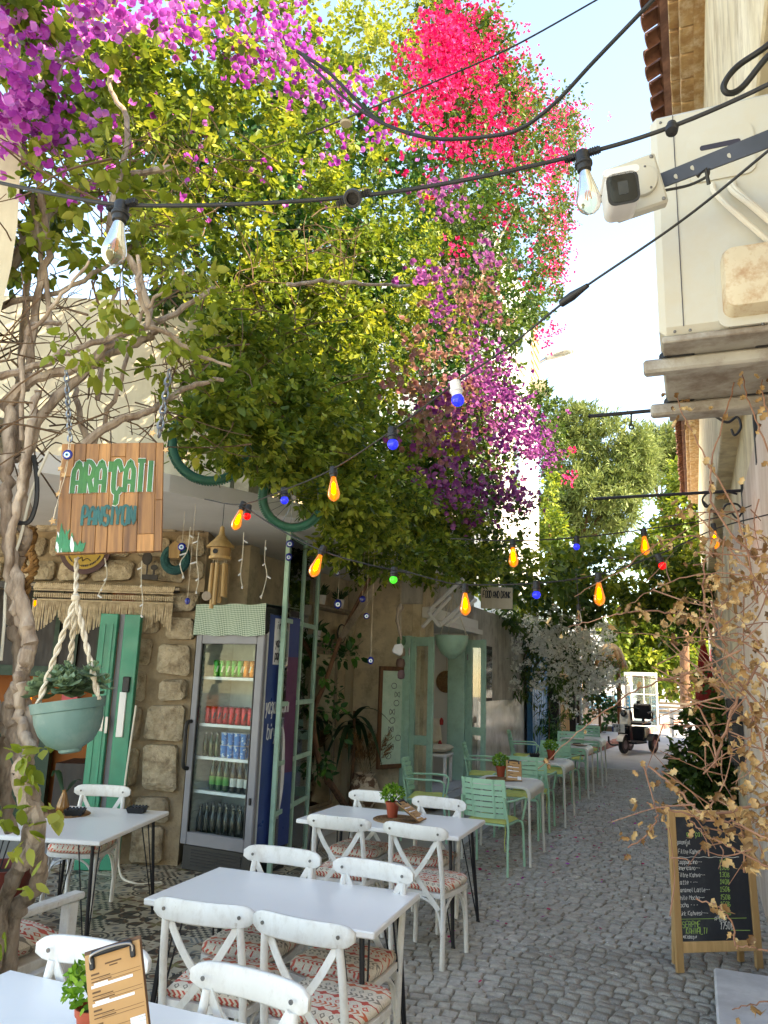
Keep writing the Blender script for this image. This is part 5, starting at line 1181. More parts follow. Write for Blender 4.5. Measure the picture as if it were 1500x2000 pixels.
# ---- round yellow sign, wreath, palm ornament
t = thing('round_plaque', 'round yellow plaque with dark rim, its upper half behind the sign', 'sign', at(168, 1072, 7.72)); t.rotation_euler = (0, 0, YAW); Rq = sz(120, 215, 7.72)/2
RX = Matrix.Rotation(PI/2, 4, 'X'); part('rim', MB().lathe([(0, 0), (Rq*1.06, 0), (Rq*1.06, .02), (0, .021)], 32, RX), M('plaque_rim', lin(70, 30, 32), rough=.5), t); part('disc', MB().lathe([(0, .02), (Rq*.86, .02), (Rq*.86, .026), (0, .027)], 32, RX), M('plaque_yellow', lin(186, 150, 50), rough=.5), t)
q = MB()
for i in range(24):
    g = math.radians(205+i*5.6); c = (Rq*.72*math.cos(g), -.028, Rq*.72*math.sin(g)); q.box(c, (.012, .002, .02 if i % 5 else .008), M=Matrix.Identity(4))
q.tube(crv([(-.06, -.029, -.12), (-.02, -.029, -.09), (-.01, -.029, -.13), (.03, -.029, -.10), (.07, -.029, -.125)], 4), .004, 5); part('plaque_text', q, m_dark, t)
t = thing('yarn_wreath', 'teal yarn wreath with a wooden house shape, on the stones above the fridge', 'wreath', at(343, 1092, 7.65), YAW); Rw = sz(312, 374, 7.65)/2
P = [(Rw*.68*math.cos(a*PI/16), 0, Rw*.72*math.sin(a*PI/16)) for a in range(32)]; part('wreath', MB().ring(P, Rw*.3, 8), M('teal_yarn', lin(38, 92, 92), lin(24, 66, 68), sc=60, rough=1., bump=1., bsc=120, dist=.01), t)
part('wooden_ornament', MB().prism([(-.05, -.06), (.05, -.06), (.06, .06), (0, .12), (-.06, .06)], -.01, .01, Matrix.Translation((0, -.06, .06)) @ RX), m_bamboo, t)
t = thing('palm_ornament', 'dark cut out palm tree ornament on the pale lintel stones', 'ornament', at(290, 1108, 7.7), YAW); q = MB(); q.prism([(.05*math.cos(a*.524)-.02, .07*math.sin(a*.524)+.09) for a in range(12)], 0, .012, RX).prism([(.035*math.cos(a*.524)+.06, .03*math.sin(a*.524)) for a in range(12)], 0, .012, RX).box((-.01, -.006, -.01), (.014, .012, .14)).box((.06, -.006, -.05), (.02, .012, .06)).box((.02, -.008, -.10), (.17, .016, .05)); part('cutout', q, m_dark, t)
# ---- bamboo wind chime
wcn = at(432, 1062, 6.2); t = thing('wind_chime', 'bamboo wind chime shaped like a bird house, above the fridge', 'wind chime', wcn, YAW); k_ = 6.2/1500
part('roof', MB().lathe([(28*k_, -9*k_), (27*k_, -5*k_), (14*k_, 8*k_), (6*k_, 18*k_), (4*k_, 34*k_), (0, 36*k_)], 20), m_bamboo, t); part('house', MB().lathe([(19*k_, -30*k_), (20*k_, -9*k_)], 20), m_bamboo, t)
part('eave', MB().lathe([(22*k_, -31*k_), (22*k_, -26*k_), (15*k_, -26*k_)], 20), m_bamboo, t); part('entry_hole', MB().lathe([(5*k_, 0), (5*k_, .006), (0, .006)], 12, Matrix.Translation((-6*k_, -19.5*k_, -18*k_)) @ RX), m_black, t)
for i in range(6):
    g = i*PI/3+.4; x, y = 12*k_*math.cos(g), 12*k_*math.sin(g); l0 = -40*k_; l1 = -(105+22*((i*37) % 5)/4)*k_
    part('chime_tube', MB().tube([(x*1.1, y*1.1, l0), (x*1.25, y*1.25, l1)], 4.2*k_, 8), m_bamboo, t); part('cord', MB().tube([(x, y, -28*k_), (x*1.1, y*1.1, l0)], .002, 4), m_cord, t)
part('clapper', MB().lathe([(0, -.002), (9*k_, -.002), (9*k_, .003), (0, .003)], 14, Matrix.Translation((-18*k_, -.05, -105*k_)) @ RX), m_gwood, t); part('cord', MB().tube([(0, 0, 34*k_), (0, 0, 82*k_)], .003, 5), m_cable, t)
# ---- painted bicycle tyres hung under the vine
def tyre(c, r, axis_yaw, tilt, label, spokes):
    t = thing('bicycle_wheel', label, 'bicycle wheel', c, 0, 'green painted bicycle wheels hung in the vine'); t.rotation_euler = (tilt, 0, axis_yaw); P = [(r*math.cos(a*PI/24), 0, r*math.sin(a*PI/24)) for a in range(48)]
    part('tyre', MB().ring(P, .032, 10), m_rubber, t); q = MB()
    for a in range(96):
        g = a*PI/48; q.box((0, 0, 0), (.012, .05, .012), M=Matrix.Translation((math.cos(g)*(r+.03), 0, math.sin(g)*(r+.03))) @ Matrix.Rotation(-g, 4, 'Y'))
    part('tread', q, m_rubber, t, kind='stuff')
    if spokes:
        rm = part('rim', MB().ring([(p[0]*.90, 0, p[2]*.90) for p in P], .012, 6), m_steel, t); q = MB()
        for a in range(20): g = a*PI/10; q.tube([(.02*math.cos(g+.6), .02 if a % 2 else -.02, .02*math.sin(g+.6)), (r*.9*math.cos(g), 0, r*.9*math.sin(g))], .0022, 4)
        part('spokes', q, m_steel, t); part('hub', MB().tube([(0, -.04, 0), (0, .04, 0)], .02, 8), m_steel, t)
tyre(at(412, 866, 5.2), .265, YAW+.15, .1, 'green painted bicycle tyre hung right of the wooden sign', False)
tyre(at(572, 972, 5.9), .235, YAW+.3, .15, 'green painted bicycle wheel with spokes, under the vine edge', True)
# ---- thin fairy wires
for i, (pts, lb) in enumerate(((((372, 1030), (366, 1075), (352, 1100), (360, 1130)), 'fairy light wire left of the bamboo chime'), (((388, 1040), (384, 1090), (388, 1130), (382, 1160)), 'straight fairy light wire between sign and chime'), (((476, 1040), (474, 1085), (470, 1120), (474, 1150)), 'fairy light wire right of the bamboo chime'), (((519, 1055), (517, 1095), (521, 1125), (510, 1170)), 'fairy light wire above the fridge top'), (((205, 1090), (209, 1125), (198, 1150), (190, 1165)), 'fairy light wire over the valance, left one'), (((277, 1095), (276, 1135), (279, 1180), (275, 1205)), 'fairy light wire over the valance, right one'))):
    t = thing('fairy_wire', lb, 'fairy lights', at(*pts[0], 6.5), 0, 'unlit white fairy light wires'); P = crv([at(x, y, 6.5) for x, y in pts], 6); wp('wire', MB().tube(P, .0045, 5), m_wcable, t)
    for j in range(2, len(P), 5): wp('light_tip', MB().tube([P[j], np.array(P[j])+UH*random.uniform(-.06, .06)+np.array([0, 0, -.02])], .007, 5), m_print, t)
# ---- shelf, mirror, strut, pampas jar, framed board along the sandy wall
t = thing('wall_shelf', 'rustic wooden wall shelf carrying pots above the mirror', 'shelf', (-4.75, 9.8, 2.2)); wp('board', MB().box((-4.72, 9.8, 2.25), (.26, 1.5, .06), ch=.01), m_gwood, t); wp('bracket', MB().box((-4.78, 9.2, 2.16), (.1, .05, .12)), m_gwood, t); wp('bracket', MB().box((-4.78, 10.4, 2.16), (.1, .05, .12)), m_gwood, t)
t = thing('wall_shelf', 'upper wooden shelf with small white pots beneath the vine', 'shelf', (-4.75, 9.8, 2.75)); wp('board', MB().box((-4.74, 9.75, 2.74), (.22, 1.5, .05), ch=.01), m_gwood, t); wp('bracket', MB().box((-4.8, 9.3, 2.66), (.08, .05, .1)), m_gwood, t)
for i, (y, z, lb) in enumerate(((9.45, 2.765, 'white pot with spiky plant on the upper shelf'), (10.05, 2.765, 'white pot with grassy plant on the upper shelf, right one'), (9.35, 2.28, 'pale jar with trailing leaves on the lower shelf'))):
    t = thing('shelf_pot', lb, 'potted plant', (-4.7, y, z), 0, 'pots on the wall shelves'); part('pot', MB().lathe([(.05, 0), (.07, .13), (.06, .13), (0, .11)], 16), m_white, t); P = rv(26)*.03+np.array([0, 0, .13]); put('leaf', leaf_mesh('spiky_leaf', P, unit(rv(26)+np.array([0, 0, 1.1])), rv(26), RNG.uniform(.10, .2, 26), RNG.uniform(0, 1, 26), m_yuc, 'lance'), t, kind='stuff')
t = thing('round_picture', 'round picture leaning on the lower shelf', 'picture', (-4.72, 10.2, 2.42), PI/2); part('frame', MB().ring([(.13*math.cos(a*PI/12), 0, .13*math.sin(a*PI/12)) for a in range(24)], .012, 6), m_dark, t); part('picture', MB().lathe([(0, 0), (.125, 0), (.125, .006), (0, .007)], 24, RX), m_cwall, t)
t = thing('wall_mirror', 'tall wall mirror reflecting the red door and mint chairs', 'mirror', (-4.84, 9.9, 1.1)); wp('glass', MB().box((-4.815, 9.92, 1.12), (.006, .66, 2.0)), m_mirror, t, smooth=False)
wp('frame', MB().box((-4.82, 9.565, 1.12), (.05, .05, 2.08), ch=.006).box((-4.82, 10.275, 1.12), (.05, .05, 2.08), ch=.006).box((-4.82, 9.92, 2.14), (.045, .66, .05), ch=.006).box((-4.82, 9.92, .10), (.045, .66, .05), ch=.006), m_gwood, t)
t = thing('wooden_strut', 'pale wooden strut slanting up to the vine canopy before the sandy wall', 'strut', at(700, 1180, 8.6)); a_, b_ = at(668, 1243, 8.9), at(757, 1108, 8.2); wp('strut', MB().tube([a_, b_], .05, 4), m_gwood, t)
t = thing('climbing_stem', 'bare brown climber stem with dark leaves, growing up beside the mirror', 'climber', (-4.55, 9.2, 0)); wp('stem', MB().tube(crv([(-4.6, 10.4, .0), at(655, 1545, 9.6), at(625, 1490, 9.2), at(612, 1400, 9.2), at(636, 1330, 9.2), at(668, 1240, 8.9), at(722, 1130, 8.4)], 6), [.045, .02], 8), m_bark2, t); wp('branch', MB().tube(crv([at(640, 1530, 9.6), at(612, 1450, 9.4), at(600, 1350, 9.3), at(605, 1200, 9.2)], 5), [.03, .012], 7), m_bark2, t)
P_, D_ = cloud([(at(640, 1370, 9.1), (.12, .12, .32), 12), (at(625, 1440, 9.1), (.12, .1, .3), 14), (at(690, 1290, 9.3), (.13, .12, .14), 12), (at(632, 1290, 9.1), (.14, .12, .2), 12)]); put('foliage', leaf_mesh('climber_leaves', *sprigs(P_, D_, 5, .10), m_lfD, 'ovate'), t, kind='stuff', world=True)
t = thing('pampas_jar', 'whitewashed clay jar holding dried pampas plumes by the sandy wall', 'jar', (-4.32, 10.3, .05)); part('jar', MB().lathe([(.11, 0), (.2, .12), (.22, .25), (.17, .38), (.12, .43), (.15, .47), (.13, .47), (.1, .42), (0, .42)], 24), M('crackled_glaze', lin(206, 190, 168), lin(110, 80, 58), sc=9, lo=.45, hi=.52, rough=.6), t)
q = MB(); P_, D_ = [], []
for i in range(11):
    g = random.uniform(0, 6.3); l = random.uniform(.35, .6); e = np.array([math.cos(g)*.3, math.sin(g)*.3, .42+l]); b = np.array([0, 0, .42]); q.tube([b, e], .004, 5)
    for k in range(120): u = random.uniform(.45, 1.1); P_.append(b+(e-b)*u+RNG.normal(size=3)*.02); D_.append((e-b)/l+RNG.normal(size=3)*.5)
part('stalk', q, m_straw, t); n = len(P_); put('plume', leaf_mesh('plume', np.array(P_), np.array(D_), rv(n), RNG.uniform(.05, .11, n), RNG.uniform(0, 1, n), m_pamp, 'grass'), t, kind='stuff')
t = thing('yucca_plant', 'yucca with long drooping leaves beside the mirror', 'plant', (-4.5, 10.25, .0)); part('stem', MB().tube(crv([(0, 0, 0), (.02, 0, .7), (0, .02, 1.35)], 4), [.03, .02], 7), m_bark2, t)
for i in range(13):
    g = 2*PI*i/13+.2; l = random.uniform(.45, .75); dr_ = random.uniform(.3, 1.3); h0 = random.uniform(1.05, 1.4); q = MB()
    def yl(u, v, g=g, l=l, dr_=dr_, h0=h0): r = l*v*.8; wv = .045*math.sin(PI*min(1, .12+v*.88))*(u-.5)*2; return (math.cos(g)*r-math.sin(g)*wv, math.sin(g)*r+math.cos(g)*wv, h0+.45*v-dr_*v*v*.9-.015*abs(u-.5))
    q.grid(yl, 4, 9); part('leaf', q, m_yuc, t, ang=80)
t = thing('menu_board', 'brown framed glass menu board leaning by the mint doors', 'menu board', (-3.98, 10.5, .6)); MBd = Matrix.Translation((-4.02, 10.55, 0)) @ Matrix.Rotation(math.radians(62), 4, 'Z'); wp('frame', MB().box((-.25, 0, 1.28), (.05, .05, 1.4), M=MBd, ch=.006).box((.25, 0, 1.28), (.05, .05, 1.4), M=MBd, ch=.006).box((0, 0, 1.95), (.45, .045, .06), M=MBd, ch=.006).box((0, 0, .61), (.45, .045, .06), M=MBd, ch=.006), m_brown, t)
wp('sheet', MB().box((0, .0, 1.28), (.45, .01, 1.28), M=MBd), M('pale_green_sheet', lin(196, 216, 198), lin(176, 204, 184), sc=4, rough=.3), t); q = MB()
for i in range(9): x, z = random.uniform(-.1, .1), .75+.12*i; q.ring([MBd @ Vector((x+.05*math.cos(a*.628), -.008, z+.04*math.sin(a*.628*(1+i % 2)))) for a in range(10)], .004, 4)
wp('doodle', q, m_darkp, t, kind='stuff')
t = thing('driftwood_mobile', 'driftwood and shell mobile hanging at the corner of the sandy wall', 'ornament', at(782, 1200, 9.0)); k_ = 9/1500
wp('driftwood', MB().tube(crv([at(784, 1180, 9.), at(776, 1205, 9.), at(781, 1235, 9.), at(784, 1250, 9.)], 4), [.02, .045, .04, .02, .02, .03, .02, .02, .02, .02, .015, .015, .01], 7), m_gwood, t); wp('shell', MB().hull([at(780+dx*15, 1270+dy*14, 9+.03*dz) for dx, dy, dz in rv(14)]), m_marble, t); wp('cord', MB().tube([at(783, 1140, 9.), at(783, 1262, 9.02)], .004, 4), m_cord, t)
t = thing('totem_heads', 'stack of small painted stone heads beside the mint door', 'ornament', (-3.97, 10.66, 1.8))
for i, c_ in enumerate((lin(150, 120, 130), lin(140, 112, 104), lin(170, 150, 130), lin(96, 140, 104))): part('head', MB().lathe([(.0, 0), (.06, .02), (.068, .07), (.055, .13), (0, .15)], 12, Matrix.Translation((0, 0, .16*i))), M('painted_stone_%d' % i, c_, rough=.7), t)
# ---- inside the mint room
t = thing('straw_hat', 'round straw hat hanging on the pale end wall of the mint room', 'hat', (-4.02, 13.1, 1.78)); part('brim', MB().lathe([(.19, 0), (.18, .012), (.09, .02), (.08, .07), (0, .08)], 24, RX), m_mat, t); part('cord', MB().tube([(0, -.02, .18), (0, 0, .75)], .004, 5), m_cord, t)
t = thing('wooden_chair', 'whitewashed wooden chair with cream cushion inside the mint room', 'chair', (-3.98, 12.45, .2), -1.5)
for sx_, sy_ in ((-1, -1), (1, -1), (-1, 1), (1, 1)): part('leg', MB().box((sx_*.2, sy_*.2, .22 if sy_ > 0 else .45), (.05, .05, .44 if sy_ > 0 else .9), ch=.005), m_chairw, t)
part('seat', MB().box((0, 0, .43), (.48, .48, .05), ch=.008), m_chairw, t)
for z in (.62, .82): part('back_slat', MB().box((0, -.2, z), (.35, .03, .12), ch=.005), m_chairw, t)
cc = tag(put('seat_pad', pillow((-3.98, 12.45, .73), (.48, .48, .12), (0, 0, 0)).mesh('seat_pad', m_pcream, ang=80)), 'thick cream seat pad on the whitewashed chair', 'cushion'); cc = thing('scatter_cushion', 'linen cushion with red tassels leaning in the mint room', 'cushion', (-4.12, 12.5, .98)); part('pillow', pillow((0, 0, 0), (.42, .42, .14), (1.3, 0, .6)), m_pcream, cc, ang=80)
for dx, dz in ((.22, .2), (.2, -.16)): part('tassel', MB().lathe([(.03, -.09), (.035, -.02), (.015, .02), (0, .03)], 10, Matrix.Translation((dx, -.03, dz))), m_redcl, cc)
t = thing('hanging_bowl', 'pale fluted hanging bowl above the mint doorway', 'planter', at(882, 1262, 11.4)); k_ = 11.4/1500; part('bowl', MB().lathe([(6*k_, -24*k_), (20*k_, -14*k_), (30*k_, 4*k_), (32*k_, 20*k_), (28*k_, 20*k_), (0, 14*k_)], 30, wav=.02, wn=15), m_mint, t)
for a in range(3): part('cord', MB().tube([(30*k_*math.cos(a*2.1), 30*k_*math.sin(a*2.1), 20*k_), (0, 0, 100*k_)], .005, 5), m_cord, t)
t = thing('canopy_struts', 'white timber struts propping the canopy above the mint doorway', 'struts', at(880, 1220, 10.8))
for a, b in (((840, 1190), (905, 1130)), ((825, 1225), (880, 1165)), ((858, 1222), (908, 1178)), ((858, 1222), (836, 1195)), ((872, 1222), (930, 1170))): wp('strut', MB().tube([at(*a, 10.8), at(*b, 10.6)], .03, 4), m_white, t)
t = thing('food_sign', 'cream board lettered in black capitals above the white oleander', 'sign', at(970, 1168, 12.5)); t.rotation_euler = (0, 0, YAW); k_ = 12.5/1500
part('board', MB().box((0, 0, 0), (62*k_, .03, 42*k_), ch=.004), m_cwall, t); q = MB(); write(q, 'FOOD AND DRINK', -27*k_, 0, 13*k_, .008, lambda u, v: (u, -.017, v), flat=((0, 1, 0), .3), wsc=.37, sm=2, gap=1.4); part('lettering', q, m_black, t)
# ---- house number box, wires
t = thing('number_box', 'cream meter box stencilled 6.1 behind the vine stems', 'meter box', at(8, 850, 4.2)); t.rotation_euler = (0, math.radians(14), YAW); part('box', MB().box((0, 0, 0), (.30, .12, .17), ch=.01), m_cwall, t); part('rail', MB().box((0, -.01, -.10), (.31, .13, .04), ch=.006), m_acc, t); q = MB(); write(q, '6.1', -.012, -.025, .05, .0035, lambda u, v: (u, -.062, v), flat=((0, 1, 0), .4), gap=2.); part('number', q, m_darkp, t)
for nm, pts, r0, mt_, lb in (('black_cable', ((0, 985), (25, 1015), (55, 1020), (70, 985), (72, 940), (66, 890)), .011, m_cable, 'black cable looped among the vine stems left of the sign'), ('white_cable', ((95, 880), (62, 960), (40, 1050), (14, 1130), (8, 1220), (2, 1290)), .007, m_wcable, 'thin cream cable running down beside the vine stems')):
    tag(put(nm, MB().tube(crv([at(x, y, 3.5) for x, y in pts], 6), r0, 7).mesh(nm, mt_)), lb, 'cable')
tag(put('floor_cable', MB().tube(crv([loc(S(283, 7.5), 7.5, 1.5), loc(S(276, 7.45), 7.45, .7), loc(S(280, 7.4), 7.4, .1), loc(S(310, 7.2), 7.2, .02), loc(S(360, 7.25), 7.25, .02)], 6), .010, 7).mesh('floor_cable', m_wcable)), 'white cable running down the stone pillar and along the tiles', 'cable')
# ================================================================== festoon lights and cables
def socket_bulb(t, c, down, kind, s=1., mount=None):
    """a lamp hanging from c along down; kind: clear, amber (lit), blue, red, green, empty, cap"""
    d = np.array(down, float); d /= np.linalg.norm(d); Mx = Matrix.Translation(c) @ Vector((0, 0, -1)).rotation_difference(Vector(d)).to_matrix().to_4x4() @ Matrix.Diagonal((s, s, s, 1))
    sk = MB().lathe([(.0, .008), (.017, .006), (.019, 0), (.019, -.022), (.023, -.026), (.023, -.034), (.019, -.036), (.018, -.05), (0, -.05)] if kind != 'empty' else [(.0, .008), (.017, .006), (.019, 0), (.019, -.022), (.024, -.026), (.024, -.036), (.021, -.05), (.015, -.05), (.014, -.02), (0, -.02)], 16, Mx)
    if kind == 'cap': wp('capped_socket', MB().lathe([(0, .008), (.012, .004), (.013, -.01), (.017, -.014), (.015, -.03), (0, -.033)], 12, Mx), m_blackp, t); return
    b = wp('socket', sk, m_white if mount == 'white' else m_blackp, t)
    if mount == 'clamp':
        q = MB(); 
        for sx_ in (-1, 1):
            for k in range(4): q.box((sx_*(.022+k*.006), 0, .0), (.0036, .018, .018), ch=.002, M=Mx)
        q.box((0, 0, 0), (.094, .013, .013), M=Mx)
        wp('clamp', q, m_blackp, b)
    if kind in ('clear', 'amber'):
        pr = [(.0125, -.048), (.0135, -.055), (.018, -.075), (.026, -.11), (.0315, -.135), (.0315, -.148), (.026, -.164), (.014, -.176), (.004, -.181), (0, -.180)]
        wp('bulb_glass', MB().lathe(pr, 20, Mx), m_bulb if kind == 'clear' else m_amber, b)
        f = MB()
        for k in range(4): x = .007*math.cos(k*1.57+.4); y = .007*math.sin(k*1.57+.4); f.tube([Mx @ Vector((x*.5, y*.5, -.085)), Mx @ Vector((x*1.1, y*1.1, -.135))], .0013*s if kind == 'clear' else .0028*s, 5)
        wp('filament', f, m_dfil if kind == 'clear' else m_fil, b)
        if kind == 'clear': wp('bulb_stem', MB().lathe([(.008, -.05), (.005, -.07), (.003, -.085), (0, -.086)], 8, Mx), m_bulb, b)
        else: wp('glow', MB().lathe([(0, -.07), (.009, -.085), (.013, -.115), (.010, -.14), (0, -.15)], 12, Mx), m_glow, b)
    elif kind in ('blue', 'red', 'green'):
        wp('bulb_glass', MB().lathe([(.012, -.046)]+[(.0225*math.sin(a*PI/10), -.066+.0225*math.cos(a*PI/10)) for a in range(2, 11)], 16, Mx), {'blue': m_bblue, 'red': m_bred, 'green': m_bgreen}[kind], b)
def festoon(label, pts, r, lamps, k=8, mat=None, name='festoon_lights'):
    P = [at(*p) for p in pts]; t = thing(name, label, 'string lights', P[0]); wp('cable', MB().tube(crv(P, k), r, 8), mat or m_cable, t)
    for px, py, d, ex, ey, kind, s, mt in lamps:
        c = at(px, py, d); socket_bulb(t, c, at(ex, ey, d-.01)-c if ex is not None else (0, 0, -1), kind, s, mt)
    return t
t = festoon('thick black festoon cable crossing close overhead with two big clear bulbs', [(-250, 300, 1.75), (0, 357, 1.62), (110, 380, 1.58), (240, 400, 1.55), (460, 399, 1.52), (690, 384, 1.5), (900, 353, 1.46), (1140, 300, 1.42), (1310, 248, 1.36), (1500, 165, 1.26), (1750, 30, 1.1)], .0046,
    [(238, 400, 1.55, 217, 530, 'clear', .86, 'clamp'), (1137, 302, 1.42, 1157, 440, 'clear', .80, 'clamp'), (1312, 244, 1.36, 1312, 262, 'cap', .8, None)])
e_ = at(690, 386, 1.5); socket_bulb(t, e_, (-SN*-.55*-1+np.array([0, 0, -.6]))*1. if False else (SN*.8+np.array([0, 0, -.6])), 'empty', .85, 'clamp')
festoon('thinner light string slanting from the air conditioner down to the sign, blue and amber bulbs', [(1540, 262, 1.55), (1330, 432, 1.85), (1122, 575, 2.15), (1000, 672, 2.35), (890, 748, 2.55), (770, 838, 2.95), (650, 916, 3.55), (560, 955, 4.0), (470, 985, 4.4), (400, 975, 4.8)], .0036,
    [(889, 748, 2.5, 897, 800, 'blue', 1.0, 'white'), (766, 838, 2.95, 768, 885, 'blue', 1.0, None), (651, 914, 3.55, 652, 980, 'amber', .92, None), (555, 955, 4.1, 556, 985, 'blue', 1.0, None), (476, 982, 4.4, 462, 1022, 'amber', .95, None), (486, 988, 4.5, 480, 1024, 'red', 1., None)])
tag(put('cable_joint', MB().lathe([(0, -.05), (.012, -.045), (.014, 0), (.010, .03), (.007, .06), (0, .062)], 10, Matrix.Translation(at(1118, 578, 2.14)) @ Vector((0, 0, 1)).rotation_difference(Vector(at(1330, 432, 1.85)-at(1122, 575, 2.15))).to_matrix().to_4x4()).mesh('cable_joint', m_blackp)), 'black plug joint halfway along the thin light string', 'plug')
festoon('short light string from the slab edge past the mint screen', [(470, 985, 4.4), (540, 1030, 4.2), (620, 1072, 4.0), (700, 1098, 4.0), (800, 1120, 4.2)], .004, [(632, 1068, 3.95, 612, 1120, 'amber', .93, None), (770, 1110, 4.3, 768, 1140, 'green', 1., None)])
festoon('far light string along the vine canopy, amber and blue bulbs above the lane', [(880, 1052, 5.2), (1000, 1056, 4.9), (1125, 1050, 5.0), (1258, 1034, 5.2), (1395, 1012, 5.4), (1500, 975, 5.5)], .0042, [(1001, 1055, 4.85, 1003, 1100, 'amber', .98, None), (1126, 1049, 5., 1126, 1080, 'blue', 1., None), (1257, 1034, 5.2, 1261, 1080, 'amber', 1., None), (1393, 1024, 5.4, 1398, 1075, 'amber', 1., None)])
festoon('lower light string before the white oleander, amber, blue and red bulbs', [(780, 1112, 4.4), (850, 1132, 4.4), (908, 1142, 4.4), (1048, 1139, 4.3), (1170, 1122, 4.3), (1288, 1082, 4.3), (1400, 1032, 4.3), (1500, 1005, 4.3)], .004, [(908, 1142, 4.4, 909, 1190, 'amber', .98, None), (1047, 1138, 4.3, 1048, 1168, 'blue', 1.05, None), (1168, 1121, 4.3, 1171, 1172, 'amber', 1., None), (1284, 1084, 4.3, 1294, 1105, 'red', 1., None)])
festoon('hanging unlit bulb on its own black drop cable before the oleander', [(1125, 1120, 6.2), (1128, 1150, 6.2), (1130, 1180, 6.2)], .004, [(1130, 1182, 6.2, 1130, 1215, 'clear', .9, None)], k=3)
def cable(label, pts, r, name='overhead_cable', mat=None): return tag(put(name, MB().tube(crv([at(*p) for p in pts], 8), r, 8).mesh(name, mat or m_cable)), label, 'cable')
cable('thick sagging black cable from the top of the sky into the magenta bougainvillea', [(1330, -60, 3.0), (1275, 0, 3.1), (1160, 120, 3.3), (1085, 200, 3.4), (1015, 252, 3.5), (940, 268, 3.6), (850, 271, 3.7), (780, 254, 3.8), (735, 232, 3.8), (690, 190, 3.8), (640, 140, 3.8), (580, 100, 3.8)], .0105)
cable('second black cable bundled beside the thick one among the magenta flowers', [(800, 262, 3.7), (745, 240, 3.74), (690, 205, 3.74), (640, 160, 3.74), (590, 108, 3.74)], .008)
cable('thin dark wire crossing the sky above the thick cable', [(1260, -55, 4.6), (1165, 0, 4.6), (1000, 92, 4.7), (860, 155, 4.8), (735, 207, 4.9), (600, 262, 5.)], .0065)
cable('thick black cable loop above the air conditioner', [(1560, 30, 2.1), (1500, 88, 2.15), (1440, 130, 2.2), (1414, 165, 2.2), (1422, 182, 2.2), (1450, 170, 2.2), (1500, 110, 2.15), (1560, 60, 2.1)], .0105)
t = thing('wire_insulator', 'round pale insulator disc hanging from the thick cable among magenta flowers', 'insulator', at(676, 240, 3.7)); part('disc', MB().lathe([(0, -.012), (.03, -.01), (.034, 0), (.02, .012), (0, .014)], 16), m_cwall, t); wp('tie', MB().tube([at(672, 235, 3.7), at(655, 175, 3.75)], .004, 5), m_gwood, t)
# ================================================================== right wall: air conditioner, camera, brackets
YA = 2.35; A_ = lambda px, py: ony(px, py, YA); axl, azb, azt = A_(1280, 500)[0], A_(1285, 655)[2], A_(1285, 222)[2]
ac = thing('air_conditioner', 'beige outdoor air conditioner unit on the right wall seen from below', 'air conditioner', (axl+.18, YA+.38, azb))
wp('casing', MB().box((axl+.22, YA+.40, (azb+azt)/2), (.44, .80, azt-azb), ch=.022), m_acp, ac)
sx_ = A_(1328, 500)[0]; wp('panel_seam', MB().box((sx_, YA-.0005, (azb+azt)/2), (.0022, .004, azt-azb-.04)), m_darkp, ac)
ab = MB().box((axl+.22, YA+.4, azb-.012), (.425, .78, .022), ch=.004); wp('base_pan', ab, m_rail, ac)
def rrect(x0, x1, z0, z1, r, n=6):
    P = []
    for cx_, cz_, a0 in ((x1-r, z1-r, 0), (x0+r, z1-r, 90), (x0+r, z0+r, 180), (x1-r, z0+r, 270)):
        for i in range(n+1): a = math.radians(a0+90*i/n); P.append((cx_+r*math.cos(a), cz_+r*math.sin(a)))
    return P
FY_ = Matrix.Translation((0, YA, 0)) @ Matrix.Rotation(PI/2, 4, 'X')          # prism z -> towards -y
h0, h1 = A_(1345, 362), A_(1470, 240); wp('handle_panel', MB().prism(rrect(h0[0], h1[0], h0[2], h1[2], .03), -.002, .006, FY_), m_acp, ac)
h0, h1 = A_(1367, 298), A_(1446, 272); hs = wp('handle_recess', MB().prism(rrect(h0[0], h1[0], h0[2], h1[2], .008), .004, .0075, FY_), m_darkp, ac)  # dark plate on the face stands in for the shade inside the hand slot
h0, h1 = A_(1404, 642), A_(1530, 472); wp('cover_plate', MB().prism(rrect(h0[0], h1[0], h0[2], h1[2], .03), -.002, .006, FY_), m_acp, ac)
h0, h1 = A_(1413, 625), A_(1540, 482); m = MB(); R0 = rrect(h0[0], h1[0], h0[2], h1[2], .03); cx_, cz_ = (h0[0]+h1[0])/2, (h0[2]+h1[2])/2; k = len(R0)
for z, s_ in ((.004, 1.), (.05, .97), (.068, .9), (.072, .7)): m.v += [tuple(FY_ @ Vector((cx_+(x-cx_)*s_, cz_+(y-cz_)*s_, z))) for x, y in R0]
m.f += [(a*k+i, a*k+(i+1) % k, (a+1)*k+(i+1) % k, (a+1)*k+i) for a in range(3) for i in range(k)]+[tuple(3*k+i for i in range(k))]; wp('valve_cover', m, m_acc, ac)
for px, py in ((1318, 648), (1348, 645), (1425, 637), (1490, 633), (1290, 240)): c = A_(px, py); wp('screw', MB().lathe([(0, 0), (.005, 0), (.004, .003), (0, .004)], 8, Matrix.Translation(c) @ RX), m_screw, ac)
for a, b in (((1392, 362), (1400, 400)), ((1425, 358), (1436, 392)), ((1432, 356), (1450, 398))):
    wp('pipe', MB().tube(crv([A_(*a)+np.array([0, -.005, 0]), A_(a[0]+4, a[1]+25)+np.array([0, -.03, 0]), A_(b[0]+30, b[1]+25)+np.array([0, -.04, 0]), A_(b[0]+110, b[1]+90)+np.array([0, -.03, 0])], 5), .0085, 8), m_wcable, ac)
zr = azb-.035
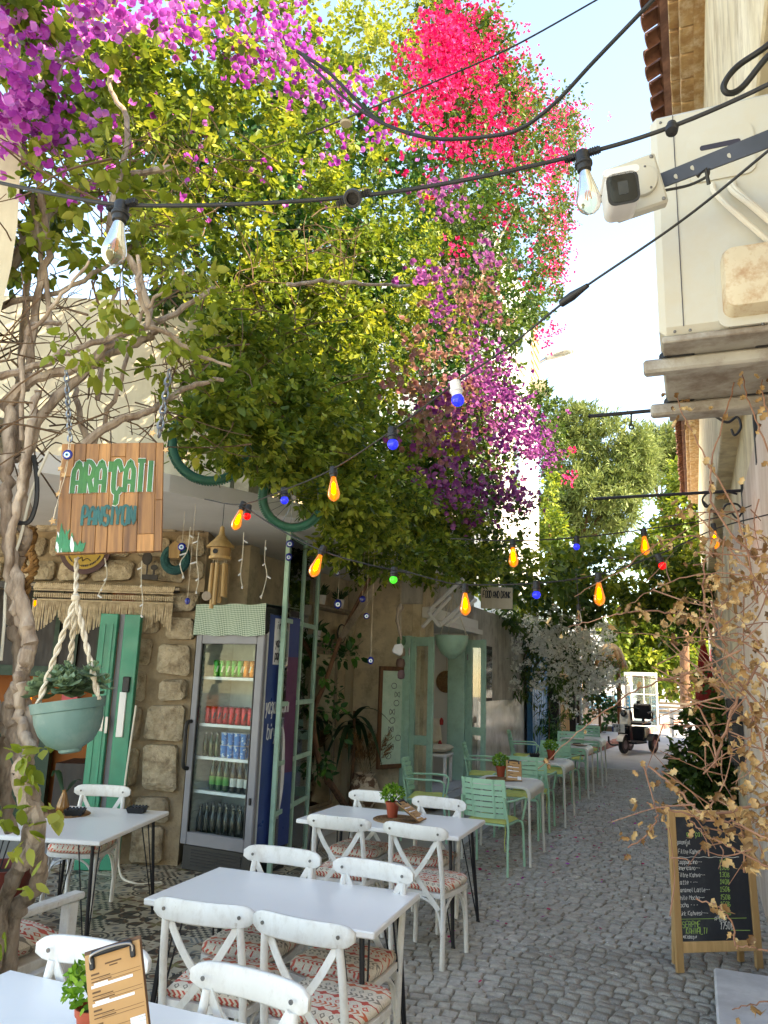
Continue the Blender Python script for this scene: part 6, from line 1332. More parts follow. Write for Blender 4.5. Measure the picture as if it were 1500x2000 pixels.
for yr in (2.49, 2.92):
    x0 = axl-.055; rl = wp('bracket_rail', MB().box(((x0+.45)/2, yr, zr-.014), (.45-x0, .05, .045), ch=.008), m_rail, ac)
    wp('rubber_foot', MB().lathe([(.0, 0), (.028, 0), (.026, .018), (.012, .03), (.008, .05), (0, .05)], 12, Matrix.Translation((axl+.02, yr, zr+.008))), m_blackp, rl); wp('rubber_foot', MB().box((axl+.065, yr, zr+.016), (.07, .05, .018), ch=.004), m_blackp, rl); wp('rubber_foot', MB().box((axl+.31, yr, zr+.016), (.07, .05, .018), ch=.004), m_blackp, rl)
    wp('brace', MB().tube([(.42, yr, zr-.3), (.44, yr, zr-.04)], .014, 4), m_rail, rl)
tg = MB().hull([(.30, 2.42, zr+.3), (.30, 2.55, zr+.3), (.42, 2.42, zr+.02), (.42, 2.55, zr+.02)])
# ---- surveillance camera on its bracket
cm = thing('security_camera', 'white bullet security camera on a square junction box, on a dark bracket', 'camera', at(1240, 365, 1.9)); k_ = 1.9/1500
CMx = Matrix.Translation(at(1242, 362, 1.92)) @ Matrix.Rotation(YAW+math.radians(-14), 4, 'Z') @ Matrix.Rotation(math.radians(10), 4, 'X') @ Matrix.Rotation(math.radians(-14), 4, 'Y')
wp('junction_box', MB().box((0, .02, 0), (112*k_, .045, 118*k_), M=CMx, ch=.006), m_acp, cm)
for sx_ in (-1, 1):
    for sz_ in (-1, 1): wp('screw', MB().lathe([(0, 0), (4.5*k_, 0), (3.6*k_, .002), (0, .0025)], 10, CMx @ Matrix.Translation((sx_*47*k_, -.0035, sz_*50*k_)) @ RX), m_screw, cm)
C2 = CMx @ Matrix.Rotation(math.radians(0), 4, 'Z'); wp('base_ring', MB().lathe([(0, 0), (36*k_, 0), (34*k_, .012), (20*k_, .016), (0, .016)], 24, C2 @ Matrix.Translation((12*k_, -.003, 4*k_)) @ RX), m_acp, cm)
for a in (60, -60, 180): wp('ring_screw', MB().lathe([(0, 0), (3.5*k_, 0), (0, .003)], 8, C2 @ Matrix.Translation((12*k_+28*k_*math.cos(math.radians(a)), -.016, 4*k_+28*k_*math.sin(math.radians(a)))) @ RX), m_screw, cm)
B_ = Matrix.Translation(at(1214, 374, 1.81)) @ Matrix.Rotation(YAW+math.radians(-12), 4, 'Z') @ Matrix.Rotation(math.radians(14), 4, 'X') @ Matrix.Rotation(math.radians(-6), 4, 'Y'); BR = B_ @ RX
hd = wp('camera_body', MB().prism(rrect(-33*k_, 33*k_, -36*k_, 36*k_, 17*k_), -.10, .032, BR), m_white, cm); wp('sun_hood', MB().prism(rrect(-36*k_, 36*k_, 24*k_, 40*k_, 8*k_), -.09, .036, BR), m_white, hd)
wp('bezel', MB().prism(rrect(-32*k_, 32*k_, -36*k_, 29*k_, 15*k_), .0325, .036, BR), m_blackp, hd); wp('lens_window', MB().prism(rrect(-27*k_, 27*k_, -31*k_, 24*k_, 12*k_), .0365, .0375, BR), M('lens_glass', lin(10, 10, 12), rough=.05), hd); wp('lens', MB().prism(rrect(-10*k_, 10*k_, -17*k_, 10*k_, 2*k_), .038, .0385, BR), M('lens_core', lin(34, 35, 38), rough=.2), hd)
wp('cable_gland', MB().tube([at(1182, 385, 1.92), at(1172, 388, 1.92)], .012, 10), m_blackp, cm)
a_, b_ = at(1292, 352, 1.96), at(1540, 255, 1.80); d_ = (b_-a_)/np.linalg.norm(b_-a_); u_ = np.cross(d_, SN); u_ /= np.linalg.norm(u_)
br_ = wp('bracket_arm', MB().slabq([a_-u_*.022, b_-u_*.026, b_+u_*.026, a_+u_*.022][::-1], .006), M('bracket_paint', lin(62, 66, 76), lin(50, 54, 62), rough=.5), cm, smooth=False)
for u in (.12, .26, .55): c = a_+(b_-a_)*u; wp('bracket_hole', MB().lathe([(0, 0), (.008, 0), (0, .001)], 10, Matrix.Translation(c+SN*.0008+u_*(.006 if u != .26 else 0)) @ Matrix.Rotation(YAW, 4, 'Z') @ RX), m_acp, br_)
wp('camera_lead', MB().tube(crv([at(1298, 372, 1.94), at(1345, 362, 1.93), at(1380, 345, 1.9), at(1385, 330, 1.9)], 4), .004, 6), m_cable, cm); wp('cable_tie', MB().tube([at(1362, 345, 1.9), at(1378, 330, 1.89), at(1384, 360, 1.9)], .006, 5), m_blackp, cm)
# ---- iron sign brackets
def ironbar(y, pa, pb_, label, scroll, drop=None):
    a, b = ony(*pa, y), ony(*pb_, y); b[0] = .455; t = thing('iron_bracket', label, 'bracket', b, 0, 'wrought iron sign brackets'); wp('bar', MB().tube([a, b], .014, 8), m_black, t); wp('finial', MB().lathe([(0, -.02), (.018, 0), (0, .02)], 10, Matrix.Translation(a)), m_black, t); wp('wall_plate', MB().box((.445, y, b[2]-.18), (.02, .05, .5)), m_black, t)
    for i, s_ in enumerate(scroll): wp('scroll', MB().tube(crv([ony(px, py, y) for px, py in s_], 6), .009, 6), m_black, t)
    if drop: wp('hook_ring', MB().ring([ony(drop[0]+4*math.cos(g*PI/6), drop[1]+4*math.sin(g*PI/6), y) for g in range(12)], .006, 5), m_black, t); wp('hook_chain', MB().tube([ony(drop[0], drop[1]-26, y), ony(drop[0], drop[1]-4, y)], .006, 5), m_black, t)
ironbar(7.0, (1161, 974), (1452, 958), 'long black iron bracket with scrollwork reaching over the lane', [[(1440, 965), (1415, 960), (1385, 962), (1372, 975), (1378, 990), (1388, 985)], [(1372, 978), (1400, 1005), (1412, 995), (1420, 985), (1440, 985), (1452, 1000)], [(1450, 1000), (1440, 1012), (1430, 1003)]])
ironbar(5.4, (1152, 813), (1290, 801), 'upper black iron bracket with hook ring, passing under the air conditioner', [[(1395, 812), (1420, 825), (1440, 815), (1447, 835), (1435, 850), (1428, 838)]], (1233, 834))
t = thing('speaker_box', 'black box loudspeaker fixed on the plaster house wall above the bush', 'speaker', (.36, 9.2, 1.3)); wp('cabinet', MB().box((.37, 9.2, 1.62), (.16, .3, .22), ch=.01), m_black, t); wp('lower_cabinet', MB().box((.385, 9.22, 1.27), (.13, .26, .44), ch=.01), m_black, t); wp('grille', MB().box((.34, 9.04, 1.27), (.1, .012, .36)), m_blackp, t)
# ---- chalkboard
P0, P1 = np.array([-.205, 5.87, .012]), np.array([.33, 6.25, .015]); e_ = P1-P0; Wc = np.linalg.norm(e_[:2]); yawc = math.atan2(e_[1], e_[0]); HC = 1.0
cbt = thing('chalkboard', 'pine framed pavement chalkboard listing coffee prices in white and green chalk', 'chalkboard', P0, 0); cbt.rotation_euler = (math.radians(-3.5), math.radians(1.2), yawc)
for x, nm in ((.027, 'stile'), (Wc-.027, 'stile')): part(nm, MB().box((x, 0, HC/2), (.054, .025, HC), ch=.003), m_ply, cbt)
part('rail', MB().box((Wc/2, .0, HC-.0225), (Wc-.109, .024, .045), ch=.003), m_ply, cbt); part('rail', MB().box((Wc/2, 0, .15), (Wc-.109, .024, .065), ch=.003), m_ply, cbt)
part('slate', MB().box((Wc/2, .004, (.183+HC-.045)/2), (Wc-.108, .008, HC-.045-.184)), m_chalk, cbt, smooth=False)
for x in (.075, Wc-.075): part('rear_leg', MB().add([(x-.02, .02, HC-.03), (x+.02, .02, HC-.03), (x+.02, .045, HC-.03), (x-.02, .045, HC-.03), (x-.02, .11, .02), (x+.02, .11, .02), (x+.02, .135, .025), (x-.02, .135, .025)], [(0, 1, 2, 3), (7, 6, 5, 4), (1, 0, 4, 5), (2, 1, 5, 6), (3, 2, 6, 7), (0, 3, 7, 4)]), m_ply, cbt)
cf = lambda u, v: (u, -.0012, v); CF = ((0, 1, 0), .35); wh, gr = MB(), MB(); rn = random.Random(12)
cv = lambda py: HC*(1898-py)/315
def chalk(mb, s_, px, py, h=.026, rad=.0017, **k): return write(mb, s_, .65*(px-(1308+(py-1583)*.045))/172, cv(py), h, rad, cf, flat=CF, rng=rn, wobble=.25, sm=2, wsc=k.pop('wsc', .72), gap=k.pop('gap', 1.5), **k)
chalk(gr, "ara'çatı", 1347, 1636, .034)
for s_, px, py in (('Spoonful', 1323, 1652), ('+', 1345, 1659), ('Filtre Kahve', 1329, 1671)): chalk(wh, s_, px, py, .028)
wh.tube([cf(.06+i*.02, cv(1678)+.003*math.sin(i*1.4)) for i in range(25)], .0018, 5, squash=CF)
for s_, p_, py in (('Cappuccino---', '140₺', 1691), ('Americano---', '130₺', 1703), ('Filtre Kahve---', '130₺', 1717), ('Latte - ---', '140₺', 1731), ('Karamel Latte---', '150₺', 1746), ('White Mocha---', '150₺', 1761), ('Mocha - - -', '150₺', 1775), ('Türk Kahvesi----', '100₺', 1791)):
    chalk(wh, s_, 1327, py, .026, wsc=.84, gap=1.3); chalk(gr, p_, 1414, py, .030, .0019, wsc=.9)
gr.tube([cf(.06+i*.05, cv(1798)) for i in range(11)], .0016, 5, squash=CF)
chalk(gr, 'SERPME', 1335, 1814, .036, .0021); chalk(gr, 'KAHVALTI', 1342, 1826, .036, .0021, wsc=.66); chalk(wh, '*Kisbaşı*', 1336, 1835, .022); chalk(wh, '1750₺', 1412, 1818, .042, .0023, wsc=.66); gr.tube([cf(.43, cv(1821)), cf(.58, cv(1822))], .002, 5, squash=CF); chalk(wh, 'Afiyet', 1402, 1831, .022, slope=.3); chalk(wh, 'olsun :)', 1412, 1838, .022, slope=.3)
part('white_writing', wh, m_chw, cbt, kind='stuff'); part('green_writing', gr, m_chg, cbt, kind='stuff')
# ---- marble step
t = thing('marble_step', 'worn white marble doorstep at the lower right corner', 'step', (.24, 5, 0)); wp('slab', MB().box((.235, 4.85, .09), (.43, 1.56, .13), ch=.012), m_marble, t); wp('riser', MB().box((.25, 4.85, .012), (.39, 1.5, .03)), m_mortar, t)
# ================================================================== down the lane
def lathe_y(prof, n, Mx): return MB().lathe(prof, n, Mx @ Matrix.Rotation(PI/2, 4, 'Y'))
sc0 = np.array([-1.42, 19.6]); s = thing('mobility_scooter', 'black and white three wheeled mobility scooter parked on the lane', 'scooter', (sc0[0], sc0[1], gz(sc0[1])-.008), math.radians(-20)); TI = Matrix.Identity(4)
for nm, x, y, r in (('wheel', 0, -.52, .2), ('wheel', .30, .42, .2), ('wheel', -.30, .42, .2)):
    wh_ = part(nm, lathe_y([(.10, -.045), (r-.02, -.05), (r, -.03), (r, .03), (r-.02, .05), (.10, .045)], 20, Matrix.Translation((x, y, r))), m_blackp, s); part('rim', lathe_y([(0, -.046), (.10, -.046), (.115, -.03), (.115, .03), (.10, .046), (0, .046)], 14, Matrix.Translation((x, y, r))), m_steel, wh_)
    part('mudguard', MB().grid(lambda u, v: (x+(u-.5)*.15, y+(r+.035)*math.cos(.2+v*2.6), r+(r+.035)*math.sin(.2+v*2.6)), 3, 10), m_white if x == 0 else m_black, s)
part('floor_pan', MB().box((0, 0, .24), (.42, .62, .06), ch=.02), m_black, s); part('seat_box', MB().box((0, .36, .42), (.36, .36, .32), ch=.03), m_black, s); part('side_panel', MB().box((.20, .3, .45), (.03, .2, .22), ch=.01), m_acp, s); part('side_panel', MB().box((-.20, .3, .45), (.03, .2, .22), ch=.01), m_white, s)
part('seat', MB().box((0, .36, .66), (.44, .42, .09), ch=.03), m_black, s); part('backrest', MB().box((0, .56, .93), (.44, .09, .36), ch=.035), m_black, s); part('backrest_post', MB().box((0, .6, .75), (.06, .04, .3)), m_black, s)
for sx_ in (-1, 1): part('armrest', MB().tube(crv([(sx_*.25, .52, .7), (sx_*.27, .52, .9), (sx_*.27, .40, .92), (sx_*.27, .2, .9)], 4), .022, 8), m_black, s); part('handlebar', MB().tube(crv([(0, -.36, 1.0), (sx_*.16, -.34, 1.03), (sx_*.27, -.26, 1.0)], 4), .016, 8), m_black, s); part('mirror', MB().box((sx_*.3, -.34, 1.16), (.09, .02, .06), ch=.008), m_black, s); part('mirror_stem', MB().tube([(sx_*.2, -.33, 1.02), (sx_*.3, -.33, 1.14)], .006, 5), m_black, s)
part('steering_column', MB().hull([(-.09, -.38, .95), (.09, -.38, .95), (-.13, -.46, .30), (.13, -.46, .30), (-.07, -.28, .98), (.07, -.28, .98), (-.13, -.3, .30), (.13, -.3, .30)]), m_black, s); part('front_cowl', MB().hull([(-.11, -.43, .92), (.11, -.43, .92), (-.09, -.52, .66), (.09, -.52, .66), (-.13, -.40, .62), (.13, -.40, .62), (-.09, -.36, .98), (.09, -.36, .98)]), m_white, s)
part('headlight', MB().lathe([(0, -.02), (.07, -.02), (.08, .03), (.06, .06), (0, .065)], 16, Matrix.Translation((0, -.46, .90)) @ RX), m_black, s); part('headlight_lens', MB().lathe([(0, .0655), (.045, .0655), (.03, .075), (0, .077)], 14, Matrix.Translation((0, -.46, .90)) @ RX), m_steel, s); part('front_basket', MB().box((-.08, -.50, .56), (.34, .1, .06), ch=.01), m_black, s)
pl_ = part('number_plate', MB().box((-.10, -.565, .56), (.31, .008, .19), ch=.003), m_print, s); q = MB(); pf = lambda u, v: (u-.10, -.571, v+.56); write(q, '58 AFS', -.12, .012, .062, .0055, pf, flat=((0, 1, 0), .3), gap=1.2, sm=2, wsc=.62); write(q, '078', -.04, -.075, .062, .0055, pf, flat=((0, 1, 0), .3), gap=1.4, sm=2, wsc=.7); part('plate_text', q, m_darkp, pl_); part('plate_band', MB().box((-.10-.132, -.5702, .53), (.04, .003, .12)), m_blue, pl_)
part('front_hook', MB().tube(crv([(-.06, -.6, .2), (-.22, -.62, .18), (-.32, -.6, .22), (-.34, -.58, .36)], 4), .02, 7), m_black, s)
# white display cabinet
c_ = gnd_c = np.array([-1.62, 26.2]); zc = gz(26.2)-.012
dc = thing('display_cabinet', 'white framed glass display cabinet at the kerb beyond the scooter', 'cabinet', (c_[0], c_[1], zc+.05), math.radians(22)); w_, d_, h_ = .85, .62, 1.72
for sx_ in (-1, 1):
    for sy_ in (-1, 1): part('post', MB().box((sx_*(w_/2-.03), sy_*(d_/2-.03), h_/2), (.06, .06, h_), ch=.006), m_white, dc)
for z in (.06, h_-.05): part('panel', MB().box((0, 0, z), (w_-.004, d_-.004, .1), ch=.006), m_white, dc)
for z in (.55, .95, 1.35): part('glass_shelf', MB().box((0, 0, z), (w_-.07, d_-.07, .014)), m_white, dc)
for sx_ in (-1, 1): part('pane', MB().box((sx_*(w_/2-.03), 0, h_/2), (.006, d_-.125, h_-.22)), m_sglass, dc, smooth=False)
for sy_ in (-1, 1): part('pane', MB().box((0, sy_*(d_/2-.03), h_/2), (w_-.125, .006, h_-.22)), m_sglass, dc, smooth=False)
part('glazing_bar', MB().box((0, -d_/2+.03, h_/2), (.035, .03, h_-.2)).box((-w_/4+.005, -d_/2+.03, 1.05), (w_/2-.08, .028, .03)).box((w_/4-.005, -d_/2+.03, 1.05), (w_/2-.08, .028, .03)), m_white, dc)
t = thing('garden_table', 'plain white wooden table at the far end beside the red cloth', 'table', (-.33, 24.6, gz(24.6)-.012), .1); part('tabletop', MB().box((0, 0, .74), (.85, .7, .05), ch=.006), m_white, t)
for sx_ in (-1, 1):
    for sy_ in (-1, 1): part('leg', MB().box((sx_*.37, sy_*.3, .358), (.08, .08, .715), ch=.005), m_white, t)
t = thing('street_bench', 'pale slatted bench behind the white garden table', 'bench', (-.6, 27.2, gz(27.))); [part('slat', MB().box((0, .2, .55+.12*i), (1.3, .03, .07), ch=.005), m_gwood, t) for i in range(3)]; [part('slat', MB().box((0, -.15+.12*i, .45), (1.3, .08, .03), ch=.005), m_gwood, t) for i in range(3)]; [part('leg', MB().box((sx_*.55, .02, .22), (.05, .4, .44)), m_dark, t) for sx_ in (-1, 1)]
t = thing('closed_parasol', 'closed red canvas parasol against the plaster house', 'parasol', (.18, 17.2, gz(17.2)), .0); part('canopy', MB().lathe([(.10, .55), (.20, .62), (.19, 1.1), (.15, 1.7), (.09, 2.2), (.02, 2.55), (0, 2.57)], 24, wav=.14, wn=8), m_redcl, t); part('pole', MB().tube([(0, 0, 0), (0, 0, 2.65)], .022, 8), m_gwood, t); part('base', MB().lathe([(.2, 0), (.2, .06), (.04, .1), (0, .1)], 16), m_conc, t)
t = thing('straw_parasol', 'shaggy straw parasol beyond the white oleander', 'parasol', at(1192, 1280, 21.5)); k_ = 21.5/1500; t.location.z = 0.3; zc_ = at(1192, 1280, 21.5)[2]-.3
part('thatch', MB().lathe([(27*k_, zc_-22*k_), (26*k_, zc_-4*k_), (20*k_, zc_+12*k_), (10*k_, zc_+21*k_), (0, zc_+25*k_)], 30, wav=.03, wn=15), m_straw, t); part('pole', MB().tube([(.2, 0, 0), (.2, 0, zc_)], .06, 8), m_brown, t)
n = 900; g = RNG.uniform(0, 2*PI, n); hh = RNG.uniform(-4, 20, n); rr_ = np.interp(hh, [-4, 12, 21], [26, 20, 10]); P_ = np.stack([rr_*np.cos(g), rr_*np.sin(g), hh], 1)*k_+np.array([0, 0, zc_]); put('straw', leaf_mesh('straw', P_, np.stack([np.cos(g)*.35, np.sin(g)*.35, -np.ones(n)], 1), np.stack([np.cos(g), np.sin(g), .3*np.ones(n)], 1), RNG.uniform(.25, .42, n), RNG.uniform(0, 1, n), m_pamp, 'grass'), t, kind='stuff')
for i, (px, py) in enumerate(((1166, 1352), (1176, 1350), (1187, 1351))):
    t = thing('blue_chair', ('pale blue chair beyond the straw parasol, left one', 'pale blue chair beyond the straw parasol, middle one', 'pale blue chair beyond the straw parasol, right one')[i], 'chair', (at(px, py, 27)[0], at(px, py, 27)[1], gz(26)+.1), .3*i, 'pale blue chairs in the court'); mb_ = M('sky_blue_paint', lin(110, 188, 226), rough=.5) if i == 0 else mb_
    for sx_ in (-1, 1): part('leg', MB().box((sx_*.2, -.2, .45), (.05, .05, .9)), mb_, t); part('leg', MB().box((sx_*.2, .2, .22), (.05, .05, .44)), mb_, t)
    part('seat', MB().box((0, 0, .45), (.46, .46, .05)), mb_, t); [part('back_slat', MB().box((0, -.2, .6+.13*k), (.36, .03, .08)), mb_, t) for k in range(3)]
t = thing('low_wall', 'low grey rendered wall of the court behind the scooter', 'wall', (-3, 25.5, .45)); wp('wall', MB().box((-2.75, 25.4, .75), (1.2, .18, .62)), m_fridge, t)
t = thing('low_wall', 'dark low planter wall beneath the grey one', 'wall', (-2.9, 24, .42)); wp('wall', MB().box((-2.7, 23.9, .5), (1.3, .3, .22)), m_mortar, t); wp('coping', MB().box((-2.7, 23.9, .63), (1.4, .4, .04), ch=.006), m_white, t)
t = thing('court_house', 'pale sunlit house front closing the view beyond the trees', 'building', (-3, 62, .9)); wp('wall', MB().box((-4, 62, 3.6), (44, .5, 6.)), m_wwall, t)
for i in range(5): wn_ = wp('window', MB().box((-18+i*6, 61.7, 3.5), (1.2, .12, 1.6)), m_shut, t); wp('pane', MB().box((-18+i*6, 61.63, 3.5), (.9, .04, 1.3)), M('far_pane', lin(70, 78, 84), rough=.2) if i == 0 else bpy.data.materials['far_pane'], wn_)
# street lamp behind the white building
lp = at(1092, 690, 25.2); t = thing('street_lamp', 'grey street lamp head on an arm beside the white building', 'street lamp', (lp[0]-1.5, lp[1]-.6, .6)); k_ = 25.2/1500
wp('pole', MB().tube([(lp[0]-1.45, lp[1]-.58, .6), (lp[0]-1.45, lp[1]-.58, at(1035, 722, 25.2)[2])], .07, 8), m_steel, t); wp('arm', MB().tube([at(1030, 722, 25.2), at(1072, 697, 25.2)], .05, 8), m_steel, t)
wp('lamp_head', MB().tube([at(1066, 699, 25.2), at(1078, 691, 25.2), at(1100, 684, 25.2), at(1118, 680, 25.2), at(1126, 680, 25.2)], [.10, .20, .22, .18, .06], 10), m_acp, t); wp('lamp_lens', MB().tube([at(1084, 694, 25.0), at(1102, 689, 25.0), at(1118, 685, 25.0)], [.08, .15, .08], 10, squash=((0, 0, 1), .5)), m_glass, t)
# ================================================================== a man beyond the cabinet
pp = at(1146, 1345, 31.0); man = thing('person', 'man in grey green shirt and white cap walking beyond the display cabinet', 'person', (pp[0], pp[1], gz(31)+.08), math.radians(70))
J = [((0, 0, .95), .16), ((0, 0, 1.15), .15), ((0, 0, 1.36), .17), ((0, .01, 1.47), .07), ((0, .03, 1.56), .075), ((0, .04, 1.65), .1), ((0, .03, 1.73), .07),
     ((.19, 0, 1.40), .075), ((.25, .02, 1.13), .055), ((.23, .14, .90), .042), ((.22, .2, .82), .035), ((-.19, 0, 1.40), .075), ((-.25, -.04, 1.13), .055), ((-.24, .04, .88), .042), ((-.23, .09, .80), .035),
     ((.10, .02, .85), .11), ((.11, .10, .48), .075), ((.11, -.02, .09), .05), ((.11, .13, .04), .04), ((-.10, -.02, .85), .11), ((-.11, -.04, .48), .075), ((-.11, -.2, .10), .05), ((-.11, -.08, .04), .04)]
E_ = [(0, 1), (1, 2), (2, 3), (3, 4), (4, 5), (5, 6), (2, 7), (7, 8), (8, 9), (9, 10), (2, 11), (11, 12), (12, 13), (13, 14), (0, 15), (15, 16), (16, 17), (17, 18), (0, 19), (19, 20), (20, 21), (21, 22)]
me = bpy.data.meshes.new('body'); me.from_pydata([j[0] for j in J], E_, []); a = NT('clothed_body'); Zb = a.xyz(a.vec(False))[2]
a.col(a.ramp(a.math('DIVIDE', Zb, 1.8), [(0, lin(40, 36, 34)), (.05, lin(70, 72, 84)), (.5, lin(70, 72, 84)), (.505, lin(132, 140, 126)), (.815, lin(132, 140, 126)), (.82, lin(176, 120, 92))], 'CONSTANT')); a.r(.85); me.materials.append(a.m)
bo = put('body', me, man); sk = bo.modifiers.new('skin', 'SKIN'); ss = bo.modifiers.new('smooth', 'SUBSURF'); ss.levels = ss.render_levels = 2
for v_, j in zip(me.skin_vertices[0].data, J): v_.radius = (j[1], j[1]*(.75 if j[1] > .12 else 1)); 
me.skin_vertices[0].data[0].use_root = True
part('cap', MB().lathe([(.118, 1.70), (.115, 1.75), (.08, 1.80), (0, 1.815)], 16, Matrix.Translation((0, .035, 0))).box((0, .16, 1.705), (.15, .12, .014), ch=.004), m_white, man); part('nose', MB().hull([(-.018, .13, 1.62), (.018, .13, 1.62), (0, .17, 1.625), (0, .125, 1.67)]), M('skin_tone', lin(176, 120, 92), rough=.6), man)
for sx_ in (-1, 1): part('eye', MB().lathe([(0, -.01), (.01, 0), (0, .01)], 8, Matrix.Translation((sx_*.038, .132, 1.668))), m_black, man); part('ear', MB().hull([(sx_*.10, .03+dx*.03, 1.64+dz*.04) for dx, dz in ((-1, 0), (1, 0), (0, 1), (0, -1))]+[(sx_*.12, .02, 1.65)]), bpy.data.materials['skin_tone'], man)
# ================================================================== trees and vines
def branch(parent, pts, r, mat=None, k=6, jit=.012, name='branch', n=8):
    P = crv([at(*p) for p in pts], k); P = [np.array(p)+RNG.normal(size=3)*jit*.5 for p in P]; m = len(P); R = [r[0]+(r[1]-r[0])*i/(m-1) for i in range(m)]; R = [q*random.uniform(.9, 1.12) for q in R]
    return wp(name, MB().tube(P, R, n), mat or m_bark, parent)
# ---- the old twisted vine at the left
vine = thing('twisted_vine', 'old bougainvillea with twisted pale stems at the left, magenta bracts over its top', 'vine', (at(30, 1900, 3.7)[0], at(30, 1900, 3.7)[1], 0))
B = lambda pts, r0, r1, **k: branch(vine, pts, (r0, r1), **k)
B([(15, 1990, 3.9), (25, 1800, 3.85), (75, 1720, 3.75), (70, 1640, 3.65), (62, 1560, 3.6), (40, 1480, 3.6), (10, 1420, 3.65), (-30, 1350, 3.7)], .038, .030, name='trunk', n=12, k=8)
B([(-20, 1900, 3.8), (10, 1760, 3.8), (45, 1670, 3.72), (66, 1580, 3.66), (50, 1490, 3.58), (20, 1400, 3.55), (40, 1320, 3.5), (60, 1250, 3.5), (30, 1130, 3.5), (12, 1010, 3.5), (15, 900, 3.5), (20, 780, 3.5)], .036, .028, name='trunk', n=12, k=8)
B([(20, 1620, 3.9), (5, 1500, 3.8), (20, 1430, 3.75), (50, 1390, 3.7), (35, 1280, 3.65), (20, 1180, 3.6), (35, 1100, 3.6), (50, 1040, 3.55), (48, 920, 3.5), (90, 800, 3.55), (200, 700, 3.7), (300, 655, 3.85)], .031, .022, name='trunk', n=12, k=8)
B([(560, 556, 5.4), (640, 550, 5.6), (720, 555, 5.8), (800, 560, 6.4)], .018, .012)
B([(60, 1560, 3.5), (55, 1520, 3.46), (35, 1500, 3.44), (58, 1460, 3.45), (40, 1400, 3.5), (42, 1300, 3.5), (52, 1240, 3.52), (28, 1180, 3.5), (18, 1060, 3.46), (40, 960, 3.44), (60, 830, 3.44), (75, 760, 3.5)], .027, .017, name='trunk', n=10, k=8)
for pts, r0, r1 in ((((45, 1690, 3.6), (72, 1640, 3.5), (65, 1580, 3.48), (38, 1520, 3.5), (60, 1440, 3.55), (44, 1380, 3.55)), .035, .03), (((0, 800, 3.5), (60, 745, 3.5), (150, 715, 3.6), (250, 650, 3.7), (330, 620, 3.9), (420, 560, 4.1)), .030, .014), (((0, 740, 3.45), (100, 700, 3.5), (200, 665, 3.6), (300, 640, 3.65), (380, 690, 3.8), (450, 715, 3.9)), .019, .008),
  (((130, 1000, 3.6), (180, 850, 3.6), (300, 800, 3.8), (360, 760, 4.0), (430, 740, 4.2)), .024, .012), (((50, 760, 3.6), (70, 600, 3.6), (95, 480, 3.6), (75, 350, 3.6), (95, 200, 3.7), (60, 110, 3.8)), .022, .012), (((28, 900, 3.7), (40, 700, 3.8), (55, 520, 3.8), (30, 420, 3.9)), .022, .014), (((100, 650, 3.6), (80, 500, 3.6), (62, 380, 3.6)), .014, .01), (((20, 520, 3.7), (110, 400, 3.8), (200, 350, 3.9), (330, 330, 4.1)), .032, .018), (((300, 650, 3.7), (262, 520, 3.7), (215, 450, 3.7), (250, 250, 3.9), (215, 160, 4.0), (255, 60, 4.1)), .02, .012),
  (((290, 640, 3.6), (275, 560, 3.5), (270, 500, 3.5)), .012, .009), (((255, 640, 3.7), (330, 560, 3.6), (360, 530, 3.6)), .011, .006), (((50, 660, 3.45), (110, 590, 3.4), (180, 510, 3.4)), .012, .006), (((0, 600, 3.6), (140, 560, 3.7), (260, 480, 3.9)), .016, .01), (((220, 1000, 3.9), (160, 820, 3.9), (150, 740, 3.9), (215, 690, 3.9)), .018, .01), (((190, 780, 3.9), (210, 640, 3.9), (230, 560, 3.9)), .014, .01), (((170, 900, 3.9), (230, 760, 3.9), (262, 660, 3.9)), .014, .009),
  (((120, 630, 3.5), (60, 640, 3.45), (45, 720, 3.45), (42, 860, 3.5)), .013, .012), (((30, 250, 3.6), (60, 125, 3.5), (110, 118, 3.5), (165, 116, 3.5)), .014, .010), (((150, 40, 3.4), (200, 10, 3.4), (240, -20, 3.4)), .018, .016), (((80, 210, 3.5), (105, 170, 3.5), (118, 120, 3.5)), .02, .014)):
    B(pts, r0, r1)
# a tangle of thin twigs
tw = MB()
for i in range(440):
    px, py = random.uniform(-20, 700), random.uniform(250, 900)
    if px > 430 and py < 400 and random.random() < .6: continue
    X = -random.uniform(2.6, 3.9); c = onx(px, py, X); d = rv(1)[0]*random.uniform(.12, .42); d[2] = d[2]*.8+.05
    tw.tube(crv([c-d, c-d*.3+rv(1)[0]*.04, c+d*.4+rv(1)[0]*.05, c+d+rv(1)[0]*.05], 3), [random.uniform(.0035, .007), .0018], 4)
wp('twigs', tw, m_twig, vine, kind='stuff')
def sprig_at(lst, name, mat, size, parent, k=7, tmpl='ovate', **kw):
    bl = [(onx(px, py, X) if X < 0 else at(px, py, X), (r, r, r), n) for px, py, X, r, n in lst]; return foliage(name, bl, k, size, mat, parent, tmpl, **kw)
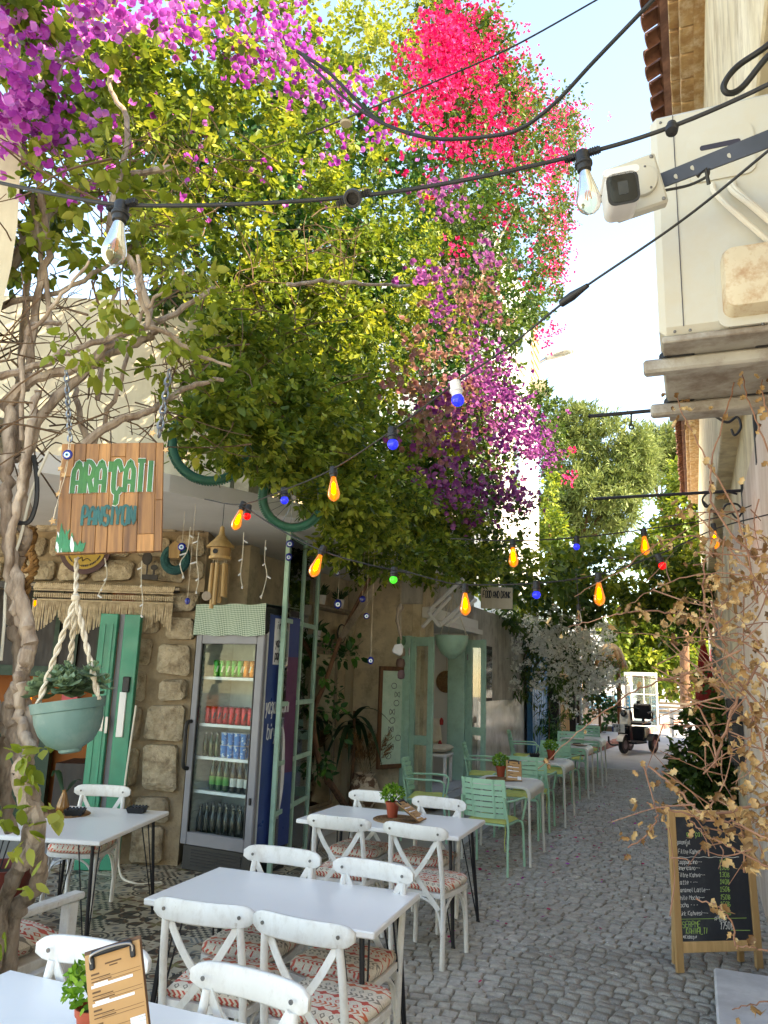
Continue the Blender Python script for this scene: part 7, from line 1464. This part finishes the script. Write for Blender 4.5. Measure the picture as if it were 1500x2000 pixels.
# near foliage: over the top, thinning out towards the bare stems
fA = [pb(px, py, X, rx, ry, n) for px, py, X, rx, ry, n in ((120, 330, -2.9, 90, 60, 44), (230, 200, -3.0, 110, 70, 70), (380, 150, -3.0, 120, 70, 90), (300, 300, -3.1, 130, 70, 84), (450, 260, -3.1, 120, 80, 100), (560, 180, -3.1, 110, 80, 90), (170, 90, -2.9, 130, 60, 60), (400, 60, -3.1, 140, 60, 80), (430, 400, -3.2, 110, 70, 84), (560, 330, -3.2, 110, 80, 100), (650, 270, -3.2, 90, 80, 90), (60, 200, -2.9, 80, 60, 34), (330, 450, -3.2, 80, 60, 40), (480, 520, -3.2, 100, 60, 70), (620, 440, -3.3, 110, 80, 110), (100, 520, -3.1, 60, 60, 16), (200, 400, -3.4, 60, 60, 22), (-20, 60, -2.7, 90, 90, 40))]
foliage('foliage', [(c, r, n*1.7) for c, r, n in fA], 7, .07, m_lfA, vine)
fY = [pb(px, py, X, rx, ry, n) for px, py, X, rx, ry, n in ((640, 60, -3.4, 100, 90, 120), (740, 120, -3.5, 90, 110, 150), (700, 230, -3.4, 80, 80, 90), (790, 60, -3.7, 70, 70, 90), (600, 130, -3.4, 70, 60, 60), (780, 230, -3.6, 60, 80, 80), (250, 40, -3.4, 120, 40, 40))]
foliage('lime_foliage', [(c, r, n*2.) for c, r, n in fY], 7, .07, m_lfY, vine)
fC = [pb(px, py, X, rx, ry, n) for px, py, X, rx, ry, n in ((450, 660, -3.0, 90, 80, 100), (420, 780, -2.9, 70, 70, 70), (540, 700, -3.0, 90, 110, 130), (520, 830, -2.9, 90, 80, 110), (620, 620, -3.1, 110, 90, 150), (640, 780, -3.0, 100, 90, 150), (740, 560, -3.2, 110, 90, 150), (740, 700, -3.1, 100, 90, 150), (720, 860, -3.0, 90, 90, 140), (620, 880, -2.9, 70, 60, 80), (700, 990, -2.9, 80, 70, 120), (800, 1000, -3.0, 90, 80, 130), (760, 1080, -2.9, 80, 50, 90), (880, 1070, -3.0, 90, 60, 110), (400, 890, -3.1, 40, 40, 14), (830, 900, -3.1, 80, 80, 110), (840, 640, -3.3, 80, 100, 120), (560, 560, -3.2, 80, 60, 80), (690, 420, -3.4, 90, 80, 110), (790, 460, -3.4, 80, 90, 110), (660, 1060, -2.9, 40, 40, 30), (930, 1120, -3.0, 60, 40, 50))]
foliage('hanging_foliage', [(c, r, n*2.4) for c, r, n in fC], 7, .07, m_lfA, vine)
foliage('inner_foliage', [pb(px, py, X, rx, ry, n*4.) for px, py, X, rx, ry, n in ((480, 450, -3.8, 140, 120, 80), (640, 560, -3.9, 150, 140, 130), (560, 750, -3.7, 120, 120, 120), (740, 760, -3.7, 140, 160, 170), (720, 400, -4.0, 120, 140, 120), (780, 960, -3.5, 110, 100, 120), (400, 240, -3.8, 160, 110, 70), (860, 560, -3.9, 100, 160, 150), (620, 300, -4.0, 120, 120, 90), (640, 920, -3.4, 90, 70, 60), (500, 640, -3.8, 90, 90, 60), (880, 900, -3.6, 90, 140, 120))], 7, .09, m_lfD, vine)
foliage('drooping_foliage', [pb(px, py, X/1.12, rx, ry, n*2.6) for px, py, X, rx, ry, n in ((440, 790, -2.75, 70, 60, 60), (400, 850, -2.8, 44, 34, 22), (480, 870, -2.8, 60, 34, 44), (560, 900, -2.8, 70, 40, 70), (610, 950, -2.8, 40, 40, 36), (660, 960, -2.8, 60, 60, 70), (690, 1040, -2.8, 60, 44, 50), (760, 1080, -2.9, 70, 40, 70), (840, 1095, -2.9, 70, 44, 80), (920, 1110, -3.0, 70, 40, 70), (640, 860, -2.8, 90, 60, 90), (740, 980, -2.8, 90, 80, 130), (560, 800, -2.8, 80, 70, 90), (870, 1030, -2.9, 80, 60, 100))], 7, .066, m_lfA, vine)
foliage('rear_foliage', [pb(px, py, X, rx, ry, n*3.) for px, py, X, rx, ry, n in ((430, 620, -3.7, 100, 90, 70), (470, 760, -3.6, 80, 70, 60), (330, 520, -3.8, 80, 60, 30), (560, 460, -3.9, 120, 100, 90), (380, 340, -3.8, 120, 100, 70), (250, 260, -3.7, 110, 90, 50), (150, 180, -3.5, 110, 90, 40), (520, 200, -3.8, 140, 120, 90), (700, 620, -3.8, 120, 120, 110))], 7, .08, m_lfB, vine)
sprig_at([(225, 590, 3.3, .07, 5), (290, 630, 3.3, .06, 4), (180, 655, 3.2, .07, 5), (222, 700, 3.4, .06, 5), (105, 690, 3.3, .04, 2), (350, 520, 3.5, .07, 6), (150, 470, 3.5, .08, 6), (345, 700, 3.7, .12, 8), (385, 600, 3.8, .14, 12), (370, 640, 3.8, .1, 6), (30, 1560, 3.35, .05, 3), (85, 1595, 3.4, .05, 3), (52, 1465, 3.4, .03, 2), (10, 1640, 3.3, .04, 2), (12, 1780, 3.2, .05, 3), (330, 820, 3.9, .1, 5), (120, 420, 3.6, .2, 22), (60, 480, 3.6, .2, 16), (230, 360, 3.7, .2, 24), (300, 420, 3.8, .2, 24), (200, 520, 3.7, .15, 12), (330, 480, 3.9, .2, 20), (180, 310, 3.2, .1, 8), (60, 330, 3.2, .08, 6), (60, 1470, 3.4, .03, 2)], 'sprig_foliage', m_lfY, .066, vine, k=6, droop=.5)
# magenta bracts arching over the top
arc = [(-30, 60, 50), (20, 30, 40), (20, 190, 40), (60, 210, 45), (60, 250, 40), (110, 240, 30), (-10, 260, 40), (100, 90, 40), (180, 90, 30), (130, 40, 40), (240, 30, 40), (320, 70, 40), (350, 20, 40), (430, 60, 45), (480, 20, 40), (520, 90, 45), (570, 60, 40), (600, 100, 35), (560, 130, 35), (620, 150, 30), (680, 170, 35), (640, 180, 25), (720, 200, 30), (590, 170, 25), (740, 250, 30), (690, 260, 25), (560, 20, 40), (800, 285, 18), (820, 290, 12), (660, 230, 20), (280, 10, 40), (150, 210, 25), (490, 130, 30), (460, 170, 10), (10, 120, 40), (75, 285, 20), (200, 20, 40)]
P_, D_ = [], []
for px, py, n in arc:
    for _ in range(int(n*.26)): P_.append(onx(px+random.gauss(0, 26), py+random.gauss(0, 20), -random.uniform(2.7, 3.1))); D_.append(-FH*.7+rv(1)[0]*.6+np.array([0, 0, -.25]))
blossoms('magenta_bracts', np.array(P_), np.array(D_), .05, m_mag, vine, clump=3, spread=.055)
P_ = [onx(random.uniform(60, 640), random.uniform(120, 420), -random.uniform(2.9, 3.5)) for _ in range(46)]; blossoms('scattered_bracts', np.array(P_), rv(46)-FH*.5, .045, m_mag, vine, clump=2, spread=.05)
# ---- crimson bougainvillea
rb = thing('crimson_bougainvillea', 'tall bougainvillea covered in crimson bracts against the sky', 'bougainvillea', (-3.6, 10.5, .1)); branch(rb, [(840, 1080, 13.0), (850, 900, 12.9), (880, 650, 13.2), (900, 400, 13.4), (900, 200, 13.4)], (.07, .03), name='trunk'); branch(rb, [(870, 700, 13.), (960, 500, 13.2), (1010, 400, 13.2)], (.04, .015)); branch(rb, [(880, 560, 13.2), (820, 350, 13.), (860, 150, 13)], (.04, .015))
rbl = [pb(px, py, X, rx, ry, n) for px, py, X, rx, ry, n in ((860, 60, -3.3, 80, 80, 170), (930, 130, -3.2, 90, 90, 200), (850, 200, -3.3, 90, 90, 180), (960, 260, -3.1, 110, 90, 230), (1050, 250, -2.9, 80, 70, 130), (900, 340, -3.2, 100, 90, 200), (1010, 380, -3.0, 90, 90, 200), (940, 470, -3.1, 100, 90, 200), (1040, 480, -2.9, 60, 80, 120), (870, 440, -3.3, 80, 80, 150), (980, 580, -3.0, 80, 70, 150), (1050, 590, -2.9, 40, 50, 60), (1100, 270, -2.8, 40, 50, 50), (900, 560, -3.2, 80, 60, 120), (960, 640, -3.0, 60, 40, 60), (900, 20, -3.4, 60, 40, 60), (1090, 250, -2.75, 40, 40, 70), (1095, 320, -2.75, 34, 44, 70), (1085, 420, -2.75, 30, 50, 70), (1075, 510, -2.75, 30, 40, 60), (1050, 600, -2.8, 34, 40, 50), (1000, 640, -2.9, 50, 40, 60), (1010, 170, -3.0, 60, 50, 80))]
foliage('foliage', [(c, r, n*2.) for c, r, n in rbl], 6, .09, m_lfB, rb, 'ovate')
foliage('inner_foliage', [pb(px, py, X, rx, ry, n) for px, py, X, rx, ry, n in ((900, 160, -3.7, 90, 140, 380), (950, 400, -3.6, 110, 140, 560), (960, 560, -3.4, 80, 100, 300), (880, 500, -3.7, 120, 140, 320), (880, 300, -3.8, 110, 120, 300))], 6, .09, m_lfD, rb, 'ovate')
P_, D_ = [], []
for px, py, sx_, sy_, n in ((880, 60, 24, 32, 66), (900, 120, 34, 34, 80), (940, 60, 26, 30, 46), (960, 100, 30, 34, 60), (900, 170, 40, 26, 56), (850, 90, 20, 40, 36), (1000, 150, 24, 26, 30), (990, 210, 40, 24, 46), (1040, 200, 40, 20, 40), (1000, 260, 40, 30, 56), (1090, 215, 26, 14, 26), (1120, 250, 22, 26, 46), (1090, 290, 26, 24, 44), (1060, 330, 26, 30, 36), (1100, 330, 16, 24, 26), (1080, 400, 20, 36, 46), (1095, 440, 14, 30, 30), (1070, 470, 16, 30, 32), (1085, 530, 14, 24, 26), (1070, 500, 20, 30, 22), (970, 230, 30, 50, 40), (860, 240, 50, 30, 26), (830, 150, 30, 40, 20), (1010, 300, 20, 40, 20), (970, 430, 14, 20, 10), (1010, 440, 14, 16, 8), (1040, 575, 14, 10, 6), (1075, 650, 16, 8, 9), (880, 500, 30, 20, 5), (800, 130, 12, 20, 6), (930, 330, 60, 40, 14), (1120, 885, 8, 5, 3), (1110, 940, 10, 10, 5), (890, 290, 26, 12, 10), (1050, 640, 10, 20, 4)):
    for _ in range(int(n*1.25)): P_.append(onx(random.gauss(px, sx_), random.gauss(py, sy_), -random.uniform(2.72, 3.15)*(1.02 if px > 1080 else 1.1))); D_.append(-FH*.6+np.array([.5, 0, .2])+rv(1)[0]*.7)
blossoms('crimson_bracts', np.array(P_), np.array(D_), .07, m_red, rb, clump=5, spread=.085)
# ---- purple bougainvillea with faded patches
pbv = thing('purple_bougainvillea', 'purple bougainvillea with faded brown patches hanging in front of the white building', 'bougainvillea', (-3.6, 9.4, .1)); branch(pbv, [(800, 1100, 12.), (830, 950, 12.), (880, 850, 12), (960, 800, 12)], (.06, .012), name='trunk')
foliage('foliage', [pb(px, py, X, rx, ry, n*2.6) for px, py, X, rx, ry, n in ((900, 640, -3.0, 70, 60, 70), (880, 740, -3.0, 80, 70, 90), (960, 740, -2.9, 60, 50, 60), (860, 840, -3.0, 80, 70, 100), (930, 880, -2.9, 60, 60, 50), (1030, 790, -2.6, 50, 40, 55), (1070, 830, -2.5, 40, 50, 60), (1090, 890, -2.4, 24, 30, 24), (900, 980, -2.9, 90, 60, 120), (970, 1000, -2.8, 60, 50, 60), (840, 1020, -2.9, 80, 60, 110), (940, 1060, -2.8, 70, 40, 70), (1080, 960, -2.5, 20, 14, 8))], 6, .075, m_lfB, pbv)
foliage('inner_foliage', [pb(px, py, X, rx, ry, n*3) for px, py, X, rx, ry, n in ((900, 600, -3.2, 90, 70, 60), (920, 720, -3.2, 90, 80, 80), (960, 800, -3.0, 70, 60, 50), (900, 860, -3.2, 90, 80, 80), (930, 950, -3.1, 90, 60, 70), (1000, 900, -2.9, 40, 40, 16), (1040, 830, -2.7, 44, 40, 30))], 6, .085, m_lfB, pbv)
for nm, mt_, sets in (('purple_bracts', m_dpur, ((1000, 780, 26, 22, 26), (1030, 830, 26, 26, 40), (1060, 880, 16, 22, 34), (1040, 860, 16, 20, 24), (970, 730, 16, 24, 26), (940, 760, 24, 18, 22), (990, 850, 20, 16, 22), (860, 620, 20, 30, 12), (830, 540, 16, 20, 8), (930, 660, 20, 20, 10), (850, 800, 8, 12, 6))), ('pink_bracts', m_pur, ((900, 540, 34, 30, 22), (850, 370, 30, 14, 16), (880, 400, 20, 20, 8), (960, 520, 30, 20, 12), (920, 740, 30, 34, 36), (960, 820, 30, 24, 30), (880, 960, 24, 18, 22), (950, 960, 40, 22, 46), (1010, 950, 26, 14, 18), (930, 1000, 30, 14, 18), (830, 900, 26, 26, 22), (900, 840, 26, 30, 26), (1020, 970, 16, 12, 10))), ('faded_bracts', m_fad, ((900, 600, 50, 30, 34), (860, 700, 44, 30, 36), (880, 780, 44, 30, 46), (900, 860, 34, 24, 26), (940, 560, 30, 26, 20), (800, 760, 26, 24, 12), (850, 840, 30, 24, 18)))):
    P_, D_ = [], []
    for px, py, sx_, sy_, n in sets:
        for _ in range(int(n*.8)): P_.append(onx(random.gauss(px, sx_), random.gauss(py, sy_), -random.uniform(2.6, 2.95) if px < 980 else -random.uniform(2.45, 2.7))); D_.append(-FH*.6+np.array([.4, 0, .0])+rv(1)[0]*.8)
    blossoms(nm, np.array(P_), np.array(D_), .07, mt_, pbv, clump=4, spread=.085)
# ---- broad leaved climber spanning the lane
pv_ = thing('pergola_vine', 'dark green climber spanning the lane on wires below the pine', 'vine', (-3.2, 17, .2)); branch(pv_, [(980, 1400, 17.5), (985, 1250, 17.3), (1000, 1130, 16.5), (1150, 1090, 16), (1320, 1100, 16)], (.06, .02), name='trunk')
bl = [(at(px, py, d), (rx*d/FPX, dr_, ry*d/FPX), n) for px, py, d, rx, ry, dr_, n in ((960, 1110, 14.5, 90, 40, 1., 120), (1060, 1110, 15, 90, 50, 1.2, 170), (1160, 1110, 15.5, 90, 50, 1.2, 180), (1260, 1120, 16, 90, 55, 1.2, 190), (1340, 1130, 16, 70, 60, 1., 150), (1100, 1150, 16, 90, 36, 1., 110), (1220, 1170, 16.5, 90, 36, 1., 120), (1310, 1190, 17, 80, 40, 1., 120), (1390, 1110, 15, 40, 50, .5, 60), (1000, 1160, 16, 60, 30, .8, 60))]
foliage('foliage', bl, 6, .14, m_lfA, pv_); foliage('lower_foliage', [(c-np.array([0, 0, .25]), r, n*.35) for c, r, n in bl], 6, .15, m_lfB, pv_)
# ---- white oleander
ol = thing('white_oleander', 'big oleander bush full of white blossom over the bamboo shop front', 'bush', (-3.2, 17.6, .25))
for a in range(6): branch(ol, [(985+a*5, 1440, 18.3), (1000+a*8, 1340, 18.), (1010+a*26, 1240, 17.5-.1*a)], (.04, .015), m_bark2)
obl = [(at(px, py, d), (rx*d/FPX, .6, ry*d/FPX), n) for px, py, d, rx, ry, n in ((990, 1230, 17, 50, 40, 90), (1050, 1230, 17, 60, 50, 110), (1110, 1240, 17, 60, 50, 100), (1150, 1290, 17, 50, 40, 80), (1010, 1300, 17, 50, 40, 90), (1080, 1310, 17, 60, 40, 90), (1120, 1350, 17, 40, 30, 40), (970, 1290, 17, 24, 40, 40), (1170, 1230, 18, 36, 40, 50), (1190, 1330, 17.4, 22, 20, 24))]
foliage('foliage', obl, 9, .17, m_lfB, ol, 'lance', spread=1.2)
P_ = []
for px, py, sx_, sy_, n in ((1065, 1200, 26, 20, 46), (1090, 1230, 30, 22, 56), (1110, 1210, 26, 22, 44), (1130, 1260, 26, 20, 44), (1100, 1290, 30, 22, 50), (1060, 1255, 20, 12, 20), (1020, 1250, 16, 10, 12), (1150, 1310, 26, 16, 38), (1185, 1330, 22, 10, 34), (1090, 1345, 16, 14, 18), (1125, 1360, 18, 12, 22), (1160, 1230, 24, 26, 30), (1000, 1300, 20, 20, 8), (975, 1335, 14, 10, 6), (1040, 1320, 20, 14, 10), (1190, 1290, 12, 14, 10)):
    for _ in range(int(n*.6)): P_.append(at(random.gauss(px, sx_*1.1), random.gauss(py, sy_*1.1), random.uniform(16.2, 16.7)))
n = len(P_); blossoms('white_blossom', np.array(P_), rv(n)-FH*.6, .075, m_wfl, ol, clump=8, spread=.055, tmpl='petal')
# ---- shrub under the oleander by the blue door
t = thing('willow_leaf_shrub', 'thin leaved dark shrub in front of the blue door', 'shrub', (-3.1, 17.9, .25)); foliage('foliage', [(np.array([-3.15, 17.7, 1.0]), (.25, .5, .7), 40), (np.array([-3.0, 18.6, .95]), (.25, .5, .6), 34)], 8, .16, m_lfD, t, 'lance'); part('stem', MB().tube([(0, 0, 0), (.0, .2, 1.2)], .015, 5), m_bark2, t)
# ---- ivy bush at the foot of the plaster house
iv = thing('leafy_bush', 'glossy dark green leafy bush at the foot of the plaster house, behind the chalkboard', 'bush', (.2, 11.6, .1)); branch(iv, [(1405, 1580, 11.4), (1400, 1450, 11.2), (1410, 1360, 11.2)], (.03, .012), m_bark2, name='stem')
foliage('foliage', [(at(px, py, 10.9), (rx*10.9/FPX, .32, ry*10.9/FPX), n) for px, py, rx, ry, n in ((1385, 1430, 36, 40, 80), (1410, 1400, 22, 30, 40), (1375, 1490, 42, 44, 110), (1395, 1540, 42, 40, 100), (1360, 1530, 26, 30, 50), (1400, 1590, 36, 20, 50), (1350, 1470, 18, 30, 26), (1395, 1340, 12, 20, 10))], 6, .115, m_lfB, iv)
t = thing('court_shrub', 'small round dark shrub behind the mobility scooter', 'shrub', (-2.55, 23., .45)); part('stem', MB().tube([(0, 0, 0), (0, 0, .7)], .04, 6), m_bark2, t); foliage('foliage', [(np.array([-2.5, 23., 1.15]), (.45, .4, .6), 110)], 7, .13, m_lfD, t)
# ---- pines and background trees
def tree(name, label, cat, base, trunk, blobs, mat, size, k, tmpl, tr=.3, grp=None, bm_=None):
    t = thing(name, label, cat, base, 0, grp); wp('trunk', MB().tube(crv(trunk, 6), [tr, tr*.6], 10), bm_ or m_bark2, t)
    for c, r, n in blobs[:7]: wp('limb', MB().tube(crv([trunk[-1], (np.array(trunk[-1])+c)/2+np.array([0, 0, -.2*r[2]]), np.array(c)], 4), [tr*.4, tr*.1], 6), bm_ or m_bark2, t)
    foliage('crown', blobs, k, size, mat, t, tmpl, **({'droop': -.25, 'length': .8, 'spread': 2.2} if tmpl == 'lance' else {})); return t
D_P = 44.
pbl = lambda L, d, dr_=1.6: [(at(px, py, d+dz), (rx*.84*d/FPX, dr_, ry*.84*d/FPX), n*2.2) for px, py, dz, rx, ry, n in L]
tb_ = at(1140, 1330, D_P); tree('pine_tree', 'broad crowned umbrella pine lit by the sun at the end of the lane', 'tree', (tb_[0], tb_[1], .7), [(tb_[0], tb_[1], .7), at(1135, 1150, D_P), at(1130, 1060, D_P)], pbl(((1130, 830, 0, 75, 50, 190), (1190, 860, -1, 80, 60, 230), (1110, 910, 0, 70, 70, 220), (1220, 930, -1, 65, 60, 210), (1160, 960, -1.5, 80, 60, 240), (1100, 1000, 0, 50, 50, 130), (1210, 1000, -.5, 55, 40, 130), (1165, 1030, 0, 60, 34, 110), (1250, 900, 0, 40, 50, 100), (1070, 860, 0, 26, 40, 60), (1085, 1040, 0, 40, 30, 60)), D_P), m_pine, .34, 16, 'lance', .42)
tb_ = at(1310, 1330, 52.); tree('pine_tree', 'second smaller pine behind the umbrella pine, near the roof eave', 'tree', (tb_[0], tb_[1], .7), [(tb_[0], tb_[1], .7), at(1305, 1150, 52.), at(1300, 1020, 52.)], pbl(((1260, 870, 0, 50, 40, 130), (1310, 870, 0, 50, 44, 150), (1340, 890, 0, 36, 40, 100), (1290, 930, 0, 50, 50, 130), (1340, 950, 1, 40, 50, 90)), 52.), m_pine, .36, 16, 'lance', .4)
tb_ = at(1335, 1330, 30.); tree('leafy_tree', 'leafy green tree rising beside the plaster house under the eave', 'tree', (tb_[0], tb_[1], .55), [(tb_[0], tb_[1], .55), at(1335, 1120, 30.), at(1335, 1000, 30.)], pbl(((1340, 930, 0, 30, 40, 90), (1330, 1000, 0, 45, 50, 150), (1300, 1050, 0, 50, 45, 150), (1345, 1080, 0, 40, 50, 130), (1260, 1090, 1, 40, 30, 80)), 30., .9), m_lfA, .22, 6, 'ovate', .2)
for i, (px, d, lb, L, mt_) in enumerate(((1250, 33., 'blue green tree filling the gap beyond the display cabinet', ((1240, 1230, 0, 60, 50, 160), (1310, 1220, 0, 60, 50, 170), (1270, 1290, 0, 60, 40, 130), (1340, 1280, 0, 50, 50, 130), (1225, 1290, 0, 36, 36, 70), (1290, 1340, 0, 40, 26, 50), (1350, 1340, 0, 36, 30, 50)), m_lfA), (1360, 36., 'bright tree behind the red parasol', ((1370, 1200, 0, 50, 60, 120), (1380, 1290, 0, 40, 50, 100), (1340, 1170, 0, 40, 40, 80)), m_lfA), (1080, 40., 'pale yellow green tree low beside the white building', ((1075, 1030, 0, 36, 46, 110), (1080, 1090, 0, 44, 30, 80), (1070, 960, 0, 26, 30, 50)), m_lfA), (1225, 38., 'light green tree left of the display cabinet, behind the straw parasol', ((1205, 1220, 0, 40, 40, 80), (1215, 1290, 0, 36, 30, 60)), m_lfA))):
    tb_ = at(px, 1360, d); tree('leafy_tree', lb, 'tree', (tb_[0], tb_[1], .7), [(tb_[0], tb_[1], .7), at(px, 1300, d), at(px, 1230, d)], pbl(L, d, 1.1), mt_, .24, 6, 'ovate', .16)
# ---- the dried vine on the right wall
dv_ = thing('dried_vine', 'dried brown vine with curled dead leaves sprawling from the right wall', 'vine', (.4, 3.1, 1.2)); P_, D_, S_ = [], [], []
DB = [([(1560, 1060, 2.6), (1450, 1075, 2.7), (1380, 1050, 2.75), (1300, 1055, 2.8), (1200, 1120, 2.85), (1120, 1165, 2.9)], .006, .002), ([(1420, 1260, 2.7), (1385, 1215, 2.7), (1330, 1200, 2.75), (1250, 1195, 2.8), (1180, 1205, 2.85), (1110, 1225, 2.9)], .007, .002), ([(1500, 1330, 2.5), (1440, 1290, 2.6), (1385, 1235, 2.7), (1375, 1110, 2.75), (1400, 1060, 2.8)], .008, .004), ([(1520, 1310, 2.5), (1440, 1250, 2.6), (1330, 1245, 2.7), (1200, 1235, 2.8)], .004, .002), ([(1520, 1420, 2.4), (1420, 1315, 2.55), (1330, 1320, 2.6), (1250, 1345, 2.65), (1180, 1390, 2.7), (1130, 1430, 2.75), (1050, 1500, 2.8)], .006, .002),
      ([(1550, 1560, 2.4), (1390, 1590, 2.5), (1350, 1570, 2.55), (1310, 1530, 2.6), (1267, 1496, 2.65)], .007, .005), ([(1400, 1480, 2.5), (1385, 1420, 2.55), (1330, 1340, 2.6), (1272, 1300, 2.65)], .0055, .003), ([(1392, 1500, 2.5), (1420, 1420, 2.5), (1430, 1385, 2.5), (1480, 1300, 2.5)], .007, .006), ([(1480, 1180, 2.5), (1440, 1010, 2.5), (1370, 880, 2.55), (1330, 800, 2.6), (1308, 738, 2.65)], .006, .002), ([(1480, 1100, 2.4), (1400, 1000, 2.45), (1388, 920, 2.5), (1420, 800, 2.5), (1440, 720, 2.5), (1446, 685, 2.5)], .006, .002), ([(1520, 930, 2.35), (1480, 830, 2.4), (1455, 760, 2.4), (1448, 720, 2.45)], .005, .002), ([(1520, 860, 2.3), (1492, 780, 2.35), (1488, 740, 2.4)], .005, .002),
      ([(1520, 1650, 2.3), (1440, 1610, 2.4), (1380, 1600, 2.45), (1300, 1580, 2.5), (1262, 1568, 2.55)], .005, .003), ([(1285, 1590, 2.55), (1265, 1630, 2.55), (1228, 1655, 2.55)], .004, .003), ([(1510, 1700, 2.3), (1440, 1660, 2.4), (1380, 1630, 2.45), (1340, 1590, 2.5)], .005, .002), ([(1437, 1850, 2.45), (1430, 1800, 2.45), (1400, 1770, 2.45), (1360, 1755, 2.5)], .004, .003), ([(1520, 1862, 2.4), (1475, 1850, 2.42), (1437, 1850, 2.45)], .004, .003), ([(1520, 1140, 2.4), (1400, 1120, 2.5), (1300, 1140, 2.6), (1230, 1180, 2.65)], .004, .002), ([(1530, 1210, 2.4), (1450, 1100, 2.45), (1350, 1000, 2.5), (1320, 1010, 2.5)], .005, .002), ([(1520, 1950, 2.3), (1470, 1960, 2.3), (1430, 1970, 2.3)], .003, .002), ([(1500, 1500, 2.45), (1450, 1350, 2.5), (1400, 1330, 2.55), (1300, 1310, 2.6)], .005, .002)]
for pts, r0, r1 in DB:
    Q = crv([at(*p) for p in pts], 7); Q = [q+RNG.normal(size=3)*.0025 for q in Q]; wp('branch', MB().tube(Q, [r0*.7, r1*.7], 6), m_dtwig, dv_)
    for q in Q[2:]:
        if random.random() < .26:
            for _ in range(random.choice((1, 1, 2, 3))): P_.append(q+RNG.normal(size=3)*.022); D_.append(rv(1)[0]*.8+np.array([0, 0, -.7])); S_.append(random.uniform(.018, .04))
for px, py, sx_, sy_, n in ((1400, 1130, 40, 40, 40), (1440, 1190, 40, 50, 70), (1470, 1280, 36, 60, 60), (1330, 1205, 26, 12, 26), (1230, 1180, 16, 12, 8), (1320, 1175, 14, 10, 8), (1440, 1520, 36, 40, 40), (1480, 1590, 34, 34, 44), (1440, 1610, 40, 22, 26), (1480, 1480, 26, 40, 30), (1390, 1320, 30, 20, 24), (1460, 1680, 36, 20, 24), (1350, 1330, 30, 12, 12), (1480, 1100, 30, 40, 40), (1440, 1050, 40, 16, 22), (1460, 1400, 30, 40, 34), (1400, 1580, 26, 20, 18), (1440, 740, 12, 30, 8)):
    for _ in range(int(n*.85)): P_.append(at(random.gauss(px+14, sx_*.8), random.gauss(py, sy_*.8), random.uniform(2.3, 2.7))); D_.append(rv(1)[0]*.8+np.array([0, 0, -.6])); S_.append(random.uniform(.018, .044))
n = len(P_); put('dead_leaves', leaf_mesh('dead_leaves', np.array(P_), np.array(D_), rv(n)+SN, np.array(S_), RNG.uniform(0, 1, n), m_dry, 'curl'), dv_, kind='stuff', world=True)
q = MB()
for i in range(150):
    px, py = random.uniform(1270, 1520), random.uniform(1000, 1700)
    if px < 1360 and random.random() < .6: continue
    c = at(px, py, random.uniform(2.35, 2.7)); d = rv(1)[0]*random.uniform(.04, .16); q.tube(crv([c-d, c+rv(1)[0]*.02, c+d], 3), [.0026, .001], 4)
wp('twigs', q, m_dtwig, dv_, kind='stuff')
# ---- fallen petals and litter on the cobbles
P_ = []
for i in range(300):
    x, y = random.uniform(-2.3, .3), random.triangular(3.4, 16, 11)
    if x > -1. and random.random() < .72: continue
    P_.append((x, y, gz(y)+.02))
n = len(P_); put('fallen_petals', leaf_mesh('fallen_petals', np.array(P_), rv(n)*np.array([1, 1, .15]), rv(n)*.5+np.array([0, 0, 1.]), RNG.uniform(.026, .05, n), RNG.uniform(0, 1, n), m_petal, 'bract'), kind='stuff')
P_ = [(random.uniform(-1.2, .35), random.uniform(3.2, 8), .0) for _ in range(70)]; P_ = np.array([(x, y, gz(y)+.016) for x, y, _ in P_]); n = len(P_)
put('street_litter', leaf_mesh('street_litter', P_, rv(n)*np.array([1, 1, .1]), rv(n)*.3+np.array([0, 0, 1.]), RNG.uniform(.008, .02, n), RNG.uniform(0, 1, n), m_wfl, 'small'), kind='stuff')
